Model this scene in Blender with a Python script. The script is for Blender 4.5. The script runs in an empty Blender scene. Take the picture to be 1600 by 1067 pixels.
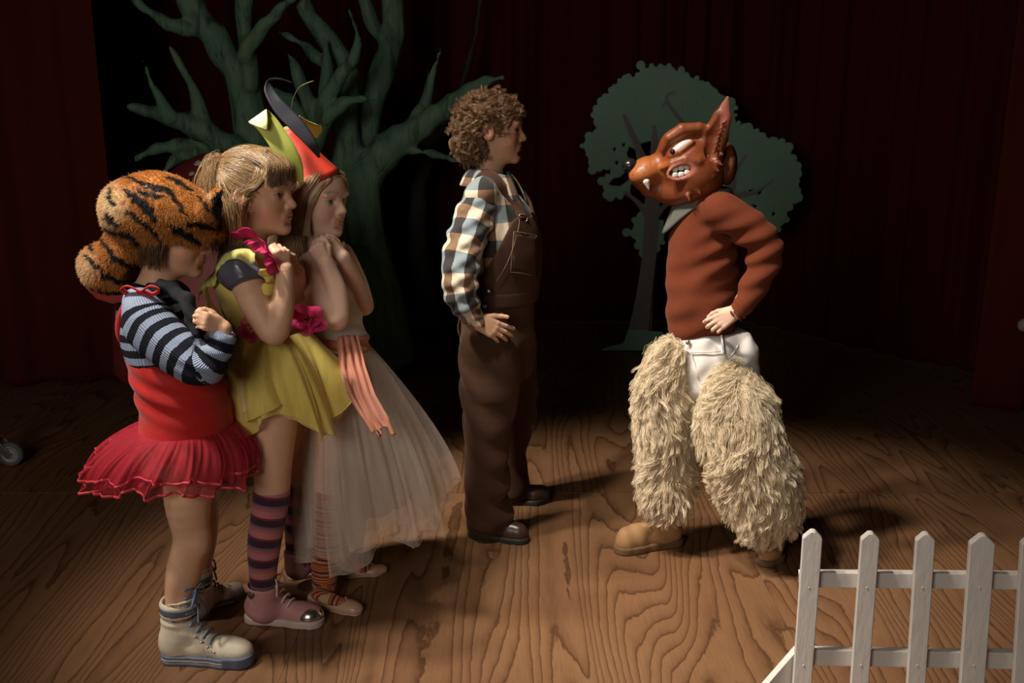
import bpy, bmesh, math, random
import numpy as np
from mathutils import Vector, Matrix

# ------------------------------------------------------------------ camera, world, lights, exposure
scene = bpy.context.scene
COL = scene.collection
FPX = 1511.0                      # focal length in pixels of the 1600 x 1067 frame
CAMH = 1.28
PITCH = math.radians(14.0)
cam_data = bpy.data.cameras.new('camera')
cam_data.sensor_width = 36.0
cam_data.lens = 36.0 * FPX / 1600.0
cam = bpy.data.objects.new('camera', cam_data)
cam.location = (0, 0, CAMH)
cam.rotation_euler = (math.pi / 2 - PITCH, 0, 0)
COL.objects.link(cam)
scene.camera = cam

world = bpy.data.worlds.new('dark_hall')
scene.world = world
world.use_nodes = True
world.node_tree.nodes['Background'].inputs[0].default_value = (1.0, 0.86, 0.74, 1)
world.node_tree.nodes['Background'].inputs[1].default_value = 0.006


def aim(o, target):
    d = Vector(target) - o.location
    o.rotation_euler = d.to_track_quat('-Z', 'Y').to_euler()


def spot(name, loc, target, watts, angle, blend, radius, color):
    l = bpy.data.lights.new(name, 'SPOT')
    l.energy = watts
    l.spot_size = math.radians(angle)
    l.spot_blend = blend
    l.shadow_soft_size = radius
    l.color = color
    o = bpy.data.objects.new(name, l)
    o.location = loc
    COL.objects.link(o)
    aim(o, target)
    return o


def area(name, loc, target, watts, size, color):
    l = bpy.data.lights.new(name, 'AREA')
    l.energy = watts
    l.size = size
    l.color = color
    o = bpy.data.objects.new(name, l)
    o.location = loc
    COL.objects.link(o)
    aim(o, target)
    return o


WARM = (1.0, 0.90, 0.79)
# row of stage lamps above and in front of the players, throwing to the right, and an added weak fill lamp, unseen behind the camera
spot('stage_lamp', (-2.25, 1.70, 3.2), (-0.55, 2.27, 0.66), 420, 34, 0.7, 0.12, WARM)
spot('stage_lamp', (-1.45, 1.80, 3.3), (0.06, 2.45, 0.42), 390, 36, 0.75, 0.12, WARM)
spot('stage_lamp', (-0.75, 1.60, 3.3), (0.48, 2.36, 0.52), 300, 33, 0.75, 0.12, WARM)
area('fill_softbox', (-1.3, -1.1, 1.9), (0.0, 3.2, 0.9), 37, 1.2, (1.0, 0.90, 0.80))

scene.view_settings.view_transform = 'Standard'
scene.view_settings.look = 'None'
scene.view_settings.exposure = 0.0
scene.view_settings.gamma = 1.0
scene.view_settings.use_curve_mapping = False

# ------------------------------------------------------------------ pixel <-> place
CP, SP = math.cos(PITCH), math.sin(PITCH)


def P(px, py, Y):
    """point of the place at depth Y (metres in front of the camera) seen at photo pixel (px, py)"""
    a = (px - 800.0) / FPX
    b = -(py - 533.5) / FPX
    dy = CP + b * SP
    dz = -SP + b * CP
    t = Y / dy
    return np.array([a * t, Y, CAMH + dz * t])


def G(px, py):
    """point on the floor"""
    a = (px - 800.0) / FPX
    b = -(py - 533.5) / FPX
    dy = CP + b * SP
    dz = -SP + b * CP
    t = -CAMH / dz
    return np.array([a * t, dy * t, 0.0])


def M(p, npx=1.0):
    """metres covered by npx pixels at point p"""
    return npx * (p[1] * CP - (p[2] - CAMH) * SP) / FPX


def proj(p):
    d = p[1] * CP - (p[2] - CAMH) * SP
    u = p[1] * SP + (p[2] - CAMH) * CP
    return 800 + FPX * p[0] / d, 533.5 - FPX * u / d


def V3(*a):
    return np.array(a, dtype=float)


def nrm(v):
    v = np.asarray(v, float)
    return v / (np.linalg.norm(v) + 1e-12)


# ------------------------------------------------------------------ objects
def tag(o, label=None, cat=None, group=None, kind=None):
    if label: o['label'] = label
    if cat: o['category'] = cat
    if group: o['group'] = group
    if kind: o['kind'] = kind
    return o


def empty(name, loc, label=None, cat=None, group=None, kind=None):
    o = bpy.data.objects.new(name, None)
    o.empty_display_size = 0.05
    o.location = loc
    COL.objects.link(o)
    return tag(o, label, cat, group, kind)


def link(o, parent=None):
    COL.objects.link(o)
    if parent is not None:
        o.parent = parent
        loc = Vector((0, 0, 0))
        p = parent
        while p is not None:
            loc += p.location
            p = p.parent
        o.location = -loc           # geometry is written in place coordinates, parents are unrotated
    return o


def mesh_obj(name, V, F, mat, parent=None, smooth=True, attrs=None, label=None):
    me = bpy.data.meshes.new(name)
    V = np.asarray(V, dtype=np.float32)
    if isinstance(F, np.ndarray) and len(F):
        n, k = F.shape
        me.vertices.add(len(V))
        me.vertices.foreach_set('co', V.ravel())
        me.loops.add(n * k)
        me.loops.foreach_set('vertex_index', F.astype(np.int32).ravel())
        me.polygons.add(n)
        me.polygons.foreach_set('loop_start', np.arange(0, n * k, k, dtype=np.int32))
        me.update(calc_edges=True)
    else:
        me.from_pydata([tuple(map(float, v)) for v in V], [], [tuple(map(int, f)) for f in F])
        me.update()
    me.validate()
    if smooth:
        me.polygons.foreach_set('use_smooth', np.ones(len(me.polygons), dtype=bool))
    if attrs:
        for k, val in attrs.items():
            val = np.asarray(val, dtype=np.float32)
            if val.ndim == 1:
                a = me.attributes.new(k, 'FLOAT', 'POINT')
                a.data.foreach_set('value', val)
            else:
                a = me.attributes.new(k, 'FLOAT_VECTOR', 'POINT')
                a.data.foreach_set('vector', val.ravel())
    mats = mat if isinstance(mat, (list, tuple)) else [mat]
    for m in mats:
        me.materials.append(m)
    o = bpy.data.objects.new(name, me)
    link(o, parent)
    if label: o['label'] = label
    return o


def box_mesh(size, bevel=0.0):
    bm = bmesh.new()
    bmesh.ops.create_cube(bm, size=1.0)
    for v in bm.verts:
        v.co.x *= size[0]; v.co.y *= size[1]; v.co.z *= size[2]
    if bevel > 0:
        bmesh.ops.bevel(bm, geom=list(bm.edges), offset=bevel, segments=2, affect='EDGES', profile=0.6)
    V = np.array([v.co[:] for v in bm.verts]); bm.verts.index_update()
    F = [[v.index for v in f.verts] for f in bm.faces]
    bm.free()
    return V, F


def tube_mesh(pts, radii, n=10, closed_ends=True, flat=1.0):
    """swept tube through pts (k,3)"""
    pts = np.asarray(pts, float); k = len(pts)
    radii = np.broadcast_to(np.asarray(radii, float), (k,))
    T = np.gradient(pts, axis=0)
    T /= np.linalg.norm(T, axis=1)[:, None] + 1e-12
    ref = V3(0, 0, 1) if abs(T[0][2]) < 0.9 else V3(1, 0, 0)
    N = nrm(np.cross(T[0], ref)); Vs = []; F = []
    for i in range(k):
        N = nrm(N - T[i] * N.dot(T[i])); B = np.cross(T[i], N)
        for j in range(n):
            a = 2 * math.pi * j / n
            Vs.append(pts[i] + radii[i] * (math.cos(a) * N + flat * math.sin(a) * B))
    for i in range(k - 1):
        for j in range(n):
            F.append([i * n + j, i * n + (j + 1) % n, (i + 1) * n + (j + 1) % n, (i + 1) * n + j])
    if closed_ends:
        F.append(list(range(n))[::-1]); F.append([(k - 1) * n + j for j in range(n)])
    return np.array(Vs), F


def spline(pts, m=8):
    """Catmull-Rom through rows of pts (any width)"""
    pts = np.asarray(pts, float)
    Q = np.vstack([2 * pts[0] - pts[1], pts, 2 * pts[-1] - pts[-2]])
    out = []
    for i in range(1, len(Q) - 2):
        p0, p1, p2, p3 = Q[i - 1:i + 3]
        for t in np.linspace(0, 1, m, endpoint=False):
            out.append(0.5 * ((2 * p1) + (-p0 + p2) * t + (2 * p0 - 5 * p1 + 4 * p2 - p3) * t * t + (-p0 + 3 * p1 - 3 * p2 + p3) * t ** 3))
    out.append(pts[-1])
    return np.array(out)


def join(parts):
    Vs, Fs, n = [], [], 0
    for V, F in parts:
        Vs.append(np.asarray(V, float)); Fs += [[int(i) + n for i in f] for f in F]; n += len(V)
    return np.vstack(Vs), Fs


# ------------------------------------------------------------------ distance-field modelling
def smin(a, b, k):
    if k <= 0: return np.minimum(a, b)
    h = np.maximum(k - np.abs(a - b), 0) / k
    return np.minimum(a, b) - h * h * k * 0.25


def smax(a, b, k):
    return -smin(-a, -b, k)


class Model:
    """a solid made of soft-blended shapes, turned into one continuous surface"""

    def __init__(self):
        self.ops = []

    def op(self, mode, fn, lo, hi, k):
        self.ops.append((mode, fn, np.asarray(lo, float), np.asarray(hi, float), k))
        return self

    def cone(self, a, b, ra, rb, k=0.01, mode='add', flat=None):
        """round cone from a to b; flat=(axis, factor): thickness along axis multiplied by factor"""
        a = np.asarray(a, float); b = np.asarray(b, float); ab = b - a; L2 = ab.dot(ab) + 1e-12

        def fn(X, Y, Z):
            x, y, z = X - a[0], Y - a[1], Z - a[2]
            t = np.clip((x * ab[0] + y * ab[1] + z * ab[2]) / L2, 0, 1)
            r = ra + (rb - ra) * t
            x, y, z = x - ab[0] * t, y - ab[1] * t, z - ab[2] * t
            if flat is not None:
                ax, f = flat; c = (1 / f - 1) * (x * ax[0] + y * ax[1] + z * ax[2])
                x, y, z = x + ax[0] * c, y + ax[1] * c, z + ax[2] * c
                return (np.sqrt(x * x + y * y + z * z) - r) * min(1.0, f)
            return np.sqrt(x * x + y * y + z * z) - r
        m = max(ra, rb) * (max(1.0, flat[1]) if flat else 1.0)
        return self.op(mode, fn, np.minimum(a, b) - m, np.maximum(a, b) + m, k)

    def chain(self, pts, radii, k=0.01, mode='add', flat=None):
        sub = Model()
        for i in range(len(pts) - 1):
            sub.cone(pts[i], pts[i + 1], radii[i], radii[i + 1], 0, 'add', flat)
        fns = [o[1] for o in sub.ops]; los = [o[2] for o in sub.ops]; his = [o[3] for o in sub.ops]
        lo, hi = np.min(los, axis=0), np.max(his, axis=0)

        def fn(X, Y, Z):
            D = np.full(np.broadcast(X, Y, Z).shape, 0.5, dtype=np.float32)
            pad = k + 0.025
            for f, l, u in zip(fns, los, his):
                sx = np.searchsorted(X.ravel(), (l[0] - pad, u[0] + pad)); sy = np.searchsorted(Y.ravel(), (l[1] - pad, u[1] + pad)); sz = np.searchsorted(Z.ravel(), (l[2] - pad, u[2] + pad))
                if sx[0] >= sx[1] or sy[0] >= sy[1] or sz[0] >= sz[1]: continue
                sl = (slice(*sx), slice(*sy), slice(*sz))
                D[sl] = smin(D[sl], f(X[sl[0]], Y[:, sl[1]], Z[:, :, sl[2]]), 0.002)
            return D
        return self.op(mode, fn, lo, hi, k)

    def ell(self, c, r, R=None, k=0.01, mode='add'):
        """ellipsoid; R has the axes as rows"""
        c = np.asarray(c, float); r = np.asarray(r, float)
        if R is None: R = np.eye(3)
        R = np.asarray(R, float)

        def fn(X, Y, Z):
            x, y, z = X - c[0], Y - c[1], Z - c[2]
            u = [(x * R[i][0] + y * R[i][1] + z * R[i][2]) / r[i] for i in range(3)]
            k0 = np.sqrt(u[0] ** 2 + u[1] ** 2 + u[2] ** 2)
            k1 = np.sqrt((u[0] / r[0]) ** 2 + (u[1] / r[1]) ** 2 + (u[2] / r[2]) ** 2)
            return k0 * (k0 - 1) / (k1 + 1e-9)
        e = np.sqrt(((R.T * r) ** 2).sum(axis=1))
        return self.op(mode, fn, c - e, c + e, k)

    def box(self, c, h, R=None, rnd=0.005, k=0.01, mode='add'):
        c = np.asarray(c, float); h = np.asarray(h, float) - rnd
        if R is None: R = np.eye(3)
        R = np.asarray(R, float)

        def fn(X, Y, Z):
            x, y, z = X - c[0], Y - c[1], Z - c[2]
            q = [np.abs(x * R[i][0] + y * R[i][1] + z * R[i][2]) - h[i] for i in range(3)]
            out = np.sqrt(np.maximum(q[0], 0) ** 2 + np.maximum(q[1], 0) ** 2 + np.maximum(q[2], 0) ** 2)
            return out + np.minimum(np.maximum(np.maximum(q[0], q[1]), q[2]), 0) - rnd
        e = np.abs(R.T * (h + rnd)).sum(axis=1)
        return self.op(mode, fn, c - e, c + e, k)

    def plane(self, p, n, k=0.0):
        """cut away everything on the side n points to"""
        p = np.asarray(p, float); n = nrm(n)
        fn = lambda X, Y, Z: (X - p[0]) * n[0] + (Y - p[1]) * n[1] + (Z - p[2]) * n[2]
        return self.op('int', fn, [-99] * 3, [99] * 3, k)

    def disp(self, fn, lo=(-99, -99, -99), hi=(99, 99, 99)):
        return self.op('disp', fn, lo, hi, 0)

    def bounds(self):
        lo = np.min([o[2] for o in self.ops if o[0] == 'add'], axis=0)
        hi = np.max([o[3] for o in self.ops if o[0] == 'add'], axis=0)
        return lo, hi

    def grid(self, lo, hi, h):
        n = np.ceil((np.asarray(hi) - lo) / h).astype(int) + 1
        ax = [(lo[i] + h * np.arange(n[i])).astype(np.float32) for i in range(3)]
        A = np.full(n, 0.5, dtype=np.float32)
        for mode, fn, l, u, k in self.ops:
            pad = k + 3 * h
            s = []
            for i in range(3):
                i0 = int(np.clip(math.floor((l[i] - pad - lo[i]) / h), 0, n[i])); i1 = int(np.clip(math.ceil((u[i] + pad - lo[i]) / h) + 1, 0, n[i]))
                s.append(slice(i0, i1))
            if any(q.stop - q.start < 1 for q in s): continue
            X = ax[0][s[0]][:, None, None]; Y = ax[1][s[1]][None, :, None]; Z = ax[2][s[2]][None, None, :]
            sl = tuple(s)
            d = fn(X, Y, Z)
            if mode == 'add': A[sl] = smin(A[sl], d, k)
            elif mode == 'sub': A[sl] = smax(A[sl], -d, k)
            elif mode == 'int': A[sl] = smax(A[sl], d, k)
            elif mode == 'disp': A[sl] = A[sl] + d
        return A

    def mesh(self, h, fine=()):
        lo, hi = self.bounds()
        lo = lo - 0.02; hi = hi + 0.02
        Vs, Qs = surface_nets(self.grid(lo, hi, h), lo, h)
        for (fl, fh, h2) in fine:
            fl = np.asarray(fl, float); fh = np.asarray(fh, float)
            c = Vs[Qs].mean(axis=1) if len(Qs) else np.zeros((0, 3))
            inside = np.all((c > fl + h * 1.2) & (c < fh - h * 1.2), axis=1)
            Qs = Qs[~inside]
            V2, Q2 = surface_nets(self.grid(fl, fh, h2), fl, h2)
            Qs = np.vstack([Qs, Q2 + len(Vs)]); Vs = np.vstack([Vs, V2])
        used = np.zeros(len(Vs), bool); used[Qs.ravel()] = True
        idx = np.cumsum(used) - 1
        return Vs[used], idx[Qs]


def surface_nets(A, lo, h):
    S = A < 0
    nx, ny, nz = A.shape
    c = np.zeros((nx - 1, ny - 1, nz - 1), dtype=np.int8)
    for i in (0, 1):
        for j in (0, 1):
            for k in (0, 1):
                c += S[i:nx - 1 + i, j:ny - 1 + j, k:nz - 1 + k]
    act = (c > 0) & (c < 8)
    I, J, K = np.nonzero(act)
    if len(I) == 0: return np.zeros((0, 3)), np.zeros((0, 4), int)
    vid = np.full(act.shape, -1, dtype=np.int32)
    vid[I, J, K] = np.arange(len(I))
    acc = np.zeros((len(I), 3)); cnt = np.zeros(len(I))
    for axis in range(3):
        o1, o2 = [a for a in range(3) if a != axis]
        for b1 in (0, 1):
            for b2 in (0, 1):
                d = [0, 0, 0]; d[o1] = b1; d[o2] = b2
                e = list(d); e[axis] = 1
                a0 = A[I + d[0], J + d[1], K + d[2]]; a1 = A[I + e[0], J + e[1], K + e[2]]
                m = (a0 < 0) != (a1 < 0)
                t = np.where(m, a0 / np.where(m, a0 - a1, 1), 0)
                for q in range(3):
                    acc[:, q] += np.where(m, d[q] if q != axis else t, 0)
                cnt += m
    V = np.stack([I, J, K], 1) + acc / cnt[:, None]
    V = V * h + lo
    quads = []
    for axis in range(3):
        o1, o2 = (axis + 1) % 3, (axis + 2) % 3
        s0 = [slice(None)] * 3; s1 = [slice(None)] * 3
        s0[axis] = slice(0, -1); s1[axis] = slice(1, None)
        for q in (o1, o2):
            s0[q] = slice(1, -1); s1[q] = slice(1, -1)
        a = S[tuple(s0)]; b = S[tuple(s1)]
        for flip, msk in ((False, a & ~b), (True, ~a & b)):
            p = np.stack(np.nonzero(msk), 1)
            if len(p) == 0: continue
            p[:, o1] += 1; p[:, o2] += 1
            def v(da, db):
                q = p.copy(); q[:, o1] += da; q[:, o2] += db
                return vid[q[:, 0], q[:, 1], q[:, 2]]
            f = np.stack([v(-1, -1), v(0, -1), v(0, 0), v(-1, 0)], 1)
            quads.append(f[:, ::-1] if flip else f)
    Q = np.vstack(quads)
    return V, Q[(Q >= 0).all(axis=1)]


def frame(f, u=(0, 0, 1)):
    """rows: right, forward, up"""
    f = nrm(f); r = nrm(np.cross(f, u)); u = np.cross(r, f)
    return np.array([r, f, u])


def snoise(x, y, z, seed=0, n=6, f=1.0):
    """cheap smooth noise: a few crossing sines, about -1..1"""
    rs = np.random.RandomState(seed)
    s = 0
    for _ in range(n):
        d = rs.normal(size=3) * f; ph = rs.uniform(0, 6.28)
        s = s + np.sin(x * d[0] + y * d[1] + z * d[2] + ph)
    return s / (n ** 0.5 * 0.75)


# ------------------------------------------------------------------ materials
def new_mat(name):
    m = bpy.data.materials.new(name)
    m.use_nodes = True
    nt = m.node_tree
    b = nt.nodes['Principled BSDF']
    return m, nt, b


def node(nt, kind, **kw):
    n = nt.nodes.new(kind)
    for k, v in kw.items():
        if k.startswith('i_'):
            key = k[2:]
            key = int(key) if key.isdigit() else key
            n.inputs[key].default_value = v
        else:
            setattr(n, k, v)
    return n


def math_n(nt, op, a, b=None, c=None):
    n = nt.nodes.new('ShaderNodeMath'); n.operation = op
    for i, v in enumerate((a, b, c)):
        if v is None: continue
        if isinstance(v, (int, float)): n.inputs[i].default_value = v
        else: nt.links.new(v, n.inputs[i])
    return n.outputs[0]


def mix_n(nt, fac, a, b):
    n = nt.nodes.new('ShaderNodeMix'); n.data_type = 'RGBA'
    for key, v in ((0, fac), (6, a), (7, b)):
        if isinstance(v, (int, float)): n.inputs[key].default_value = v
        elif isinstance(v, (tuple, list)): n.inputs[key].default_value = (*v[:3], 1)
        else: nt.links.new(v, n.inputs[key])
    return n.outputs[2]


def ramp_n(nt, fac, stops, interp='LINEAR'):
    n = nt.nodes.new('ShaderNodeValToRGB')
    n.color_ramp.interpolation = interp
    el = n.color_ramp.elements
    while len(el) < len(stops): el.new(0.5)
    for e, (p, c) in zip(el, stops):
        e.position = p; e.color = (*c[:3], 1) if isinstance(c, (tuple, list)) else (c, c, c, 1)
    nt.links.new(fac, n.inputs[0])
    return n.outputs[0]


def noise_n(nt, vec, scale, detail=3.0, rough=0.55, dist=0.0):
    n = nt.nodes.new('ShaderNodeTexNoise')
    n.inputs['Scale'].default_value = scale; n.inputs['Detail'].default_value = detail
    n.inputs['Roughness'].default_value = rough; n.inputs['Distortion'].default_value = dist
    if vec is not None: nt.links.new(vec, n.inputs['Vector'])
    return n.outputs['Fac']


def coord_n(nt, kind='Object'):
    return nt.nodes.new('ShaderNodeTexCoord').outputs[kind]


def pos_n(nt):
    return nt.nodes.new('ShaderNodeNewGeometry').outputs['Position']


def attr_n(nt, name, out='Fac'):
    n = nt.nodes.new('ShaderNodeAttribute'); n.attribute_name = name
    return n.outputs[out]


def vmul_n(nt, vec, s):
    n = nt.nodes.new('ShaderNodeVectorMath'); n.operation = 'MULTIPLY'
    nt.links.new(vec, n.inputs[0]); n.inputs[1].default_value = s
    return n.outputs[0]


def bump_n(nt, b, height, strength=0.3, dist=0.01):
    n = nt.nodes.new('ShaderNodeBump')
    n.inputs['Strength'].default_value = strength; n.inputs['Distance'].default_value = dist
    nt.links.new(height, n.inputs['Height'])
    nt.links.new(n.outputs[0], b.inputs['Normal'])


def simple_mat(name, col, rough=0.6, var=0.12, scale=30, bump=0.0, metal=0.0, spec=0.5, sheen=0.0, bscale=None):
    """plain colour with a little mottling and relief"""
    m, nt, b = new_mat(name)
    co = pos_n(nt)
    nz = noise_n(nt, co, scale, 4)
    c = mix_n(nt, nz, [x * (1 - var * 1.6) for x in col], [min(1, x * (1 + var * 1.6)) for x in col])
    nt.links.new(c, b.inputs['Base Color'])
    b.inputs['Roughness'].default_value = rough; b.inputs['Metallic'].default_value = metal
    b.inputs['Specular IOR Level'].default_value = spec
    if sheen: b.inputs['Sheen Weight'].default_value = sheen
    if bump: bump_n(nt, b, noise_n(nt, co, bscale or scale * 4, 3), bump, 0.004)
    return m


def fabric_mat(name, col, rough=0.9, weave=500.0, bump=0.25, sheen=0.2, var=0.15, scale=18, dirn=None):
    """woven or ribbed cloth"""
    m, nt, b = new_mat(name)
    co = pos_n(nt)
    nz = noise_n(nt, co, scale, 4)
    c = mix_n(nt, nz, [x * (1 - var) for x in col], [min(1, x * (1 + var)) for x in col])
    nt.links.new(c, b.inputs['Base Color'])
    b.inputs['Roughness'].default_value = rough
    b.inputs['Specular IOR Level'].default_value = 0.2
    b.inputs['Sheen Weight'].default_value = sheen
    w = noise_n(nt, co if dirn is None else vmul_n(nt, co, dirn), weave, 2)
    bump_n(nt, b, w, bump, 0.003)
    return m
# ------------------------------------------------------------------ the stage: floor panels
def plywood_mat():
    m, nt, b = new_mat('plywood')
    oi = nt.nodes.new('ShaderNodeObjectInfo')
    co = pos_n(nt)
    off = nt.nodes.new('ShaderNodeCombineXYZ')
    nt.links.new(math_n(nt, 'MULTIPLY', oi.outputs['Random'], 37.0), off.inputs[0])
    nt.links.new(math_n(nt, 'MULTIPLY', oi.outputs['Random'], 91.0), off.inputs[1])
    add = nt.nodes.new('ShaderNodeVectorMath'); add.operation = 'ADD'
    nt.links.new(co, add.inputs[0]); nt.links.new(off.outputs[0], add.inputs[1])
    p = add.outputs[0]
    # growth rings cut along the sheet: contour lines of a stretched noise
    n1 = noise_n(nt, vmul_n(nt, p, (3.0, 0.40, 1)), 1.0, 2.0, 0.45, 0.3)
    n2 = noise_n(nt, vmul_n(nt, p, (26, 9, 1)), 1.0, 4.0, 0.65)
    n3 = noise_n(nt, vmul_n(nt, p, (70, 18, 1)), 1.0, 2.0, 0.5)
    sx = nt.nodes.new('ShaderNodeSeparateXYZ'); nt.links.new(p, sx.inputs[0])
    ph = math_n(nt, 'ADD', math_n(nt, 'MULTIPLY', n1, 34.0), math_n(nt, 'MULTIPLY', sx.outputs[0], 20.0))
    ph = math_n(nt, 'ADD', ph, math_n(nt, 'MULTIPLY', n2, 0.55))
    ph = math_n(nt, 'ADD', ph, math_n(nt, 'MULTIPLY', n3, 0.22))
    fr = math_n(nt, 'FRACT', ph)
    ring = ramp_n(nt, fr, [(0.0, 0.05), (0.08, 0.0), (0.5, 0.12), (0.80, 0.42), (0.94, 1.0), (1.0, 0.1)])
    fine = noise_n(nt, vmul_n(nt, p, (160, 12, 1)), 1.0, 3.0, 0.6)
    blot = noise_n(nt, p, 1.7, 4.0, 0.6)
    light = mix_n(nt, fine, (0.150, 0.074, 0.034), (0.250, 0.136, 0.066))
    light = mix_n(nt, ramp_n(nt, blot, [(0.35, 0.0), (0.7, 0.55)]), light, (0.145, 0.060, 0.024))
    colr = mix_n(nt, math_n(nt, 'MULTIPLY', ring, 0.86), light, (0.055, 0.020, 0.008))
    # scuffs
    sc = noise_n(nt, vmul_n(nt, p, (9, 34, 1)), 1.0, 5.0, 0.7)
    colr = mix_n(nt, ramp_n(nt, sc, [(0.66, 0.0), (0.78, 0.25)]), colr, (0.23, 0.145, 0.09))
    nt.links.new(colr, b.inputs['Base Color'])
    rg = math_n(nt, 'ADD', math_n(nt, 'MULTIPLY', blot, 0.25), 0.36)
    nt.links.new(rg, b.inputs['Roughness'])
    b.inputs['Specular IOR Level'].default_value = 0.32
    bump_n(nt, b, math_n(nt, 'SUBTRACT', math_n(nt, 'MULTIPLY', fine, 0.3), math_n(nt, 'MULTIPLY', ring, 0.8)), 0.22, 0.002)
    return m


MAT_PLY = plywood_mat()
MAT_DARK = simple_mat('joint_dark', (0.050, 0.024, 0.012), 0.9)
V, F = box_mesh((9.6, 9.2, 0.04))
V = V + V3(0.0, 3.2, -0.0265)
floor = tag(mesh_obj('floor', V, F, MAT_DARK, smooth=False), kind='structure', label='brown plywood stage floor with bold fir grain')
xs = [-4.19, -2.97, -1.75, -0.53, 0.69, 1.91, 3.13, 4.35]
rows = [(-1.40, 0.58), (0.583, 3.03), (3.033, 5.47), (5.473, 7.6)]
for r, (y0, y1) in enumerate(rows):
    for i in range(len(xs) - 1):
        sh = 0.0 if r % 2 else 0.23
        V, F = box_mesh((1.2194, y1 - y0 - 0.0006, 0.018), 0.0004)
        V = V + V3((xs[i] + xs[i + 1]) / 2 + sh, (y0 + y1) / 2, -0.009)
        mesh_obj('plywood_panel', V, F, MAT_PLY, floor, smooth=False)

# ------------------------------------------------------------------ curtains
def curtain_mat(name, col):
    m, nt, b = new_mat(name)
    co = pos_n(nt)
    nz = noise_n(nt, vmul_n(nt, co, (6, 6, 0.8)), 1.0, 3)
    c = mix_n(nt, nz, [x * 0.65 for x in col], [x * 1.3 for x in col])
    nt.links.new(c, b.inputs['Base Color'])
    b.inputs['Roughness'].default_value = 0.95
    b.inputs['Specular IOR Level'].default_value = 0.1
    b.inputs['Sheen Weight'].default_value = 0.1
    b.inputs['Sheen Tint'].default_value = (0.5, 0.08, 0.05, 1)
    bump_n(nt, b, noise_n(nt, vmul_n(nt, co, (300, 300, 60)), 1.0, 2), 0.15, 0.003)
    return m


MAT_CURT = curtain_mat('maroon_velvet', (0.062, 0.008, 0.005))
MAT_CURT2 = curtain_mat('maroon_velvet_wing', (0.085, 0.013, 0.006))


def curtain(path, top, pleat, depth, seed, mat, label):
    """pleated cloth hanging along a plan path, with a hem fold and real thickness"""
    rs = np.random.RandomState(seed)
    pth = spline(np.array(path, float), 40)
    s = np.concatenate([[0], np.cumsum(np.linalg.norm(np.diff(pth, axis=0), axis=1))])
    n = int(s[-1] / pleat * 10)
    ss = np.linspace(0, s[-1], n)
    cx = np.interp(ss, s, pth[:, 0]); cy = np.interp(ss, s, pth[:, 1])
    tx, ty = np.gradient(cx), np.gradient(cy); L = np.hypot(tx, ty); nx, ny = -ty / L, tx / L
    warp = np.cumsum(1 + 0.35 * np.sin(np.linspace(0, 40, n) + rs.uniform(0, 6)) + 0.25 * rs.normal(size=n)); warp = warp / warp[-1] * s[-1]
    ph = 2 * np.pi * warp / pleat
    amp = depth * (0.75 + 0.35 * np.sin(np.linspace(0, 17, n) + rs.uniform(0, 6)))
    zs = np.array([0.012, 0.05, 0.055, 0.4, 0.9, 1.5, 2.2, 3.0, top])
    Vs = []
    for k, z in enumerate(zs):
        w = amp * (1.0 - 0.25 * z / top) * np.sin(ph + 0.25 * np.sin(z * 1.3)) + 0.25 * amp * np.sin(2.1 * ph + 1 + z * .4)
        if k < 2: w = w + 0.004
        Vs.append(np.stack([cx + nx * w, cy + ny * w, np.full(n, z)], 1))
    V = np.vstack(Vs)
    F = []
    for k in range(len(zs) - 1):
        a = np.arange(n - 1) + k * n
        F.append(np.stack([a, a + 1, a + 1 + n, a + n], 1))
    o = mesh_obj('stage_curtain', V, np.vstack(F), mat, label=label)
    sol = o.modifiers.new('cloth_thickness', 'SOLIDIFY'); sol.thickness = 0.006; sol.offset = 0
    o['category'] = 'curtain'
    return o


curtain([(-3.6, 6.0), (-1.5, 5.75), (0.2, 5.62), (1.45, 5.60)], 4.4, 0.17, 0.045, 3, MAT_CURT, 'dark red pleated backdrop curtain hanging behind both stage trees')
g1, g2, g3 = G(1236, 520), G(1380, 556), G(1500, 582)
curtain([(1.40, 5.52), (g1[0], g1[1]), (g2[0], g2[1]), (g3[0] + .05, g3[1]), (g3[0] + .45, g3[1] - .25)], 4.4, 0.15, 0.04, 7, MAT_CURT, 'dark red pleated curtain curving from the backdrop to the brown side drape')
g = G(1518, 640)
curtain([(g[0], g[1]), (g[0] + .5, g[1] - .05), (g[0] + 1.4, g[1] - .2)], 4.4, 0.24, 0.05, 11, MAT_CURT2, 'brownish red side drape with the pale knob on it')
g = G(196, 600)
curtain([(g[0] - 2.2, g[1] - .35), (g[0] - .8, g[1] - .1), (g[0], g[1] + .05)], 4.4, 0.26, 0.055, 17, MAT_CURT2, 'dark red side drape beside the green papier mache tree')

# pale knob at the edge of the right drape (a tie-back knob)
MAT_KNOB = simple_mat('pale_knob', (0.33, 0.29, 0.23), 0.5)
kp = P(1599, 508, 3.72)
m = Model().ell(kp, (0.022, 0.02, 0.026)).cone(kp + V3(0.0, 0.01, 0), kp + V3(0.012, 0.05, 0), 0.008, 0.008, 0.01)
V, Q = m.mesh(0.003)
tag(mesh_obj('tieback_knob', V, Q, MAT_KNOB), 'small pale rounded knob standing out from the brownish side drape', 'knob')

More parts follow.
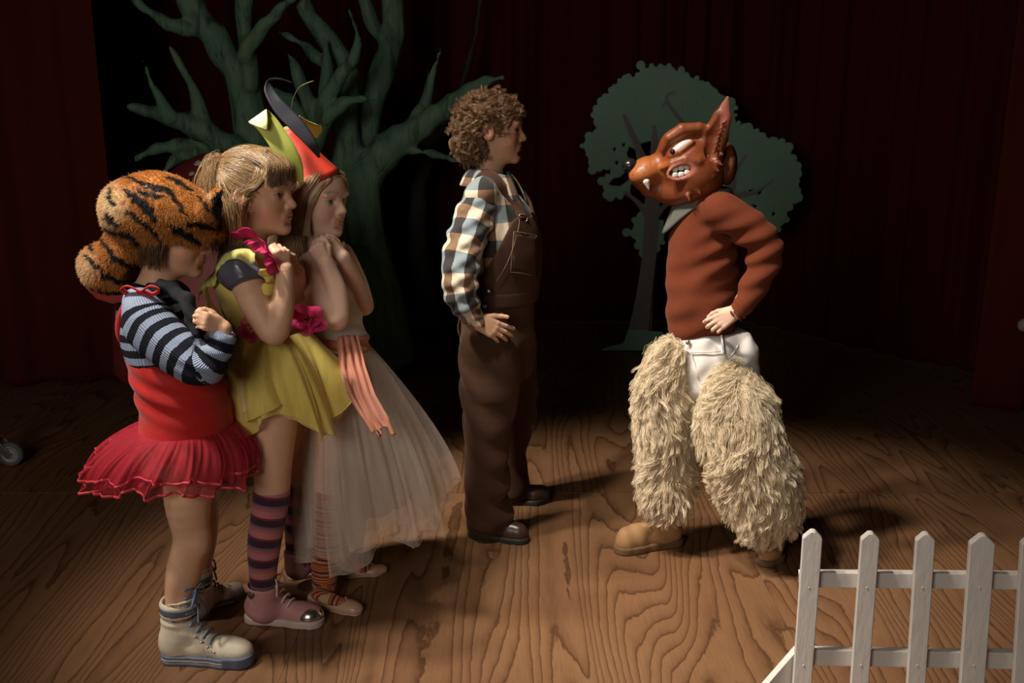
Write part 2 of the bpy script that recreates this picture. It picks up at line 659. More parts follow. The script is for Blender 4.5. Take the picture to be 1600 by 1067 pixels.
# ------------------------------------------------------------------ papier mache tree
def bark_mat():
    m, nt, b = new_mat('green_painted_bark')
    co = pos_n(nt)
    a = noise_n(nt, vmul_n(nt, co, (14, 14, 3.2)), 1.0, 5, 0.65, 0.6)
    c = noise_n(nt, co, 5.0, 3)
    st = ramp_n(nt, a, [(0.36, 1.0), (0.47, 0.15), (0.6, 0.0)])
    base = mix_n(nt, c, (0.075, 0.200, 0.130), (0.190, 0.310, 0.185))
    base = mix_n(nt, ramp_n(nt, noise_n(nt, co, 9, 4), [(0.6, 0), (0.75, 0.5)]), base, (0.27, 0.25, 0.10))
    colr = mix_n(nt, math_n(nt, 'MULTIPLY', st, 0.75), base, (0.022, 0.045, 0.034))
    nt.links.new(colr, b.inputs['Base Color'])
    b.inputs['Roughness'].default_value = 0.62
    b.inputs['Specular IOR Level'].default_value = 0.35
    bump_n(nt, b, math_n(nt, 'SUBTRACT', a, math_n(nt, 'MULTIPLY', c, -0.3)), 0.8, 0.02)
    return m


MAT_BARK = bark_mat()


def branch(model, pts, rs, Y, k=0.02, dY=0.0):
    """pts in photo pixels, rs in pixels; Y depth at the start, dY change of depth to the tip"""
    A = np.array([[*p, r, Y + dY * i / (len(pts) - 1)] for i, (p, r) in enumerate(zip(pts, rs))], float)
    A = spline(A, 4)
    W = [P(x, y, yy) for x, y, r, yy in A]
    model.chain(W, [max(M(w, r), 0.004) for w, (x, y, r, yy) in zip(W, A)], k)


YT = 4.72
t = Model()
# trunk, flaring to the floor
branch(t, [(588, 552), (580, 470), (566, 390), (550, 330), (535, 285)], [62, 50, 42, 42, 46], YT, 0.06)
branch(t, [(520, 555), (535, 470), (545, 390), (540, 310)], [46, 36, 34, 36], YT - 0.05, 0.08)
branch(t, [(625, 556), (612, 500), (590, 430)], [22, 24, 30], YT - 0.12, 0.05)
branch(t, [(560, 558), (560, 500), (556, 420)], [30, 28, 30], YT - 0.2, 0.06)
branch(t, [(600, 556), (584, 440), (572, 340), (566, 280)], [28, 24, 22, 26], YT - 0.10, 0.05)
# right limb
branch(t, [(545, 320), (572, 272), (612, 228), (652, 204), (705, 160), (747, 132), (786, 121)], [36, 29, 26, 20, 15, 9, 3], YT, 0.03, -0.3)
branch(t, [(620, 222), (645, 196), (668, 147), (680, 105), (687, 76)], [15, 13, 9.5, 6, 2], YT - 0.05, 0.02, -0.1)
branch(t, [(598, 238), (642, 235), (684, 242), (714, 253)], [11, 8, 5, 2], YT - 0.1, 0.02, -0.15)
# centre right limb
branch(t, [(545, 320), (556, 262), (566, 205), (584, 150), (607, 82), (614, 31), (611, -18), (602, -90), (588, -150)], [36, 34, 27, 22, 19, 17, 16, 12, 4], YT + 0.05, 0.04, 0.1)
branch(t, [(606, 75), (588, 45), (572, 10), (560, -20), (540, -80)], [12, 11, 10, 10, 3], YT + 0.1, 0.02, -0.1)
# limb leaning to the left above the hat
branch(t, [(545, 300), (540, 190), (548, 128), (524, 76), (492, 38), (472, -6), (452, -70), (446, -120)], [24, 20, 17, 16, 14.5, 13, 9, 3], YT - 0.05, 0.03, -0.1)
branch(t, [(478, 260), (494, 200), (516, 140), (549, 92), (560, 58), (547, 17)], [22, 17, 12, 9, 6, 2.5], YT - 0.25, 0.02, -0.25)
branch(t, [(488, 175), (480, 150), (466, 118), (444, 72)], [14, 12, 9, 2], YT - 0.3, 0.02, -0.1)
branch(t, [(488, 225), (504, 192), (537, 163), (570, 154), (592, 155)], [16, 12, 9, 6, 2], YT - 0.3, 0.02, -0.15)
branch(t, [(512, 106), (474, 70), (434, 49)], [9, 7, 4], YT - 0.1, 0.02, 0.1)
branch(t, [(508, 150), (512, 115), (509, 62)], [11, 9, 4], YT - 0.25, 0.02, 0.05)
branch(t, [(480, 190), (455, 160), (430, 142)], [12, 9, 6], YT - 0.1, 0.02, 0.05)
# left limb
branch(t, [(500, 350), (440, 290), (398, 232), (386, 160), (360, 98), (332, 54), (300, 8), (284, -20), (262, -80), (250, -140)], [40, 36, 31, 25, 22, 20, 18, 17, 12, 4], YT, 0.04, -0.15)
branch(t, [(334, 52), (300, 48), (268, 39), (236, 20), (206, -6), (180, -40)], [13, 11.5, 10, 8, 6, 2], YT - 0.1, 0.02, -0.1)
branch(t, [(390, 130), (387, 89), (383, 42), (384, -15), (392, -90)], [17, 15, 14, 13, 4], YT - 0.1, 0.02, -0.05)
branch(t, [(382, 88), (398, 60), (424, 30), (462, -10), (495, -50)], [13, 12, 9.5, 7, 2], YT - 0.15, 0.02, -0.1)
branch(t, [(408, 250), (402, 190), (398, 120)], [22, 18, 10], YT - 0.05, 0.02)
# lower left limb
branch(t, [(470, 330), (405, 268), (355, 230), (316, 204), (255, 180), (206, 168)], [32, 28, 21, 18, 12, 9], YT - 0.05, 0.03, -0.3)
branch(t, [(322, 205), (308, 160), (295, 122), (262, 70)], [14, 9, 8, 2], YT - 0.2, 0.02, -0.1)
branch(t, [(268, 182), (250, 155), (236, 132), (225, 94)], [11, 8, 6, 2], YT - 0.3, 0.02, -0.05)
branch(t, [(370, 245), (301, 230), (250, 231), (214, 248)], [15, 12, 10, 4], YT - 0.15, 0.02, -0.1)
branch(t, [(330, 235), (290, 242), (270, 252), (256, 270)], [11, 10, 8, 5], YT - 0.2, 0.02, -0.1)
t.plane((0, 0, 0.0), (0, 0, -1))
t.disp(lambda X, Y, Z: 0.007 * np.sin(26 * X + 9 * np.sin(2.1 * Z) + 4 * Y) * np.sin(19 * Y + 3 * Z) + 0.004 * np.sin(70 * X + 5 * Z))
V, Q = t.mesh(0.0125)
tag(mesh_obj('papier_mache_tree', V, Q, MAT_BARK), 'large green papier mache stage tree with curling bare branches', 'tree')

# dark thin tree behind it
MAT_DBARK = simple_mat('dark_bark', (0.035, 0.032, 0.028), 0.8, 0.3, 8, 0.5)
t = Model(); Y2 = 5.25
branch(t, [(672, 524), (664, 450), (652, 380), (655, 300), (668, 230)], [22, 17, 15, 13, 12], Y2, 0.04)
branch(t, [(668, 232), (662, 190), (670, 130), (661, 72)], [10, 5, 4, 2], Y2, 0.02)
branch(t, [(668, 232), (700, 190), (722, 130), (742, 60), (750, 0), (752, -20)], [11, 7, 5, 4, 3.5, 3], Y2, 0.02)
branch(t, [(640, 528), (662, 505)], [14, 16], Y2 - .05, 0.03); branch(t, [(700, 530), (680, 505)], [12, 15], Y2 - .05, 0.03)
t.plane((0, 0, 0), (0, 0, -1))
t.disp(lambda X, Y, Z: 0.006 * np.sin(40 * X + 20 * Z) * np.sin(33 * Y + 9 * Z))
V, Q = t.mesh(0.011)
tag(mesh_obj('bare_tree', V, Q, MAT_DBARK), 'thin dark bare tree standing in the gloom behind the big green tree', 'tree')

# ------------------------------------------------------------------ cut-out tree (painted board)
def poly_sdf(poly):
    poly = np.asarray(poly, float)

    def fn(x, y):
        d = np.full(np.broadcast(x, y).shape, 1e9); s = np.zeros(d.shape, bool)
        for i in range(len(poly)):
            a, b = poly[i], poly[i - 1]
            e = b - a; wx, wy = x - a[0], y - a[1]
            t = np.clip((wx * e[0] + wy * e[1]) / (e.dot(e) + 1e-9), 0, 1)
            d = np.minimum(d, (wx - e[0] * t) ** 2 + (wy - e[1] * t) ** 2)
            c = ((a[1] > y) != (b[1] > y)) & (x < (b[0] - a[0]) * (y - a[1]) / (b[1] - a[1] + 1e-12) + a[0])
            s ^= c
        return np.where(s, -1, 1) * np.sqrt(d)
    return fn


YC = 4.92


def zc(pts):
    """zoom-crop coordinates of the cut-out tree -> board coordinates (x, z) in metres"""
    out = []
    for x, y in pts:
        p = P(880 + x / 2.135, 80 + y / 2.135, YC); out.append((p[0], p[2]))
    return np.array(out)


ZS = M(P(1050, 300, YC), 1 / 2.135)
canopy = zc([(65, 315), (78, 285), (105, 272), (112, 240), (105, 212), (122, 165), (160, 132), (185, 98), (245, 82), (262, 58), (300, 52), (350, 48),
             (392, 72), (440, 92), (488, 106), (530, 148), (568, 192), (578, 245), (648, 262), (690, 292), (728, 305), (758, 335), (780, 385),
             (788, 435), (782, 485), (752, 520), (745, 552), (720, 565), (714, 592), (650, 545), (600, 505), (540, 470), (470, 450), (420, 470),
             (350, 470), (300, 440), (255, 430), (215, 450), (215, 475), (165, 490), (140, 455), (128, 430), (170, 400), (150, 390), (95, 400), (80, 350)])
low_left = zc([(215, 605), (235, 590), (235, 560), (262, 552), (280, 560), (280, 660), (264, 670), (250, 640)])
low_right = zc([(310, 575), (330, 572), (340, 600), (335, 635), (318, 650), (305, 655)])
base_blob = zc([(118, 1000), (150, 985), (210, 972), (235, 930), (330, 935), (350, 960), (420, 985), (420, 1014), (250, 1016), (130, 1010)])
holes = [zc(h) for h in ([(255, 310), (292, 300), (296, 350), (270, 360)], [(222, 318), (240, 330), (246, 362), (228, 365), (212, 345)],
                         [(168, 425), (192, 420), (212, 400), (222, 425), (190, 450), (150, 445)], [(186, 368), (178, 380), (172, 366)],
                         [(600, 470), (640, 458), (612, 478)], [(640, 462), (690, 440), (652, 480)], [(700, 530), (708, 545), (696, 550)], [(196, 310), (210, 305), (200, 322)],
                         [(628, 510), (648, 516), (640, 522)], [(165, 325), (178, 318), (172, 335)])]
rs = np.random.RandomState(5)


def outline_pts(poly, step):
    out = []
    for i in range(len(poly)):
        a, b = poly[i], poly[(i + 1) % len(poly)]
        n = max(1, int(np.linalg.norm(b - a) / step))
        out += [a + (b - a) * j / n for j in range(n)]
    return out


SC = [(c, ZS * rs.uniform(6, 17)) for pl in (canopy, low_left, low_right) for c in outline_pts(pl, ZS * 19)]
SC = [(c + rs.normal(size=2) * ZS * 4, r) for c, r in SC]
trunk2 = [[(232, 1010, 46), (252, 930, 36), (272, 800, 27), (290, 650, 25), (298, 500, 26), (305, 420, 25)],
          [(305, 440, 24), (262, 350, 14), (232, 280, 10), (205, 215, 5)], [(305, 440, 22), (306, 330, 15), (303, 250, 5)],
          [(290, 560, 14), (250, 505, 9), (205, 470, 5)], [(300, 560, 14), (335, 520, 8), (365, 500, 6)],
          [(308, 430, 16), (420, 300, 8), (345, 165, 5), (372, 135, 3)], [(310, 470, 20), (470, 480, 16), (590, 480, 10), (650, 465, 6), (700, 430, 3)],
          [(560, 460, 14), (575, 400, 7), (610, 345, 3)], [(225, 275, 7), (200, 215, 3)], [(345, 165, 4), (330, 185, 3)]]
TR = []
for tr in trunk2:
    q = spline(np.array(tr, float), 5)
    w = zc(q[:, :2])
    TR += [(w[i], w[i + 1], q[i, 2] * ZS, q[i + 1, 2] * ZS) for i in range(len(w) - 1)]
fcan, flow1, flow2, fbase = [poly_sdf(p) for p in (canopy, low_left, low_right, base_blob)]
fholes = [poly_sdf(h) for h in holes]


def wood_d(x, z):
    d = 9.0
    for a, b, ra, rb in TR:
        e = b - a; t = np.clip(((x - a[0]) * e[0] + (z - a[1]) * e[1]) / (e.dot(e) + 1e-9), 0, 1)
        d = np.minimum(d, np.hypot(x - a[0] - e[0] * t, z - a[1] - e[1] * t) - (ra + (rb - ra) * t))
    return d


def board(X, Y, Z):
    d = np.minimum(np.minimum(fcan(X, Z), flow1(X, Z)), np.minimum(flow2(X, Z), fbase(X, Z)))
    for c, r in SC: d = np.minimum(d, np.hypot(X - c[0], Z - c[1]) - r)
    for h in fholes: d = np.maximum(d, -h(X, Z))
    d = np.minimum(d, wood_d(X, Z))
    return np.maximum(d, np.abs(Y - YC) - 0.009)


lo = np.array([min(canopy[:, 0].min(), base_blob[:, 0].min()) - .05, YC - 0.012, 0.0]); hi = np.array([canopy[:, 0].max() + .05, YC + 0.012, canopy[:, 1].max() + .06])
t = Model().op('add', board, lo, hi, 0.0)
t.plane((0, 0, 0.004), (0, 0, -1))
V, Q = t.mesh(0.0055)
wd = wood_d(V[:, 0], V[:, 2])
m, nt, b = new_mat('painted_foliage_board')
co = pos_n(nt)
a = attr_n(nt, 'wood')
green = mix_n(nt, noise_n(nt, co, 4, 4), (0.170, 0.330, 0.230), (0.240, 0.420, 0.295))
green = mix_n(nt, ramp_n(nt, noise_n(nt, vmul_n(nt, co, (40, 1, 12)), 1.0, 4), [(0.62, 0), (0.72, 0.3)]), green, (0.10, 0.17, 0.125))
brown = mix_n(nt, noise_n(nt, vmul_n(nt, co, (30, 1, 5)), 1, 4), (0.150, 0.138, 0.130), (0.235, 0.210, 0.190))
nt.links.new(mix_n(nt, a, green, brown), b.inputs['Base Color'])
b.inputs['Roughness'].default_value = 0.6; b.inputs['Specular IOR Level'].default_value = 0.3
bump_n(nt, b, noise_n(nt, vmul_n(nt, co, (60, 10, 40)), 1, 3), 0.2, 0.004)
ct = empty('cutout_tree', (V[:, 0].mean(), YC, 0), 'flat painted plywood tree with scalloped green foliage and grey trunk', 'tree')
mesh_obj('painted_board', V, Q, m, ct, smooth=False, attrs={'wood': np.clip(0.5 - wd / 0.006, 0, 1) * (V[:, 2] > 0.12)})
MAT_BATTEN = simple_mat('raw_batten', (0.42, 0.30, 0.15), 0.7)
a, bq = P(1019, 395, YC + 0.03), P(1013, 530, YC + 0.03)
V, F = tube_mesh([a + V3(0, 0, 0.45), bq - V3(0, 0, 0.0)], 0.016, 4)
mesh_obj('support_batten', V, F, MAT_BATTEN, ct, smooth=False)
V, F = tube_mesh([(bq[0], YC + 0.03, 0.02), (bq[0], YC + 0.42, 0.02)], 0.018, 4)
mesh_obj('support_batten', V, F, MAT_BATTEN, ct, smooth=False)
V, F = tube_mesh([(bq[0], YC + 0.03, 0.62), (bq[0], YC + 0.40, 0.02)], 0.014, 4)
mesh_obj('support_batten', V, F, MAT_BATTEN, ct, smooth=False)

# ------------------------------------------------------------------ toadstool behind the girls
m, nt, b = new_mat('toadstool_red')
nt.links.new(mix_n(nt, noise_n(nt, pos_n(nt), 14, 4), (0.11, 0.012, 0.010), (0.18, 0.024, 0.016)), b.inputs['Base Color'])
b.inputs['Roughness'].default_value = 0.6
MAT_TRED = m
MAT_TWHITE = simple_mat('toadstool_white', (0.42, 0.37, 0.30), 0.7, 0.2, 12)
YM = 3.25
ts = empty('toadstool', (P(330, 600, YM)[0], YM, 0), 'big red toadstool with white spots standing behind the two girls', 'toadstool')
top = P(345, 236, YM); rim = P(188, 566, YM); cx = top[0]; Rr = cx - rim[0]; H = top[2] - rim[2]
nth, nt_ = 48, 22
V = []
prof = []
for i in range(nt_):
    u = i / (nt_ - 1)
    prof.append((Rr * math.sin(u * math.pi / 2), top[2] - H * (1 - math.cos(u * math.pi / 2))))
prof += [(Rr * 0.97, rim[2] - 0.02), (Rr * 0.7, rim[2] + 0.02), (Rr * 0.42, rim[2] + 0.04)]
for r, z in prof:
    for j in range(nth):
        a = 2 * math.pi * j / nth
        V.append((cx + r * math.cos(a), YM + r * 0.85 * math.sin(a), z))
F = [[i * nth + j, i * nth + (j + 1) % nth, (i + 1) * nth + (j + 1) % nth, (i + 1) * nth + j] for i in range(len(prof) - 1) for j in range(nth)]
mesh_obj('cap', V, F, MAT_TRED, ts)
for sx, sy, rx, rz, tilt in ((309, 257, 9, 5, 25), (299, 274, 8.5, 4.5, 15), (362, 262, 10, 6, -20), (333, 300, 10, 6, 5), (250, 380, 12, 8, 40), (400, 380, 12, 8, -40), (196, 563, 9, 6, 50)):
    # spots lie on the near side of the cap
    z = P(sx, sy, YM)[2]
    u = np.interp(-z, [-p[1] for p in prof[:nt_]], [p[0] for p in prof[:nt_]])
    dx = np.clip(P(sx, sy, YM)[0] - cx, -0.95 * u, 0.95 * u)
    y = YM - 0.85 * math.sqrt(max(u * u - dx * dx, 1e-4))
    p = P(sx, sy, y); nv = nrm((dx, (y - YM) / 0.72, 0.55 * u))
    ax = nrm(np.cross(nv, (0, 1, 0.2))); up = np.cross(nv, ax)
    mm = Model().ell(p, (M(p, rx), M(p, rz) * 1.4, 0.008), np.array([ax, up, nv]))
    V, Q = mm.mesh(0.005)
    mesh_obj('white_spot', V, Q, MAT_TWHITE, ts)
sx = P(219, 630, YM)[0]; scx = P(264, 630, YM)[0]
rr = scx - sx
pr = [(rr * 1.15, 0.0), (rr * 1.12, 0.05), (rr * 0.98, 0.25), (rr * 0.95, rim[2] - 0.02), (rr * 0.9, rim[2] + 0.06)]
V = [(scx + r * math.cos(2 * math.pi * j / nth), YM + r * 0.85 * math.sin(2 * math.pi * j / nth), z) for r, z in pr for j in range(nth)]
F = [[i * nth + j, i * nth + (j + 1) % nth, (i + 1) * nth + (j + 1) % nth, (i + 1) * nth + j] for i in range(len(pr) - 1) for j in range(nth)]
mesh_obj('stalk', V, F, MAT_TWHITE, ts)

# ------------------------------------------------------------------ castor of a trolley at the left edge
MAT_STEEL = simple_mat('castor_steel', (0.36, 0.34, 0.32), 0.35, 0.1, 40, 0, 0.9)
MAT_RUBBER = simple_mat('grey_rubber', (0.10, 0.095, 0.09), 0.6)
MAT_HUB = simple_mat('hub_plastic', (0.28, 0.27, 0.25), 0.5)
gw = G(20, 727); wr = 0.045
wc = V3(gw[0], gw[1], wr)
cs = empty('trolley_castor', (gw[0], gw[1], 0), 'steel swivel castor wheel with grey tyre standing on the floor', 'castor')
ang = np.linspace(0, 2 * np.pi, 33)[:-1]
def ring_pts(r, y): return [(wc[0] + r * math.cos(a), wc[1] + y, wc[2] + r * math.sin(a)) for a in ang]
def lathe_y(prof):
    V = []
    for r, y in prof: V += ring_pts(r, y)
    n = len(ang)
    F = [[i * n + j, i * n + (j + 1) % n, (i + 1) * n + (j + 1) % n, (i + 1) * n + j] for i in range(len(prof) - 1) for j in range(n)]
    return V, F
V, F = lathe_y([(0.031, -0.012), (0.040, -0.014), (0.0445, -0.009), (0.045, 0), (0.0445, 0.009), (0.040, 0.014), (0.031, 0.012), (0.031, -0.012)])
mesh_obj('tyre', V, F, MAT_RUBBER, cs)
V, F = lathe_y([(0.0005, -0.017), (0.009, -0.017), (0.010, -0.010), (0.024, -0.008), (0.026, -0.012), (0.031, -0.012), (0.031, 0.012), (0.0005, 0.014)])
mesh_obj('hub', V, F, MAT_HUB, cs)
for s in (-1, 1):
    V, F = box_mesh((0.026, 0.003, 0.075), 0.001)
    c, s_ = math.cos(0.7), math.sin(0.7)
    V = np.stack([V[:, 0] * c - V[:, 2] * s_, V[:, 1], V[:, 0] * s_ + V[:, 2] * c], 1)
    mesh_obj('fork_cheek', V + wc + V3(-0.022, s * 0.021, 0.024), F, MAT_STEEL, cs, smooth=False)
V, F = box_mesh((0.05, 0.048, 0.006), 0.002)
mesh_obj('swivel_plate', V + wc + V3(-0.055, 0, 0.056), F, MAT_STEEL, cs, smooth=False)
V, F = tube_mesh([wc + V3(-0.055, 0, 0.056), wc + V3(-0.055, 0, 0.62)], 0.011, 14)
mesh_obj('post', V, F, MAT_STEEL, cs)

# ------------------------------------------------------------------ white picket fence
MAT_WHITE = None
def fence():
    global MAT_WHITE
    m, nt, b = new_mat('white_fence_paint')
    co = pos_n(nt)
    c = mix_n(nt, noise_n(nt, vmul_n(nt, co, (60, 60, 14)), 1, 5, 0.6), (0.60, 0.545, 0.49), (0.74, 0.69, 0.63))
    c = mix_n(nt, ramp_n(nt, noise_n(nt, co, 55, 4, 0.7), [(0.68, 0), (0.76, 0.6)]), c, (0.38, 0.33, 0.28))
    nt.links.new(c, b.inputs['Base Color']); b.inputs['Roughness'].default_value = 0.5
    b.inputs['Specular IOR Level'].default_value = 0.3
    bump_n(nt, b, noise_n(nt, vmul_n(nt, co, (90, 90, 20)), 1, 4), 0.35, 0.003)
    MAT_WHITE = m
    YF = 1.82
    # left end and direction along the fence (it comes a touch nearer to the right)
    p0 = P(1266, 900, YF); p1 = P(1537, 908, YF - 0.07)
    d = nrm((p1[0] - p0[0], p1[1] - p0[1], 0)); nrmv = V3(-d[1], d[0], 0)
    root = empty('picket_fence', (p0[0], p0[1], 0), 'low white painted picket fence standing on the stage floor', 'fence')
    def along(px, py):
        a = (px - 800) / FPX; bb = -(py - 533.5) / FPX
        ray = V3(a, CP + bb * SP, -SP + bb * CP); o = V3(0, 0, CAMH)
        t = (p0 - o).dot(nrmv) / ray.dot(nrmv)
        return o + ray * t
    R = np.array([d, nrmv, [0, 0, 1]])
    for (tx, ty, w, bx) in ((1270, 828, 0.0385, 1253.5), (1360, 831, 0.0355, 1343), (1446, 832, 0.0355, 1431), (1535, 834, 0.046, 1518.5), (1612, 836, 0.038, 1598)):
        top = along(tx, ty); bot = along(bx, 1060)
        ax = nrm(top - bot); side = nrm(np.cross(nrmv, ax)) * -1
        if side.dot(d) < 0: side = -side
        bot = bot + ax * ((0.012 - bot[2]) / ax[2])
        Hh = np.linalg.norm(top - bot)
        prof = [(-w / 2, 0), (w / 2, 0), (w / 2, Hh - w * 0.42), (0.004, Hh), (-0.004, Hh), (-w / 2, Hh - w * 0.42)]
        bm = bmesh.new()
        vs = [bm.verts.new(bot + side * x + ax * z - nrmv * 0.009) for x, z in prof]
        f = bm.faces.new(vs)
        ex = bmesh.ops.extrude_face_region(bm, geom=[f])
        bmesh.ops.translate(bm, verts=[v for v in ex['geom'] if isinstance(v, bmesh.types.BMVert)], vec=Vector(nrmv * 0.018))
        bmesh.ops.recalc_face_normals(bm, faces=bm.faces)
        bmesh.ops.bevel(bm, geom=list(bm.edges), offset=0.0018, segments=1, affect='EDGES')
        bm.verts.index_update()
        V = np.array([v.co[:] for v in bm.verts]); F = [[v.index for v in f.verts] for f in bm.faces]; bm.free()
        pk = mesh_obj('picket', V, F, m, root, smooth=False)
        for ry in (915, 1036):
            c = along(np.interp(ry, [ty, 1060], [tx, bx]), ry) - nrmv * 0.0095
            mm = Model().ell(c, (0.0022, 0.0008, 0.0026), R)
            Vn, Qn = mm.mesh(0.0008)
            mesh_obj('nail_head', Vn, Qn, m, pk)
    for (ya, yb, hh) in ((910.5, 914, 0.0335), (1032, 1039, 0.037)):
        a = along(1249, ya); bq = along(1650, yb)
        c = (a + bq) / 2 + nrmv * 0.020; ln = np.linalg.norm(bq - a)
        V, F = box_mesh((ln, 0.018, hh), 0.002)
        dr = nrm(bq - a); up = np.cross(nrm(np.cross(dr, V3(0, 0, 1))), dr)
        V = V[:, :1] * dr + V[:, 1:2] * nrmv + V[:, 2:] * up + c
        mesh_obj('rail', V, F, m, root, smooth=False)
    # foot brace at the left end: a board cut to a triangle, reaching back and front
    e = along(1247, 1030); e2 = V3(e[0], e[1], 0)
    tri = [(0.0, e[2] + 0.01), (-0.10, 0.0), (0.05, 0.0), (0.02, e[2] + 0.01)]
    bm = bmesh.new()
    back = nrm(nrmv * -0.45 - d * 0.9); thick = nrm(np.cross(back, V3(0, 0, 1)))
    vs = [bm.verts.new(e2 - back * x + V3(0, 0, z) + nrmv * 0.02) for x, z in [(-a_, z_) for a_, z_ in [(0.0, tri[0][1]), (0.13, 0.0), (-0.02, 0.0), (-0.02, tri[3][1])]]]
    f = bm.faces.new(vs); ex = bmesh.ops.extrude_face_region(bm, geom=[f])
    bmesh.ops.translate(bm, verts=[v for v in ex['geom'] if isinstance(v, bmesh.types.BMVert)], vec=Vector(thick * 0.016))
    bmesh.ops.recalc_face_normals(bm, faces=bm.faces)
    bm.verts.index_update()
    V = np.array([v.co[:] for v in bm.verts]); F = [[v.index for v in f.verts] for f in bm.faces]; bm.free()
    mesh_obj('foot_brace', V, F, m, root, smooth=False)


fence()
# ------------------------------------------------------------------ people kit
def skin_mat(name, col, brow=0.75):
    m, nt, b = new_mat(name)
    co = pos_n(nt)
    c = mix_n(nt, noise_n(nt, co, 22, 3), [x * 0.92 for x in col], [min(1, x * 1.08) for x in col])
    c = mix_n(nt, math_n(nt, 'MULTIPLY', attr_n(nt, 'blush'), 0.45), c, (col[0] * 0.98, col[1] * 0.62, col[2] * 0.58))
    c = mix_n(nt, math_n(nt, 'MULTIPLY', attr_n(nt, 'lips'), 0.55), c, (col[0] * 0.72, col[1] * 0.38, col[2] * 0.40))
    c = mix_n(nt, math_n(nt, 'MULTIPLY', attr_n(nt, 'brow'), brow), c, (0.075, 0.042, 0.024))
    c = mix_n(nt, math_n(nt, 'MULTIPLY', attr_n(nt, 'nail'), 0.35), c, (0.75, 0.52, 0.45))
    nt.links.new(c, b.inputs['Base Color'])
    b.inputs['Roughness'].default_value = 0.52
    b.inputs['Specular IOR Level'].default_value = 0.38
    b.inputs['Subsurface Weight'].default_value = 0.12
    b.inputs['Subsurface Radius'].default_value = (1.0, 0.35, 0.18)
    b.inputs['Subsurface Scale'].default_value = 0.008
    bump_n(nt, b, noise_n(nt, co, 420, 2), 0.05, 0.002)
    return m


SKIN = skin_mat('skin_warm', (0.62, 0.360, 0.228))
SKIN_PALE = skin_mat('skin_pale', (0.70, 0.455, 0.330), 0.38)
SKIN_GIRL = skin_mat('skin_warm_light_brows', (0.66, 0.390, 0.250), 0.5)


def eye_mat(name, iris):
    m, nt, b = new_mat(name)
    a = attr_n(nt, 'gaze')
    c = ramp_n(nt, a, [(0.0, (0.008, 0.006, 0.005)), (0.15, (0.008, 0.006, 0.005)), (0.17, iris), (0.34, iris), (0.38, [x * 0.35 for x in iris]), (0.41, (0.62, 0.57, 0.52)), (1.0, (0.55, 0.45, 0.42))])
    nt.links.new(c, b.inputs['Base Color'])
    b.inputs['Roughness'].default_value = 0.08
    return m


EYE_BROWN = eye_mat('eye_brown', (0.045, 0.022, 0.010))
EYE_BLUE = eye_mat('eye_grey_blue', (0.10, 0.13, 0.16))


def uv_ball(c, r, nu=24, nv=16):
    V = []; F = []
    for i in range(nv + 1):
        th = math.pi * i / nv
        for j in range(nu):
            ph = 2 * math.pi * j / nu
            V.append((c[0] + r * math.sin(th) * math.cos(ph), c[1] + r * math.sin(th) * math.sin(ph), c[2] + r * math.cos(th)))
    for i in range(nv):
        for j in range(nu):
            F.append([i * nu + j, (i + 1) * nu + j, (i + 1) * nu + (j + 1) % nu, i * nu + (j + 1) % nu])
    return np.array(V), np.array(F)


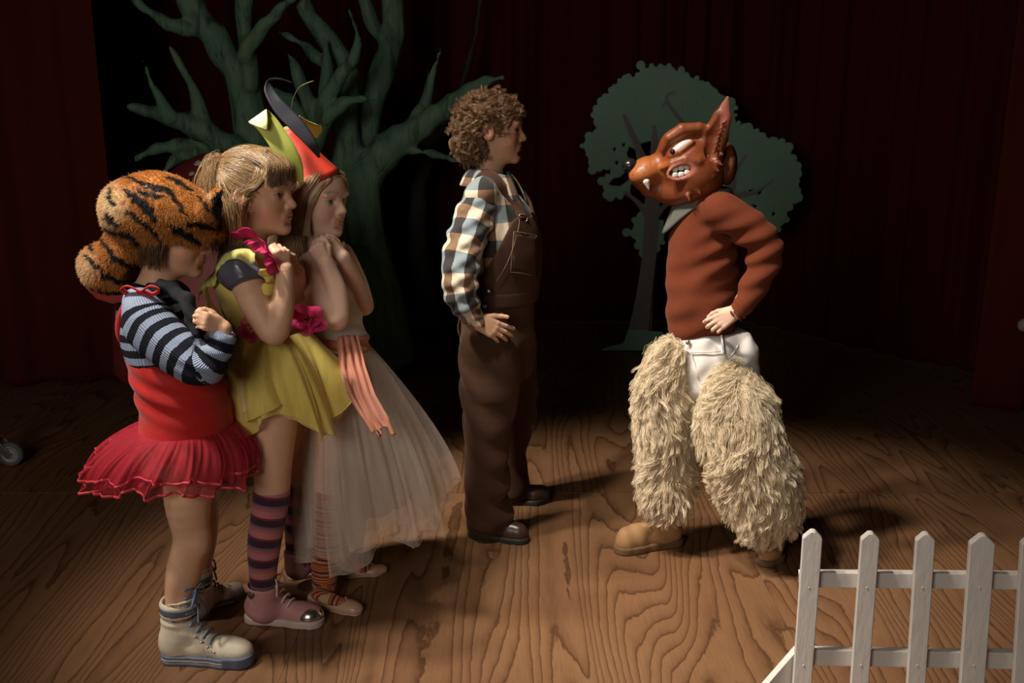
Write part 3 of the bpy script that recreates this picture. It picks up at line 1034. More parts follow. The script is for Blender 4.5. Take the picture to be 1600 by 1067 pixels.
class Head:
    """child's head; local axes right, forward, up in units of the head height H, origin mid-way chin to crown"""

    def __init__(s, C, fwd, up, H, gaze=None):
        s.C = np.asarray(C, float); s.R = frame(fwd, up); s.H = H
        s.gaze = nrm(gaze) if gaze is not None else s.R[1]

    def L(s, x, y, z):
        return s.C + s.H * (x * s.R[0] + y * s.R[1] + z * s.R[2])

    def loc(s, V):
        return (np.asarray(V) - s.C) @ s.R.T / s.H

    def build(s, m, cheeks=1.0):
        H, R, L = s.H, s.R, s.L
        e = lambda c, r, k, mode='add', RR=None: m.ell(L(*c), np.array(r) * H, R if RR is None else RR, k * H, mode)
        e((0, -0.06, 0.13), (0.365, 0.425, 0.372), 0.05)
        e((0, 0.10, 0.10), (0.32, 0.288, 0.30), 0.10)                  # forehead
        e((0, 0.12, -0.14), (0.275, 0.25, 0.30), 0.10)                 # mid face
        e((0, 0.17, -0.32), (0.205, 0.20, 0.155), 0.10)                  # jaw
        m.ell(L(0, 0.325, -0.408), np.array((0.085, 0.062, 0.066)) * H, R, 0.09 * H)
        for x in (-1, 1):
            e((x * 0.165, 0.205, -0.165), (0.13 * cheeks, 0.125, 0.13), 0.08)
            e((x * 0.155, 0.375, 0.005), (0.085, 0.06, 0.05), 0.06, 'sub')
            e((x * 0.15, 0.335, 0.085), (0.12, 0.05, 0.035), 0.06)     # brow ridge
            e((x * 0.152, 0.268, 0.0), (0.098, 0.092, 0.088), 0.02)    # lids
            e((x * 0.155, 0.365, -0.004), (0.076, 0.055, 0.030), 0.012, 'sub')
            e((x * 0.38, -0.04, -0.03), (0.035, 0.085, 0.125), 0.025, 'add', None)
            e((x * 0.415, -0.025, -0.01), (0.028, 0.045, 0.07), 0.02, 'sub')
        m.cone(L(0, 0.335, 0.03), L(0, 0.428, -0.118), 0.034 * H, 0.050 * H, 0.05 * H)
        for x in (-1, 1):
            e((x * 0.045, 0.39, -0.138), (0.036, 0.042, 0.032), 0.025)
            e((x * 0.026, 0.420, -0.172), (0.016, 0.02, 0.016), 0.012, 'sub')
        e((0, 0.338, -0.245), (0.115, 0.066, 0.070), 0.05)
        e((0, 0.360, -0.234), (0.080, 0.042, 0.022), 0.03)
        e((0, 0.352, -0.287), (0.070, 0.044, 0.026), 0.03)
        e((0, 0.405, -0.260), (0.085, 0.032, 0.005), 0.010, 'sub')
        e((0, 0.375, -0.335), (0.06, 0.022, 0.018), 0.05, 'sub')

    def neck(s, m, base, r0, r1):
        m.cone(s.L(0, -0.08, -0.22), base, r0, r1, 0.03)

    def masks(s, V):
        q = s.loc(V); ax = np.abs(q[:, 0])
        near = (np.abs(q) < (0.6, 0.7, 0.7)).all(axis=1)
        lips = (np.clip(1 - np.abs(q[:, 2] + 0.258) / 0.062 * (1 + 2.2 * ax), 0, 1) > 0.18) & (ax < 0.108) & (q[:, 1] > 0.30)
        bz = 0.105 + 0.03 * np.sin(np.clip((ax - 0.05) / 0.2, 0, 1) * 3.0)
        brow = np.clip(1.25 - np.abs(q[:, 2] - bz) / 0.022, 0, 1) * ((ax > 0.055) & (ax < 0.255) & (q[:, 1] > 0.1))
        lash = np.clip(1 - np.abs(np.hypot((ax - 0.155) / 0.082, (q[:, 2] + 0.002) / 0.036) - 1) / 0.22, 0, 1) * (q[:, 2] > -0.006) * (q[:, 1] > 0.22) * (ax < 0.245)
        blush = np.clip(1 - np.linalg.norm((q - (0, 0.28, -0.16)) * (0, 1, 1), axis=1) / 0.2, 0, 1) * (ax > 0.08) * (q[:, 1] > 0)
        blush = np.maximum(blush, np.clip(1 - np.linalg.norm(q - (0, 0.47, -0.13), axis=1) / 0.1, 0, 1))
        blush = np.maximum(blush, np.clip(1 - np.linalg.norm(np.stack([ax, q[:, 1], q[:, 2]], 1) - (0.40, -0.04, -0.02), axis=1) / 0.15, 0, 1))
        return {'lips': lips * near * 1.0, 'brow': np.maximum(brow, lash) * near, 'blush': blush * near}

    def eyes(s, parent, mat):
        for x in (-1, 1):
            c = s.L(x * 0.152, 0.268, 0.0); r = 0.083 * s.H
            V, F = uv_ball((0, 0, 0), r)
            g = np.arccos(np.clip((V / r) @ s.gaze, -1, 1)) / math.pi * 2
            mesh_obj('eye', V + c, F, mat, parent, attrs={'gaze': g})

    def box(s, pad=0.62):
        return (s.C - pad * s.H, s.C + pad * s.H, 0.0021)


def rot_about(v, axis, a):
    axis = nrm(axis); v = np.asarray(v, float)
    return v * math.cos(a) + np.cross(axis, v) * math.sin(a) + axis * axis.dot(v) * (1 - math.cos(a))


def hand(m, W, d, n, t, S, curls=((20, 30, 20),) * 4, spread=6, thumb=(0.75, 0.55, -0.35), tcurl=25, base_curl=None):
    """W wrist, d towards the knuckles, n out of the back of the hand, t towards the thumb side; S wrist-to-fingertip"""
    d = nrm(d); n = nrm(n - d * np.dot(n, d)); t0 = np.asarray(t, float); t = nrm(t0 - d * t0.dot(d) - n * t0.dot(n))
    offs = (0.155, 0.052, -0.052, -0.150); lens = (0.92, 1.0, 0.94, 0.76); kn = (0.465, 0.485, 0.465, 0.425)
    for o, k in zip(offs, kn):
        m.cone(W + t * o * S * 0.55, W + d * k * S + t * o * S, 0.085 * S, 0.066 * S, 0.05 * S, flat=(n, 0.95))
    m.ell(W + d * 0.22 * S - n * 0.03 * S, (0.17 * S, 0.24 * S, 0.085 * S), np.array([t, d, n]), 0.05 * S)
    if t0 is not None:
        m.ell(W + d * 0.16 * S + t * 0.14 * S - n * 0.045 * S, (0.085 * S, 0.15 * S, 0.085 * S), np.array([t, d, n]), 0.05 * S)
    for i in range(4):
        p = W + d * kn[i] * S + t * offs[i] * S
        a = 0.0; dd = rot_about(d, n, 0)
        dd = nrm(d + t * math.tan(math.radians(spread * (1.5 - i) / 1.5)))
        axis = np.cross(dd, n)
        r = 0.054 * S * (1.0 if i < 3 else 0.88)
        for sgi, (ln, c) in enumerate(zip((0.245, 0.165, 0.125), curls[i])):
            a += math.radians(c)
            v = rot_about(dd, axis, -a)
            q = p + v * ln * lens[i] * S
            m.cone(p, q, r, r * 0.93, 0.035 * S if sgi == 0 else 0.012 * S)
            p = q; r *= 0.92
    p = W + d * 0.17 * S + t * 0.17 * S - n * 0.03 * S
    v = nrm(d * thumb[0] + t * thumb[1] + n * thumb[2]); r = 0.066 * S
    inw = nrm(d * 0.5 - t)
    for ln in (0.20, 0.165, 0.135):
        q = p + v * ln * S
        m.cone(p, q, r, r * 0.9, 0.03 * S); p = q; r *= 0.9
        ax = np.cross(v, inw)
        if np.linalg.norm(ax) > 1e-3: v = rot_about(v, ax, math.radians(tcurl))


def J(px, py, Y, r):
    p = P(px, py, Y)
    return p, M(p, r)


def limb(m, rows, k=0.012, sub=4, flat=None):
    """rows of (px, py, Y, radius px)"""
    A = spline(np.array(rows, float), sub) if len(rows) > 2 else np.array(rows, float)
    pr = [J(*a) for a in A]
    m.chain([p for p, r in pr], [r for p, r in pr], k, flat=flat)
    return [p for p, r in pr], [r for p, r in pr]


def limb_uv(V, pts, ref=(0, -1, 0)):
    """(length along, arc round) of each vertex about a polyline; the cut is turned away from ref"""
    pts = np.asarray(pts); best = np.full(len(V), 1e9); u = np.zeros(len(V)); off = np.zeros((len(V), 3)); ax = np.zeros((len(V), 3))
    s = 0
    for a, b in zip(pts[:-1], pts[1:]):
        e = b - a; L = np.linalg.norm(e); t = np.clip(((V - a) @ e) / (L * L), 0, 1)
        o = V - a - t[:, None] * e; dd = (o ** 2).sum(1)
        mk = dd < best; best = np.where(mk, dd, best); u[mk] = (s + t * L)[mk]; off[mk] = o[mk]; ax[mk] = e / L
        s += L
    ref = np.asarray(ref, float)
    rx = ref - ax * (ax @ ref)[:, None]; rx /= np.linalg.norm(rx, axis=1)[:, None] + 1e-9
    ry = np.cross(ax, rx)
    ang = np.arctan2((off * ry).sum(1), (off * rx).sum(1))
    return u, ang, np.sqrt(best)


# ------------------------------------------------------------------ hair and fur
def hair_mat(name, c0, c1, rough=0.35, spec=0.5):
    m, nt, b = new_mat(name)
    hi = nt.nodes.new('ShaderNodeHairInfo')
    c = mix_n(nt, hi.outputs['Random'], c0, c1)
    nt.links.new(c, b.inputs['Base Color'])
    b.inputs['Roughness'].default_value = rough
    b.inputs['Specular IOR Level'].default_value = spec
    return m


def strands(name, S, r_root, r_tip, mat, parent):
    """S (n, k, 3) strand points in place coordinates"""
    S = np.asarray(S, dtype=np.float32); n, k, _ = S.shape
    cu = bpy.data.hair_curves.new(name)
    cu.add_curves([k] * n)
    cu.points.foreach_set('position', S.reshape(-1)) if hasattr(cu.points[0], 'position') else cu.attributes['position'].data.foreach_set('vector', S.reshape(-1))
    a = cu.attributes.get('radius') or cu.attributes.new('radius', 'FLOAT', 'POINT')
    rr = np.tile(np.linspace(r_root, r_tip, k, dtype=np.float32), n)
    a.data.foreach_set('value', rr)
    cu.materials.append(mat)
    o = bpy.data.objects.new(name, cu)
    return link(o, parent)


# ------------------------------------------------------------------ shoes
def foot_frame(heel, toe):
    heel = np.asarray(heel, float); toe = np.asarray(toe, float)
    d = toe - heel; d[2] = 0
    L = np.linalg.norm(d); f = d / L
    return heel * (1, 1, 0), f, np.array([f[1], -f[0], 0.0]), L


def footprint(x, y, L, side, grow=0.0, w=1.0):
    """signed distance in the plane of the sole; x right, y forward from the heel edge"""
    def cap(a, b, ra, rb):
        e = (b[0] - a[0], b[1] - a[1]); t = np.clip(((x - a[0]) * e[0] + (y - a[1]) * e[1]) / (e[0] ** 2 + e[1] ** 2), 0, 1)
        return np.hypot(x - a[0] - e[0] * t, y - a[1] - e[1] * t) - (ra + (rb - ra) * t)
    s = side
    d = cap((0, 0.125 * L), (s * 0.01 * L, 0.45 * L), 0.125 * L * w, 0.125 * L * w)
    d = smin(d, cap((s * 0.01 * L, 0.45 * L), (s * 0.02 * L, 0.70 * L), 0.13 * L * w, 0.175 * L * w), 0.05 * L)
    d = smin(d, cap((s * 0.02 * L, 0.70 * L), (-s * 0.025 * L, 0.855 * L), 0.175 * L * w, 0.142 * L * w), 0.05 * L)
    return d - grow


class Shoe:
    def __init__(s, heel, toe, side=1):
        s.o, s.f, s.r, s.L = foot_frame(heel, toe); s.side = side
        s.R = np.array([s.r, s.f, [0, 0, 1]])

    def W(s, x, y, z):
        """x, y, z in shoe lengths"""
        return s.o + s.L * (x * s.r + y * s.f + z * V3(0, 0, 1))

    def loc(s, V):
        return (np.asarray(V) - s.o) @ s.R.T / s.L

    def slab(s, m, z0, z1, grow=0.0, k=0.004, w=1.0, mode='add', y0=None, y1=None):
        o, r, f, L = s.o, s.r, s.f, s.L

        def fn(X, Y, Z):
            x = (X - o[0]) * r[0] + (Y - o[1]) * r[1]; y = (X - o[0]) * f[0] + (Y - o[1]) * f[1]
            d = footprint(x, y, L, s.side, grow * L, w)
            if y0 is not None: d = np.maximum(d, y0 * L - y)
            if y1 is not None: d = np.maximum(d, y - y1 * L)
            return smax(d + 0 * Z, np.abs(Z - (z0 + z1) * L / 2) - (z1 - z0) * L / 2, 0.012 * L)
        c = s.W(0, 0.5, 0)
        m.op(mode, fn, c - 0.62 * L, c + 0.62 * L, k)

    def low(s, m, z0, toe_h=0.16, instep=0.30, ankle=0.34, w=1.0):
        """closed upper from the sole to the ankle opening"""
        W, L, R = s.W, s.L, s.R
        e = lambda c, r, k=0.05: m.ell(W(*c), np.array(r) * L, R, k * L)
        e((0, 0.14, z0 + 0.10), (0.125 * w, 0.15, 0.17), 0.0)
        e((s.side * 0.01, 0.42, z0 + 0.05), (0.125 * w, 0.25, 0.06 + toe_h * 0.48))
        e((s.side * 0.015, 0.70, z0 + 0.04), (0.168 * w, 0.21, toe_h * 0.85))
        e((-s.side * 0.01, 0.84, z0 + 0.035), (0.145 * w, 0.155, toe_h * 0.75))
        m.cone(W(0, 0.62, z0 + toe_h * 0.55), W(0, 0.32, z0 + instep * 0.75), 0.085 * L * w, 0.10 * L * w, 0.06 * L)
        m.plane(W(0, 0, z0 * 0.8), (0, 0, -1))


def lace_run(s, pts, r, n=6):
    V, F = tube_mesh(spline(np.array(pts), 6), r, n)
    return V, F


def sheet(fn, nu, nv, closed=False):
    """grid surface fn(u, v) -> point, u 0..1 around/across, v 0..1 down; closed joins u ends"""
    u = np.linspace(0, 1, nu, endpoint=not closed); v = np.linspace(0, 1, nv)
    U, Vv = np.meshgrid(u, v)
    pts = fn(U.ravel(), Vv.ravel())
    F = []
    idx = np.arange(nu * nv).reshape(nv, nu)
    a = idx[:-1, :]; b = idx[1:, :]
    if closed:
        F = np.stack([a, np.roll(a, -1, 1), np.roll(b, -1, 1), b], -1).reshape(-1, 4)
    else:
        F = np.stack([a[:, :-1], a[:, 1:], b[:, 1:], b[:, :-1]], -1).reshape(-1, 4)
    return pts, F


def loft(rows, n=48):
    """rows of (centre, right-radius vec, forward-radius vec) -> closed tube surface points fn"""
    C = np.array([r[0] for r in rows]); A = np.array([r[1] for r in rows]); B = np.array([r[2] for r in rows])
    return C, A, B
# ------------------------------------------------------------------ boy in checked shirt and brown corduroy dungarees
def build_boy():
    YB = 2.80
    root = empty('person', (P(780, 830, YB)[0], YB, 0), 'child with curly brown hair in checked shirt and brown corduroy dungarees', 'person')
    fwd = nrm((1, -0.30, 0)); side = V3(-fwd[1], fwd[0], 0) * -1      # side: towards the camera
    if side[1] > 0: side = -side
    hd = Head(P(771, 201, YB), (1, -0.06, -0.03), (0.02, 0, 1), M(P(771, 201, YB), 110), gaze=(1, -0.1, -0.02))
    b = Model()
    hd.build(b)
    hd.neck(b, P(768, 296, YB), M(P(768, 290, YB), 18), M(P(768, 290, YB), 21))
    limb(b, [(768, 318, YB, 30), (772, 360, YB, 42), (775, 430, YB, 40), (775, 490, YB, 40)], 0.03)
    limb(b, [(752, 315, 2.70, 20), (718, 420, 2.60, 17), (735, 490, 2.595, 13.5), (744, 503, 2.60, 12.5)], 0.02, 3)   # near arm
    limb(b, [(785, 315, 2.92, 20), (800, 420, 3.0, 17), (812, 490, 2.94, 13)], 0.02, 3)
    W = P(743, 501, 2.60)
    hand(b, W, (0.86, 0.05, -0.42), (0.15, -0.93, 0.28), (0.5, -0.1, 0.8), M(W, 70), curls=((14, 18, 10), (18, 20, 12), (20, 24, 12), (26, 26, 16)), spread=9, thumb=(0.75, 0.45, 0.1), tcurl=8)
    limb(b, [(774, 500, 2.75, 32), (765, 660, 2.70, 24), (762, 800, 2.70, 16)], 0.02)
    limb(b, [(788, 500, 2.85, 32), (800, 650, 2.92, 22), (802, 760, 2.95, 14)], 0.02)
    hb = (P(732, 545, 2.52), P(805, 475, 2.70))
    V, Q = b.mesh(0.005, [hd.box(), (np.minimum(*hb[:2]) - 0.01, np.maximum(*hb[:2]) + 0.01, 0.0021)])
    mesh_obj('body', V, Q, SKIN, root, attrs=hd.masks(V))
    hd.eyes(root, EYE_BROWN)

    # ---------------------------------------------------- shirt
    m_, nt, bs = new_mat('checked_wool')
    uv = attr_n(nt, 'chk', 'Vector')
    sx = nt.nodes.new('ShaderNodeSeparateXYZ'); nt.links.new(uv, sx.inputs[0])
    wob = noise_n(nt, pos_n(nt), 60, 2)
    def stripes(o, p):
        q = math_n(nt, 'ADD', math_n(nt, 'DIVIDE', o, p), math_n(nt, 'MULTIPLY', wob, 0.05))
        return math_n(nt, 'GREATER_THAN', math_n(nt, 'FRACT', q), 0.5)
    r1 = stripes(sx.outputs[0], 0.094); c1 = stripes(sx.outputs[1], 0.076)
    speck = noise_n(nt, pos_n(nt), 700, 2, 0.7)
    cream = mix_n(nt, speck, (0.52, 0.43, 0.31), (0.72, 0.62, 0.47))
    brown = mix_n(nt, speck, (0.085, 0.042, 0.022), (0.30, 0.185, 0.110))
    blue = mix_n(nt, speck, (0.10, 0.13, 0.145), (0.34, 0.40, 0.41))
    black = mix_n(nt, speck, (0.018, 0.017, 0.017), (0.055, 0.050, 0.046))
    nt.links.new(mix_n(nt, r1, mix_n(nt, c1, cream, brown), mix_n(nt, c1, blue, black)), bs.inputs['Base Color'])
    bs.inputs['Roughness'].default_value = 0.95; bs.inputs['Specular IOR Level'].default_value = 0.1; bs.inputs['Sheen Weight'].default_value = 0.15
    bump_n(nt, bs, speck, 0.3, 0.002)
    SHIRT = m_
    sh = Model()
    limb(sh, [(764, 314, YB, 30), (769, 330, YB, 47), (778, 358, YB, 58), (782, 400, YB, 59), (782, 445, YB, 55), (778, 470, YB, 50)], 0.02, 4, flat=(side, 1.22))
    sh.cone(P(752, 302, 2.70), P(780, 300, 2.93), M(P(752, 302, 2.7), 26), M(P(780, 300, 2.9), 26), 0.03)
    sh.disp(lambda X, Y, Z: 0.004 * np.sin(60 * Z + 30 * X + 12 * Y) * np.sin(22 * X - 10 * Y + 3))
    sh.plane(P(775, 462, YB), (0, 0, -1))
    V, Q = sh.mesh(0.0055)
    ctr = [P(770, 250, YB), P(780, 520, YB)]
    u, a, r = limb_uv(V, ctr, side)
    shirt = mesh_obj('shirt', V, Q, SHIRT, root, attrs={'chk': np.stack([u + 0.02, a * 0.125, 0 * u], 1)})

    def sleeve(rows, ph, wrist):
        m = Model()
        pts, rad = limb(m, rows, 0.012, 5)
        m.disp(lambda X, Y, Z: 0.0045 * np.sin(95 * Z + 60 * X + ph) * np.sin(31 * X + 25 * Y + 40 * Z) + 0.003 * np.sin(140 * Z - 70 * X + ph))
        V, Q = m.mesh(0.0045)
        u, a, r = limb_uv(V, pts)
        mesh_obj('sleeve', V, Q, SHIRT, shirt, attrs={'chk': np.stack([u + 0.03, a * 0.058 + 0.015, 0 * u], 1)})
        # cuff
        m = Model(); p, rr = J(*wrist[0]); q, r2 = J(*wrist[1])
        m.cone(p, q, rr, r2, 0.0)
        m.cone(q - (p - q) * -0.2, q + (q - p) * 0.8, r2 * 0.8, r2 * 0.82, 0.002, 'sub')
        m.disp(lambda X, Y, Z: 0.0015 * np.sin(160 * Z + 120 * X))
        V, Q = m.mesh(0.0028)
        u, a, r = limb_uv(V, [p, q])
        mesh_obj('cuff', V, Q, SHIRT, shirt, attrs={'chk': np.stack([u + 0.07, a * 0.05 + 0.02, 0 * u], 1)})

    sleeve([(754, 306, 2.73, 20), (749, 320, 2.70, 28), (739, 345, 2.68, 31), (728, 378, 2.645, 31), (720, 410, 2.615, 29.5), (718, 440, 2.60, 28), (724, 468, 2.595, 25), (733, 488, 2.60, 19)], 0.4,
           [(732, 486, 2.60, 18.5), (744, 504, 2.60, 15.5)])
    sleeve([(784, 300, 2.90, 24), (792, 330, 2.95, 28), (800, 380, 2.98, 28), (806, 440, 2.98, 25), (812, 480, 2.95, 19)], 1.4,
           [(812, 478, 2.95, 18), (816, 496, 2.94, 15)])
    # buttons on the near cuff / dungaree side are below.  collar: two flaps round the neck
    C0 = P(768, 279, YB); fw = fwd
    def collar(u, v):
        a = (u - 0.5) * 2 * math.pi * 0.90 + math.pi
        ca, sa = np.cos(a), np.sin(a)                      # a = pi is the nape, ends meet in front
        rr = 0.056 + 0.030 * v + 0.012 * np.maximum(ca, 0) * v
        drop = 0.024 * (1 - v) - 0.030 * v - 0.030 * np.clip(ca, -0.3, 1) * (0.4 + v)
        pt = C0 + (rr * ca * 1.08)[:, None] * fw + (rr * sa)[:, None] * side
        pt[:, 2] += drop + 0.010 * np.sin(v * math.pi)
        return pt
    V, F = sheet(collar, 40, 9)
    u, a, r = limb_uv(V, [P(768, 200, YB), P(768, 320, YB)], side)
    o = mesh_obj('collar', V, F, SHIRT, shirt, attrs={'chk': np.stack([V[:, 2] + 0.01, a * 0.08, 0 * a], 1)})
    s_ = o.modifiers.new('thickness', 'SOLIDIFY'); s_.thickness = 0.004

    # ---------------------------------------------------- dungarees
    m_, nt, bs = new_mat('brown_corduroy')
    co = pos_n(nt)
    c = mix_n(nt, noise_n(nt, co, 9, 4), (0.036, 0.016, 0.009), (0.068, 0.033, 0.019))
    w = nt.nodes.new('ShaderNodeTexWave'); w.wave_type = 'BANDS'; w.bands_direction = 'X'; w.inputs['Scale'].default_value = 190; w.inputs['Distortion'].default_value = 0.6
    nt.links.new(co, w.inputs['Vector'])
    nt.links.new(c, bs.inputs['Base Color'])
    bs.inputs['Roughness'].default_value = 0.85; bs.inputs['Sheen Weight'].default_value = 0.18; bs.inputs['Sheen Tint'].default_value = (0.55, 0.33, 0.24, 1); bs.inputs['Specular IOR Level'].default_value = 0.15
    bump_n(nt, bs, w.outputs['Fac'], 0.10, 0.001)
    CORD = m_
    SEAM = simple_mat('tan_stitching', (0.20, 0.12, 0.07), 0.8)
    BRASS = simple_mat('steel_button', (0.55, 0.52, 0.47), 0.3, 0.05, 40, 0, 0.9)
    tr = Model()
    # hips and legs
    limb(tr, [(779, 452, YB, 55), (777, 480, YB, 57), (776, 520, YB, 58), (776, 560, YB, 57)], 0.02, 4, flat=(side, 1.2))
    near = [(766, 545, 2.71, 50), (766, 600, 2.70, 45), (763, 660, 2.69, 38), (760, 710, 2.69, 36), (759, 752, 2.69, 35), (758, 780, 2.69, 31), (764, 806, 2.69, 33)]
    far = [(792, 545, 2.89, 44), (800, 610, 2.92, 38), (801, 665, 2.94, 32), (798, 705, 2.95, 26), (798, 735, 2.96, 27), (802, 762, 2.96, 25)]
    limb(tr, near, 0.02, 4); limb(tr, far, 0.02, 4)
    def folds(X, Y, Z):
        low = np.clip((0.42 - Z) / 0.42, 0, 1)
        return (0.004 + 0.013 * low * low) * np.sin(62 * Z + 24 * X + 3 * np.sin(20 * Y)) * (0.4 + 0.6 * np.sin(18 * X + 14 * Y + 9 * Z)) + 0.005 * np.sin(16 * Z + 40 * X + 20 * Y)
    tr.disp(folds)
    # bib: front part of the torso above the waist
    tb = Model()
    limb(tb, [(769, 330, YB, 50), (779, 358, YB, 61), (784, 400, YB, 62), (783, 445, YB, 59), (779, 470, YB, 58)], 0.02, 4, flat=(side, 1.23))
    def bib(X, Y, Z):
        # keep where the forward coordinate passes a line that leans back towards the waist
        f = (X - tc[0]) * fwd[0] + (Y - tc[1]) * fwd[1]
        zt = P(813, 334, YB)[2]; zb = P(770, 452, YB)[2]
        h = np.clip((zt - Z) / (zt - zb), 0, 1)
        edge = 0.068 - 0.085 * h - 0.10 * h ** 4
        back = -0.075 + 0.02 * h - 0.03 * h ** 3            # a lower back panel
        return np.maximum(np.minimum(edge - f, np.maximum(f - back, Z - zt + 0.10)), Z - zt)
    tc = P(782, 400, YB)
    tb.op('int', bib, [-99] * 3, [99] * 3, 0.003)
    tb.plane(P(779, 466, YB), (0, 0, -1))
    V1, Q1 = tr.mesh(0.0055); V2, Q2 = tb.mesh(0.0045)
    V = np.vstack([V1, V2]); Q = np.vstack([Q1, Q2 + len(V1)])
    dg = mesh_obj('dungarees', V, Q, CORD, root)
    # waistband
    tb2 = Model()
    limb(tb2, [(783, 440, YB, 60.5), (780, 466, YB, 60.5)], 0.0, 1, flat=(side, 1.23))
    tb2.plane(P(782, 446, YB), (0, 0, 1), 0.004); tb2.plane(P(780, 468, YB), (0, 0, -1), 0.004)
    V, Q = tb2.mesh(0.0045)
    mesh_obj('waistband', V, Q, CORD, dg)

    def on_torso(px, py, out=0.006, rr=62):
        """point on the near side of the torso under a photo pixel"""
        lo, hi = 2.5, 2.80
        c = np.interp(py, [318, 355, 400, 445, 470], [768, 780, 784, 783, 779])
        rx = np.interp(py, [280, 300, 330, 358, 400, 445, 470], [25, 36, 50, 61, 62, 59, 58])
        best = None
        for Y in np.linspace(2.80, 2.58, 90):
            p = P(px, py, Y); cc = P(c, py, YB)
            dv = p - cc; r = M(cc, rx)
            f = dv.dot(fwd); s = dv.dot(side) / 1.23
            if f * f + s * s > (r + out) ** 2: return p
        return p
    def strap(pix, w):
        pts = spline(np.array([on_torso(*q) if len(q) == 2 else P(*q) for q in pix]), 6)
        ctr = np.array([P(774, 330, YB)])
        T = np.gradient(pts, axis=0); T /= np.linalg.norm(T, axis=1)[:, None]
        N = pts - P(772, 345, YB); N -= T * (N * T).sum(1)[:, None]; N /= np.linalg.norm(N, axis=1)[:, None]
        B = np.cross(T, N)
        Vs = []
        for o in ((-w, 0.001), (w, 0.001), (w, 0.0075), (-w, 0.0075)):
            Vs.append(pts + B * o[0] + N * o[1])
        V = np.concatenate(Vs); n = len(pts)
        F = []
        for k in range(4):
            a = np.arange(n - 1) + k * n; bq = np.arange(n - 1) + ((k + 1) % 4) * n
            F.append(np.stack([a, a + 1, bq + 1, bq], 1))
        return mesh_obj('shoulder_strap', V, np.vstack(F), CORD, dg)
    strap([(816, 342), (806, 322), (792, 304), (778, 286, 2.72), (764, 274, 2.73), (750, 274, 2.745), (738, 288, 2.755), (729, 306, 2.765), (722, 325, 2.78)], 0.017)
    strap([(832, 338, 2.76), (826, 316, 2.80), (812, 296, 2.84), (796, 284, 2.88), (776, 280, 2.90), (760, 300, 2.92)], 0.017)
    # buckle, pocket on the bib, buttons
    for q in ((817, 341),):
        p = on_torso(*q, 0.010); n = nrm(p - P(784, 345, YB)); n[2] = 0; n = nrm(n); ax = nrm(np.cross((0, 0, 1), n))
        V, F = tube_mesh([p + ax * 0.016 * math.cos(a) * 1.0 + V3(0, 0, 1) * 0.013 * math.sin(a) for a in np.linspace(0, 2 * np.pi, 17)], 0.0018, 6)
        mesh_obj('buckle', V, F, BRASS, dg)
    for q in ((764, 455), (757, 478)):
        p = on_torso(*q, 0.012)
        V, F = uv_ball((0, 0, 0), 1.0, 14, 8)
        mesh_obj('button', V * (0.0055, 0.003, 0.0055) + p, F, BRASS, dg)
    # bib pocket patch with stitched edge
    def pocket(u, v):
        px = 804 + (838 - 804) * u - 6 * v * (1 - u); py = 362 + 62 * v + 6 * u
        return np.array([on_torso(a, c, 0.0045) for a, c in zip(px, py)])
    V, F = sheet(pocket, 9, 9)
    o = mesh_obj('pocket', V, F, CORD, dg); s_ = o.modifiers.new('thickness', 'SOLIDIFY'); s_.thickness = 0.003
    for pix in ([(803, 362), (820, 364), (837, 367)], [(803, 362), (800, 395), (798, 424)], [(798, 425), (815, 427), (832, 431)], [(812, 340), (811, 352), (804, 380), (792, 412), (776, 440)]):
        pts = spline(np.array([on_torso(a, c, 0.0085) for a, c in pix]), 8)
        V, F = tube_mesh(pts, 0.0009, 5)
        mesh_obj('stitching', V, F, SEAM, dg)
    # loose flap hanging at the back of the hip
    a0, a1 = P(714, 484, 2.74), P(716, 541, 2.74)
    def flap(u, v):
        pt = a0 + v[:, None] * (a1 - a0) + u[:, None] * V3(0.020, 0.05, 0) * (1 - 0.5 * v[:, None])
        pt[:, 0] += 0.004 * np.sin(9 * v) + 0.005 * v
        return pt
    V, F = sheet(flap, 6, 10)
    o = mesh_obj('pocket_flap', V, F, CORD, dg); s_ = o.modifiers.new('thickness', 'SOLIDIFY'); s_.thickness = 0.004

    # ---------------------------------------------------- shoes
    LEA = simple_mat('dark_brown_leather', (0.050, 0.026, 0.017), 0.32, 0.2, 25, 0.12)
    SOLE = simple_mat('black_rubber_sole', (0.022, 0.018, 0.016), 0.6)
    for heel, toe, sd in (((733, 836), (826, 846), -1), ((775, 787), (860, 782), 1)):
        s = Shoe(G(*heel), G(*toe), sd)
        m = Model(); s.low(m, 0.10, 0.22, 0.34)
        m.cone(s.W(0, 0.20, 0.2), s.W(0, 0.16, 0.42), 0.15 * s.L, 0.15 * s.L, 0.04)
        V, Q = m.mesh(0.0035)
        so = mesh_obj('shoe', V, Q, LEA, root)
        m = Model(); s.slab(m, 0.0, 0.095, 0.018)
        V, Q = m.mesh(0.0035)
        mesh_obj('sole', V, Q, SOLE, so)
        pts = [s.W(0.07 * (-1) ** k, 0.50 - 0.035 * k, 0.37 + 0.030 * k) for k in range(5)]
        V, F = lace_run(s, pts, 0.002)
        mesh_obj('lace', V, F, SOLE, so)

    # ---------------------------------------------------- curly hair
    rs = np.random.RandomState(8)
    H = hd.H
    # undercoat shell that the curls grow from
    m = Model()
    m.ell(hd.L(0, -0.06, 0.14), np.array((0.365, 0.405, 0.330)) * H, hd.R)
    m.ell(hd.L(0, -0.27, -0.12), np.array((0.28, 0.20, 0.27)) * H, hd.R, 0.04)
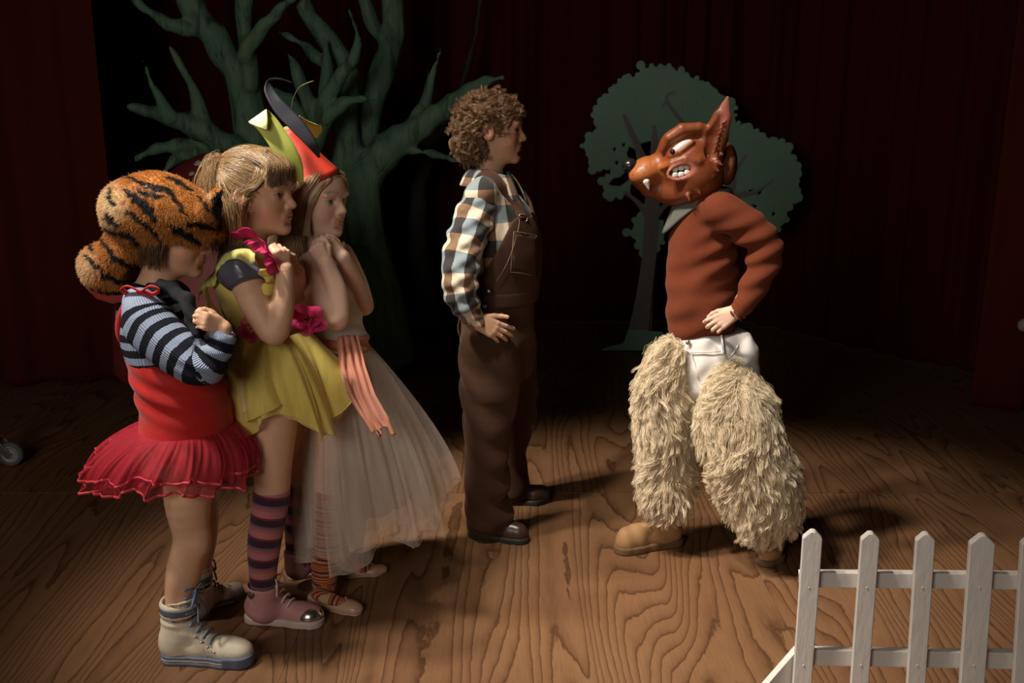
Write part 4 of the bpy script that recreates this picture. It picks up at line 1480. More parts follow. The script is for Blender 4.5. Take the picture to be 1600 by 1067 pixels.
    def face_cut(X, Y, Z):
        x, y, z = X - hd.C[0], Y - hd.C[1], Z - hd.C[2]
        f = (x * hd.R[1][0] + y * hd.R[1][1] + z * hd.R[1][2]) / H; w = (x * hd.R[2][0] + y * hd.R[2][1] + z * hd.R[2][2]) / H
        return np.maximum(f - np.where(w > 0.24, 0.34 + 0 * w, np.where(w > -0.02, 0.0 + (w + 0.02) * 0.7, -0.10)), -1) * H
    m.op('int', face_cut, [-99] * 3, [99] * 3, 0.01)
    V, Q = m.mesh(0.005)
    HB = hair_mat('curly_brown_hair', (0.075, 0.036, 0.016), (0.34, 0.19, 0.090), 0.30, 0.6)
    HBASE = simple_mat('hair_undercoat', (0.050, 0.024, 0.012), 0.8)
    hair = mesh_obj('hair', V, Q, HBASE, root)
    # curl locks
    S = []
    k = 30
    q = hd.loc(V)
    pick = rs.choice(len(V), 1250)
    for i in pick:
        if np.linalg.norm((q[i] - (0.38, -0.02, -0.05)) * (0.6, 1, 0.8)) < 0.13: continue
        p0 = V[i]; nq = q[i] - (0, -0.08, 0.08); nq = nq / np.linalg.norm(nq)
        n = nq @ hd.R
        topw = np.clip((q[i][2] - 0.15) / 0.3, 0, 1)
        ln = H * rs.uniform(0.14, 0.26) * (1 - 0.35 * topw)
        t = np.linspace(0, 1, k)
        g = V3(0.0, 0, -1) + 0.75 * hd.R[1] * topw - 0.35 * hd.R[1] * (q[i][1] < -0.2)
        tang = nrm(g - n * g.dot(n) + rs.normal(size=3) * 0.38)
        path = p0 + np.outer(t * ln * 0.20 * (1 - 0.8 * topw) * (1 - 0.6 * t), n) + np.outer(t ** 1.2 * ln * 0.9, tang)
        e1 = nrm(np.cross(tang, n)); e2 = n
        cr = H * rs.uniform(0.025, 0.055); turns = rs.uniform(1.1, 2.3) * rs.choice([-1, 1]); ph = rs.uniform(0, 6.28)
        for j in range(20):
            dp = rs.normal(size=3) * H * 0.019; dph = rs.normal() * 0.35; c2 = cr * rs.uniform(0.6, 1.3)
            a = ph + dph + turns * 2 * np.pi * t
            env = np.minimum(1, t * 4)
            S.append(path + np.outer(1.0 - 0.65 * t, dp) + (env * c2 * np.cos(a))[:, None] * e1 + (env * c2 * 0.7 * (np.sin(a) + 0.6))[:, None] * e2)
    for i in rs.choice(len(V), 260):                       # fly-away hairs
        n = nrm((q[i] - (0, -0.08, 0.08)) @ hd.R); t = np.linspace(0, 1, k); w = rs.normal(size=3)
        S.append(V[i] + np.outer(t * H * rs.uniform(0.06, 0.14), n) + 0.05 * H * np.outer(np.sin(4 * t + rs.uniform(0, 6)) * t, w) + np.outer(-t * t * H * 0.1, (0, 0, 1)))
    strands('curls', np.array(S), 0.00042, 0.00022, HB, hair)


build_boy()
# ------------------------------------------------------------------ child in wolf mask
def build_wolf():
    YW = 2.60
    root = empty('person', (P(1110, 860, YW)[0], YW, 0), 'child in snarling wolf mask, rust brown jumper and shaggy sheepskin leggings', 'person')

    def ez(m, px, py, dy, a, b, c, ang=0, k=0.01, mode='add'):
        """ellipsoid: half-axes a, b in pixels in the picture's upright plane, turned by ang degrees, c metres in depth"""
        p = P(px, py, YW + dy); t = math.radians(ang)
        R = np.array([[math.cos(t), 0, math.sin(t)], [-math.sin(t), 0, math.cos(t)], [0, 1, 0]])
        m.ell(p, (M(p, a), M(p, b), c), R, k, mode)

    # ---------------------------------------------------- body inside the costume, hands bare
    b = Model()
    ez(b, 1092, 248, 0, 38, 44, 0.075)
    limb(b, [(1100, 280, YW, 18), (1100, 320, YW, 20)], 0.02, 1)
    limb(b, [(1098, 330, YW, 32), (1097, 400, YW, 40), (1097, 480, YW, 38), (1105, 560, YW, 44)], 0.03)
    limb(b, [(1125, 325, 2.50, 18), (1190, 392, 2.48, 16), (1160, 470, 2.455, 12), (1150, 487, 2.45, 11.5)], 0.02, 3)
    limb(b, [(1095, 330, 2.70, 18), (1150, 400, 2.76, 16), (1130, 480, 2.74, 12)], 0.02, 3)
    W = P(1150, 487, 2.45)
    hand(b, W, (-0.84, -0.12, -0.50), (-0.20, -0.93, 0.32), (-0.45, 0.1, 0.85), M(W, 66), curls=((14, 60, 38), (22, 62, 40), (28, 62, 42), (30, 60, 40)), spread=10, thumb=(0.7, 0.4, -0.6), tcurl=15)
    W2 = P(1130, 482, 2.74)
    hand(b, W2, (-0.84, 0.1, -0.4), (-0.1, 0.95, 0.2), (-0.4, 0, 0.85), M(W2, 60), curls=((20, 50, 30),) * 4)
    limb(b, [(1090, 570, 2.62, 34), (1042, 690, 2.62, 24), (1036, 810, 2.62, 16)], 0.02)
    limb(b, [(1135, 570, 2.58, 36), (1170, 700, 2.55, 26), (1200, 830, 2.53, 16)], 0.02)
    V, Q = b.mesh(0.0055, [(P(1090, 535, 2.36), P(1165, 475, 2.56), 0.0019)])
    mesh_obj('body', V, Q, SKIN_PALE, root)

    # ---------------------------------------------------- jumper
    m_, nt, bs = new_mat('rust_knit')
    co = pos_n(nt)
    c = mix_n(nt, noise_n(nt, co, 14, 4), (0.120, 0.027, 0.012), (0.185, 0.047, 0.022))
    nt.links.new(c, bs.inputs['Base Color']); bs.inputs['Roughness'].default_value = 0.95; bs.inputs['Specular IOR Level'].default_value = 0.1
    bs.inputs['Sheen Weight'].default_value = 0.12; bs.inputs['Sheen Tint'].default_value = (0.8, 0.4, 0.25, 1)
    v = nt.nodes.new('ShaderNodeTexVoronoi'); v.inputs['Scale'].default_value = 480; nt.links.new(vmul_n(nt, co, (1, 1, 0.75)), v.inputs['Vector'])
    bump_n(nt, bs, v.outputs['Distance'], 0.12, 0.002)
    KNIT = m_
    sw = Model()
    limb(sw, [(1098, 322, YW, 33), (1097, 345, YW, 44), (1097, 380, YW, 52), (1097, 430, YW, 54), (1096, 470, YW, 55), (1094, 492, YW, 54), (1095, 512, YW, 43), (1096, 526, YW, 41)], 0.02, 4, flat=((0, 1, 0), 1.02))
    sw.cone(P(1126, 328, 2.51), P(1098, 325, 2.70), M(P(1126, 328, 2.5), 27), 0.045, 0.03)
    sw.cone(P(1105, 304, YW), P(1100, 330, YW), M(P(1105, 304, YW), 20), M(P(1105, 304, YW), 34), 0.03)
    def wr(X, Y, Z):
        zz = (Z - P(1097, 500, YW)[2])
        return 0.0040 * np.clip((0.22 - zz) / 0.1, 0, 1) * np.sin(70 * Z - 42 * X + 10 * Y) * np.sin(15 * X + 22 * Z + 1.0) + 0.006 * np.sin(34 * Z + 30 * X + 2) * np.clip((0.2 - zz) / 0.2, 0, 1)
    sw.disp(wr)
    sw.plane(P(1095, 527, YW), (0, 0, -1), 0.008)
    for rows in ([(1112, 324, 2.55, 22), (1140, 337, 2.505, 28), (1172, 358, 2.49, 29), (1194, 383, 2.48, 27), (1195, 405, 2.475, 26), (1184, 435, 2.465, 23), (1168, 466, 2.455, 18.5), (1161, 478, 2.45, 16)],
                 [(1100, 325, 2.68, 25), (1130, 360, 2.74, 27), (1150, 400, 2.76, 25), (1140, 450, 2.75, 20), (1132, 474, 2.74, 15)]):
        limb(sw, rows, 0.022, 5)
    ec = P(1166, 398, 2.49)
    def f(X, Y, Z):
        d = np.sqrt((X - ec[0]) ** 2 + (Z - ec[2]) ** 2 + (Y - ec[1]) ** 2)
        return 0.0060 * np.sin(150 * (Z * 0.8 - 0.35 * X)) * np.clip(1.3 - d / 0.12, 0, 1)
    sw.disp(f)
    V, Q = sw.mesh(0.0042)
    jump = mesh_obj('jumper', V, Q, KNIT, root)
    for a, bb in (((1163, 474, 2.45, 16.5), (1152, 489, 2.45, 14.0)),):
        m = Model(); p, r1 = J(*a); q, r2 = J(*bb)
        m.cone(p, q, r1, r2, 0); m.cone(q, q + (q - p), r2 * 0.84, r2 * 0.8, 0.002, 'sub')
        m.disp(lambda X, Y, Z: 0.0012 * np.sin(420 * (X + 0.6 * Z)))
        V, Q = m.mesh(0.003); mesh_obj('cuff', V, Q, KNIT, jump)
    m = Model()                                             # ribbed hem
    limb(m, [(1095, 512, YW, 42.5), (1096, 529, YW, 41.5)], 0, 1, flat=((0, 1, 0), 1.03))
    m.plane(P(1095, 511, YW), (0, 0, 1), 0.004); m.plane(P(1095, 530, YW), (0, 0, -1), 0.004)
    m.disp(lambda X, Y, Z: 0.0012 * np.sin(330 * np.arctan2(Y - YW, X - P(1095, 520, YW)[0]) / 6))
    V, Q = m.mesh(0.0045); mesh_obj('hem', V, Q, KNIT, jump)
    GREY = fabric_mat('grey_collar', (0.12, 0.12, 0.105), 0.9, 500, 0.25, 0.05)
    c0 = P(1101, 303, YW)
    def collar(u, v):
        a = u * 2 * math.pi
        rr = 0.056 + 0.012 * v
        pt = c0 + np.stack([rr * np.cos(a) * 1.15, rr * np.sin(a), 0.016 - 0.035 * v], 1)
        fr = np.clip(-np.cos(a), 0, 1) ** 2
        pt[:, 2] -= fr * (0.028 + 0.060 * v); pt[:, 0] -= fr * 0.018 * (0.5 + v)
        return pt
    V, F = sheet(collar, 48, 8, True)
    o = mesh_obj('shirt_collar', V, F, GREY, root); s_ = o.modifiers.new('t', 'SOLIDIFY'); s_.thickness = 0.005

    # ---------------------------------------------------- white trousers
    WHT = fabric_mat('white_denim', (0.72, 0.69, 0.65), 0.8, 600, 0.2, 0.1, 0.06)
    tr = Model()
    limb(tr, [(1103, 524, YW, 50), (1110, 550, YW, 60), (1114, 585, YW, 62)], 0.02, 4, flat=((0, 1, 0), 0.95))
    limb(tr, [(1078, 570, 2.60, 32), (1050, 660, 2.62, 27), (1040, 780, 2.62, 20)], 0.02)
    limb(tr, [(1142, 580, 2.57, 42), (1165, 680, 2.55, 34), (1195, 800, 2.53, 22)], 0.03)
    tr.ell(P(1166, 552, 2.56), (0.030, 0.05, 0.055), None, 0.02)
    tr.disp(lambda X, Y, Z: 0.004 * np.sin(85 * X - 60 * Z) * np.sin(25 * X + 30 * Z))
    tr.plane(P(1103, 514, YW), (0, 0, 1), 0.004)
    V, Q = tr.mesh(0.005)
    tro = mesh_obj('trousers', V, Q, WHT, root)
    def on_hip(px, py, out=0.003):
        for Y in np.linspace(2.6, 2.3, 160):
            p = P(px, py, Y); c = P(np.interp(py, [524, 550, 585], [1103, 1110, 1114]), py, YW); r = M(c, np.interp(py, [520, 550, 585], [50, 60, 62])) + out
            d = p - c
            if (d[0]) ** 2 + (d[1] / 0.95) ** 2 > r * r: return p
        return p
    p = on_hip(1075, 535, 0.006); V, F = uv_ball((0, 0, 0), 1, 14, 8)
    mesh_obj('button', V * (0.007, 0.004, 0.007) + p, F, simple_mat('brass_button', (0.45, 0.40, 0.30), 0.35, 0.05, 40, 0, 0.8), tro)
    for lp in ([(1127, 524), (1129, 538), (1131, 552)],):
        pts = spline(np.array([on_hip(*q, 0.006) for q in lp]), 5); V, F = tube_mesh(pts, 0.008, 8, True, 0.3); mesh_obj('belt_loop', V, F, WHT, tro)
    for sm in ([(1064, 545), (1078, 549), (1096, 550), (1126, 549)], [(1078, 549), (1086, 570), (1090, 590)], [(1138, 560), (1150, 546), (1156, 530)]):
        pts = spline(np.array([on_hip(*q, 0.0035) for q in sm]), 8); V, F = tube_mesh(pts, 0.0016, 5); mesh_obj('seam', V, F, WHT, tro)

    # ---------------------------------------------------- sheepskin leggings
    HIDE = simple_mat('sheep_hide', (0.56, 0.44, 0.29), 0.9)
    WOOL = hair_mat('cream_wool', (0.60, 0.46, 0.28), (0.90, 0.80, 0.60), 0.5, 0.25)
    rs = np.random.RandomState(21)
    legs = [([(1046, 546, 2.55, 18), (1040, 580, 2.56, 28), (1038, 630, 2.58, 33), (1038, 690, 2.60, 35), (1038, 735, 2.60, 34), (1039, 770, 2.60, 29)], 19500),
            ([(1140, 592, 2.50, 26), (1147, 625, 2.49, 46), (1155, 672, 2.49, 53), (1172, 722, 2.49, 53), (1188, 764, 2.50, 49), (1195, 795, 2.51, 38), (1198, 808, 2.515, 28)], 28600)]
    for rows, n in legs:
        m = Model()
        pts, rad = limb(m, rows, 0.02, 4)
        V, Q = m.mesh(0.006)
        lg = mesh_obj('sheepskin_legging', V, Q, HIDE, root)
        pts = np.array(pts); k = 12; S = []
        tri = V[Q]; ar = np.linalg.norm(np.cross(tri[:, 2] - tri[:, 0], tri[:, 3] - tri[:, 1]), axis=1); ar /= ar.sum()
        nl = n // 13
        t = np.linspace(0, 1, k)
        for f in rs.choice(len(Q), nl, p=ar):
            p0 = tri[f].mean(0)
            u_i = np.argmin(((pts - p0) ** 2).sum(1)); n_ = nrm(p0 - pts[u_i])
            fl = snoise(p0[0], p0[1], p0[2], 3, 5, 22.0)
            fl2 = snoise(p0[0], p0[1], p0[2], 9, 5, 22.0)
            g = nrm(V3(0.55 * fl, 0.3 * fl2, -1.0 + 0.25 * fl2) + rs.normal(size=3) * 0.28)
            ln = rs.uniform(0.040, 0.062)
            path = p0 + np.outer(ln * 0.55 * t * (1 - 0.30 * t), n_) + np.outer(ln * t ** 1.5, g - n_ * g.dot(n_) * 0.6)
            e1 = nrm(np.cross(g, n_)); w = rs.uniform(0.0025, 0.005); ph = rs.uniform(0, 6.28); fr = rs.uniform(6, 11)
            for j in range(13):
                dp = rs.normal(size=3) * 0.0058
                S.append(path + np.outer(1.15 - 0.7 * t, dp) + np.outer(w * t * np.sin(fr * t + ph + rs.normal() * 0.3), e1) + np.outer(w * t * np.cos(fr * t + ph), n_))
        o = strands('wool', np.array(S), 0.0005, 0.0003, WOOL, lg)
        o['kind'] = 'stuff'

    # ---------------------------------------------------- tan boots
    TAN = simple_mat('tan_nubuck', (0.36, 0.20, 0.085), 0.75, 0.2, 20, 0.15)
    CREPE = simple_mat('brown_boot_sole', (0.15, 0.080, 0.040), 0.7)
    LACE = simple_mat('tan_lace', (0.30, 0.17, 0.08), 0.8)
    for heel, toe, sd in (((1063, 848), (961, 862), 1), ((1216, 846), (1196, 886), -1)):
        s = Shoe(G(*heel), G(*toe), sd)
        if s.L < 0.16: s = Shoe(G(*heel) , G(*heel) + s.f * 0.175, sd)
        m = Model(); s.low(m, 0.11, 0.26, 0.44, w=1.05)
        m.cone(s.W(0, 0.24, 0.2), s.W(0, 0.19, 0.55), 0.15 * s.L, 0.15 * s.L, 0.03)
        m.disp(lambda X, Y, Z: 0.0012 * np.sin(120 * X + 60 * Z))
        V, Q = m.mesh(0.0035)
        bo = mesh_obj('boot', V, Q, TAN, root)
        m = Model(); s.slab(m, 0.0, 0.105, 0.022, w=1.05)
        V, Q = m.mesh(0.0035); mesh_obj('sole', V, Q, CREPE, bo)
        parts = []
        for kx in range(4):
            y, z = 0.55 - 0.055 * kx, 0.33 + 0.055 * kx
            parts.append(lace_run(s, [s.W(-0.09, y, z - 0.03), s.W(0, y - .01, z + 0.035), s.W(0.09, y, z - 0.03)], 0.0022))
        for sg in (-1, 1):
            parts.append(lace_run(s, [s.W(0, 0.40, 0.52), s.W(sg * 0.10, 0.46, 0.60), s.W(sg * 0.20, 0.44, 0.52), s.W(sg * 0.12, 0.40, 0.46), s.W(0, 0.40, 0.52)], 0.002))
            parts.append(lace_run(s, [s.W(0, 0.40, 0.52), s.W(sg * 0.12, 0.52, 0.45), s.W(sg * 0.17, 0.55, 0.30)], 0.002))
        V, F = join(parts); mesh_obj('lace', V, F, LACE, bo)

    # ---------------------------------------------------- wolf mask
    m_, nt, bs = new_mat('wolf_latex')
    co = pos_n(nt)
    base = mix_n(nt, noise_n(nt, co, 16, 5, 0.6), (0.150, 0.032, 0.011), (0.270, 0.070, 0.022))
    base = mix_n(nt, math_n(nt, 'MULTIPLY', attr_n(nt, 'muzzle'), 0.85), base, (0.42, 0.135, 0.034))
    base = mix_n(nt, math_n(nt, 'MULTIPLY', attr_n(nt, 'fur'), 0.8), base, (0.10, 0.030, 0.012))
    base = mix_n(nt, attr_n(nt, 'pink'), base, (0.50, 0.16, 0.11))
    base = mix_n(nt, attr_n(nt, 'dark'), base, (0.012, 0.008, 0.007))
    nt.links.new(base, bs.inputs['Base Color'])
    bs.inputs['Roughness'].default_value = 0.40; bs.inputs['Specular IOR Level'].default_value = 0.4
    bump_n(nt, bs, noise_n(nt, vmul_n(nt, co, (60, 60, 110)), 1.0, 4, 0.6), 0.18, 0.004)
    LATEX = m_
    IVORY = simple_mat('mask_tooth', (0.80, 0.76, 0.68), 0.3)
    BLACKG = simple_mat('mask_nose_black', (0.012, 0.011, 0.011), 0.25)
    EYEW = simple_mat('mask_eye_white', (0.66, 0.60, 0.55), 0.35)
    m = Model()
    ez(m, 1080, 254, 0, 50, 55, 0.092, 15)
    ez(m, 1088, 274, 0, 42, 42, 0.096, 0, 0.03)
    ez(m, 1062, 232, 0, 30, 30, 0.070, 30, 0.03)
    # snout and jaw
    m.chain([P(1068, 262, YW), P(1034, 264, YW), P(1014, 266, YW)], [0.050, 0.036, 0.034], 0.03)
    ez(m, 1008, 267, 0, 27, 18.5, 0.044, 18, 0.02)
    for s in (-1, 1):
        ez(m, 1006, 274, s * 0.020, 22, 14, 0.026, 15, 0.012)
        ez(m, 1030, 250, s * 0.012, 6, 6, 0.018, 10, 0.008)            # snarl folds
        ez(m, 1038, 247, s * 0.016, 5, 6, 0.020, 10, 0.008)
        m.chain([P(1036, 262, YW + s * 0.052), P(1050, 256, YW + s * 0.070), P(1072, 250, YW + s * 0.082), P(1092, 252, YW + s * 0.092)], [0.006, 0.010, 0.013, 0.008], 0.012)
        # brow
        m.chain([P(1036, 234, YW + s * 0.046), P(1046, 216, YW + s * 0.056), P(1066, 203, YW + s * 0.062), P(1092, 200, YW + s * 0.066), P(1104, 205, YW + s * 0.064)], [0.009, 0.0145, 0.0175, 0.0145, 0.008], 0.006)
        ez(m, 1066, 230, s * 0.082, 22, 8, 0.020, 32, 0.012, 'sub')    # eye hollow
        m.chain([P(1046, 244, YW + s * 0.066), P(1062, 238, YW + s * 0.080), P(1082, 222, YW + s * 0.078)], [0.004, 0.006, 0.005], 0.010)
        # mouth corner opening and lips
        ez(m, 1064, 268, s * 0.100, 17, 10, 0.045, 12, 0.006, 'sub')
        m.chain([P(1064 + 20 * math.cos(a) * 1.0, 268 - 12 * math.sin(a) - 4 * math.cos(a), YW + s * (0.083 + 0.006 * math.cos(a))) for a in np.linspace(0, 2 * np.pi, 15)], [0.0048] * 15, 0.006)
        # mouth line towards the snout
        m.chain([P(1048, 272, YW + s * 0.078), P(1034, 277, YW + s * 0.060), P(1016, 285, YW + s * 0.046), P(1000, 288, YW + s * 0.030)], [0.003] * 4, 0.004, 'sub')
    m.chain([P(1076, 296, YW), P(1040, 297, YW), P(1014, 294, YW), P(1002, 289, YW)], [0.050, 0.034, 0.024, 0.014], 0.02)
    ez(m, 1066, 300, 0, 26, 16, 0.070, 15, 0.03)
    # cheek tufts along the back edge
    for (x, y, dx, dy_) in ((1108, 271, 7, 5), (1101, 283, 6, 8), (1090, 296, 5, 8), (1075, 306, 3, 8), (1121, 254, 8, 4), (1122, 240, 8, 2), (1116, 262, 8, 6), (1094, 246, 6, 3)):
        for s in (-1, 1):
            m.cone(P(x, y, YW + s * 0.082), P(x + dx, y + dy_, YW + s * 0.090), 0.007, 0.002, 0.006)
    # ears
    for s in (-1, 1):
        fl = nrm((0.25, 1, 0.1))
        e0, e1, e2, e3 = P(1112, 240, YW + s * 0.066), P(1117, 214, YW + s * 0.072), P(1128, 184, YW + s * 0.078), P(1137, 153, YW + s * 0.082)
        m.chain([e0, e1, e2, e3], [0.030, 0.034, 0.024, 0.005], 0.012, 'add', (fl, 0.50))
        i0 = V3(-0.004, s * 0.018, 0)
        m.chain([e0 + i0, e1 + i0, e2 + i0, e3 + i0 - V3(0, 0, 0.012)], [0.018, 0.025, 0.016, 0.003], 0.004, 'sub', (fl, 0.60))
        for q in np.linspace(0.1, 0.9, 7):
            pa = e0 * (1 - q) + e2 * q
            m.cone(pa + V3(0.006, s * 0.020, 0), pa + V3(-0.006, s * 0.026, -0.006), 0.005, 0.002, 0.004)
    # fur at the back of the head
    ez(m, 1134, 256, 0, 15, 34, 0.078, 0, 0.004)
    def cut(X, Y, Z):                                       # neck opening
        a, bb = P(1066, 322, YW), P(1152, 286, YW); n = nrm(np.cross(bb - a, V3(0, 1, 0)))
        if n[2] > 0: n = -n
        return (X - a[0]) * n[0] + (Z - a[2]) * n[2] + 0 * Y
    m.op('int', cut, [-99] * 3, [99] * 3, 0.006)
    ez(m, 1100, 300, 0, 34, 40, 0.060, 0, 0.004, 'sub')
    V, Q = m.mesh(0.0026)
    C = np.array([proj(v) for v in V]); px, py = C[:, 0], C[:, 1]; dy = np.abs(V[:, 1] - YW)
    sm = lambda x: np.clip(x, 0, 1)
    muz = sm(1 - np.hypot((px - 1010) / 44, (py - 264) / 26) ** 2 * 0.9) + 0.35 * sm(1 - np.hypot((px - 1062) / 34, (py - 214) / 22))
    fur = sm((px - 1126) / 5) * (py > 215) + 0.5 * sm(1 - np.hypot((px - 1060) / 50, (py - 305) / 14))
    lipd = np.abs(np.hypot((px - 1064) / 20, (py - 268 - (1064 - px) * 0.2) / 12) - 1)
    pink = sm(1.4 - lipd / 0.24) * (dy > 0.06) * 0.8
    earq = sm((px - 1120) / 6) * sm((212 - py) / 10) * (px > 1125)
    pink = np.maximum(pink, 0.55 * earq)
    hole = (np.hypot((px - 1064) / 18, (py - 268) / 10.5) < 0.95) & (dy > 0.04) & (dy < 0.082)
    rd = np.random.RandomState(2)
    dots = np.zeros(len(V))
    for _ in range(16):
        dx, dyy = rd.normal(1006, 8), rd.normal(265, 5)
        dots = np.maximum(dots, sm(1.4 - np.hypot(px - dx, py - dyy) / 1.1))
    mask = mesh_obj('wolf_mask', V, Q, LATEX, root, attrs={'muzzle': sm(muz), 'fur': sm(fur), 'pink': pink, 'dark': np.maximum(hole * 1.0, dots * 0.8)}, label='snarling brown wolf mask')
    # nose
    mm = Model(); ez(mm, 984, 259, 0, 12.5, 12, 0.024); ez(mm, 992, 262, 0, 9, 9, 0.018, 0, 0.01)
    for s in (-1, 1): ez(mm, 974, 262, s * 0.010, 3, 3, 0.004, 0, 0.004, 'sub')
    V, Q = mm.mesh(0.002); mesh_obj('nose', V, Q, BLACKG, mask)
    for s in (-1, 1):
        # eyes
        mm = Model(); ez(mm, 1065, 230, s * 0.066, 20, 8.0, 0.0135, 34)
        V, Q = mm.mesh(0.002); ey = mesh_obj('eye', V, Q, EYEW, mask)
        mm = Model(); ez(mm, 1051, 237, s * 0.070, 4.6, 4.4, 0.0105, 20)
        V, Q = mm.mesh(0.002); mesh_obj('pupil', V, Q, BLACKG, mask)
        # fangs and teeth
        a, e = P(1010, 284, YW + s * 0.040), P(1014, 296, YW + s * 0.042)
        mm = Model().cone(a, e, 0.0095, 0.002, 0.0); V, Q = mm.mesh(0.0018); mesh_obj('fang', V, Q, IVORY, mask)
        for row in (0, 1):
            for i in range(3):
                x, y = 1054.5 + 9.6 * i, (263.5 if row == 0 else 273.0) - 1.9 * i + (1.5 if i == 1 and row else 0)
                mm = Model(); p = P(x, y, YW + s * (0.073 + 0.003 * i))
                mm.box(p, (M(p, 4.7), 0.008, M(p, 4.6)), None, 0.005)
                V, Q = mm.mesh(0.0018); mesh_obj('tooth', V, Q, IVORY, mask)


build_wolf()
# ------------------------------------------------------------------ fabrics shared by the girls
def tulle_mat(name, col, dens, spark=0.0):
    """fine net: mostly holes, so it lets what is behind show through"""
    m, nt, b = new_mat(name)
    co = pos_n(nt)
    nz = noise_n(nt, vmul_n(nt, co, (40, 40, 8)), 1.0, 3)
    c = mix_n(nt, nz, [x * 0.85 for x in col], [min(1, x * 1.12) for x in col])
    nt.links.new(c, b.inputs['Base Color'])
    b.inputs['Roughness'].default_value = 0.7; b.inputs['Specular IOR Level'].default_value = 0.25
    a = math_n(nt, 'ADD', math_n(nt, 'MULTIPLY', nz, dens * 0.6), dens * 0.7)
    if spark:
        b.inputs['Sheen Weight'].default_value = 0.4
        bump_n(nt, b, noise_n(nt, co, 900, 2, 0.7), 0.35, 0.002)
    nt.links.new(a, b.inputs['Alpha'])
    return m


def sock_mat(name, stops, period):
    m, nt, b = new_mat(name)
    u = attr_n(nt, 'along')
    f = math_n(nt, 'FRACT', math_n(nt, 'DIVIDE', u, period))
    nt.links.new(ramp_n(nt, f, stops, 'CONSTANT'), b.inputs['Base Color'])
    b.inputs['Roughness'].default_value = 0.9; b.inputs['Specular IOR Level'].default_value = 0.1; b.inputs['Sheen Weight'].default_value = 0.2
    bump_n(nt, b, noise_n(nt, vmul_n(nt, pos_n(nt), (900, 900, 300)), 1, 2), 0.2, 0.002)
    return m


def skirt(c0, r0, c1, r1, n_ruf, amp, hem=None, bulge=0.6, seed=0, nu=320, nv=36, tw=0.0, r0y=1.0, r1y=1.0, phase=0.0, rough=0.35, fine=0.0):
    """gathered skirt between a waist ellipse and a hem ellipse; hem(angle) lowers or lifts the edge"""
    rs = np.random.RandomState(seed)
    c0 = np.asarray(c0, float); c1 = np.asarray(c1, float)
    ph = rs.uniform(0, 6.28, 8); fr = n_ruf * np.array([1, 0.62, 1.45, 0.31]); fr = np.round(fr); ff = np.round(n_ruf * np.array([3.3, 2.3, 5.1]))

    def fn(u, v):
        a = 2 * math.pi * u + phase
        w = sum(k * np.sin(f * a + p + 0.4 * np.sin(3 * v + p)) for k, f, p in zip((1, 0.7, 0.35, 0.6), fr, ph)) / 1.6
        s = np.sin(v * math.pi / 2) ** bulge if bulge else v
        rx = r0 + (r1 - r0) * s; ry = r0 * r0y + (r1 * r1y - r0 * r0y) * s
        d = amp * (0.10 + v ** 0.9) * w + fine * (0.25 + 0.75 * v) * (np.sin(ff[0] * a + ph[6] + 1.2 * np.sin(2 * v)) + 0.6 * np.sin(ff[1] * a + ph[7]) * v + 0.5 * np.sin(ff[2] * a) * (1 - 0.6 * v))
        cz = c0 + (c1 - c0) * v[:, None]
        a2 = a + 0.6 * amp / max(r1, 1e-6) * v * np.cos(fr[0] * a + ph[4])
        p = cz + np.stack([(rx + d) * np.cos(a2), (ry + d) * np.sin(a2), 0 * u], 1)
        if hem is not None: p[:, 2] += hem(a) * v ** 1.5
        p[:, 2] += rough * amp * v ** 3 * np.sin(fr[1] * a + ph[5])
        return p
    return fn


def ribbon_along(pts, width, mat, name, parent, up=(0, 0, 1), thick=0.0012):
    pts = np.asarray(pts); up = np.asarray(up, float)
    a = pts + up * width / 2; b = pts - up * width / 2
    n = len(pts)
    V = np.vstack([a, b]); i = np.arange(n - 1)
    F = np.stack([i, i + 1, i + 1 + n, i + n], 1)
    o = mesh_obj(name, V, F, mat, parent)
    s = o.modifiers.new('t', 'SOLIDIFY'); s.thickness = thick
    return o


def ruffle(path, width, mat, name, parent, seed=0, waves=9, amp=0.012, out=(0, 0, 1), lean=(0, -1, 0)):
    """frilly strip along a path"""
    rs = np.random.RandomState(seed); pts = spline(np.asarray(path, float), 14); n = len(pts)
    out = nrm(out); lean = nrm(lean)
    def fn(u, v):
        x = u * (n - 1); i = np.clip(x.astype(int), 0, n - 2); f = (x - i)[:, None]
        p = pts[i] * (1 - f) + pts[i + 1] * f
        w = np.sin(waves * 6.283 * u + rs.uniform(0, 6)) + 0.6 * np.sin(waves * 1.7 * 6.283 * u + 1.1)
        return p + np.outer(v * width * (0.85 + 0.2 * np.sin(waves * 4 * u)), out) + np.outer(amp * (w * v + 1.2 * np.sin(v * 2.5)), lean)
    V, F = sheet(fn, 16 * waves, 9)
    o = mesh_obj(name, V, F, mat, parent)
    s = o.modifiers.new('t', 'SOLIDIFY'); s.thickness = 0.001
    return o


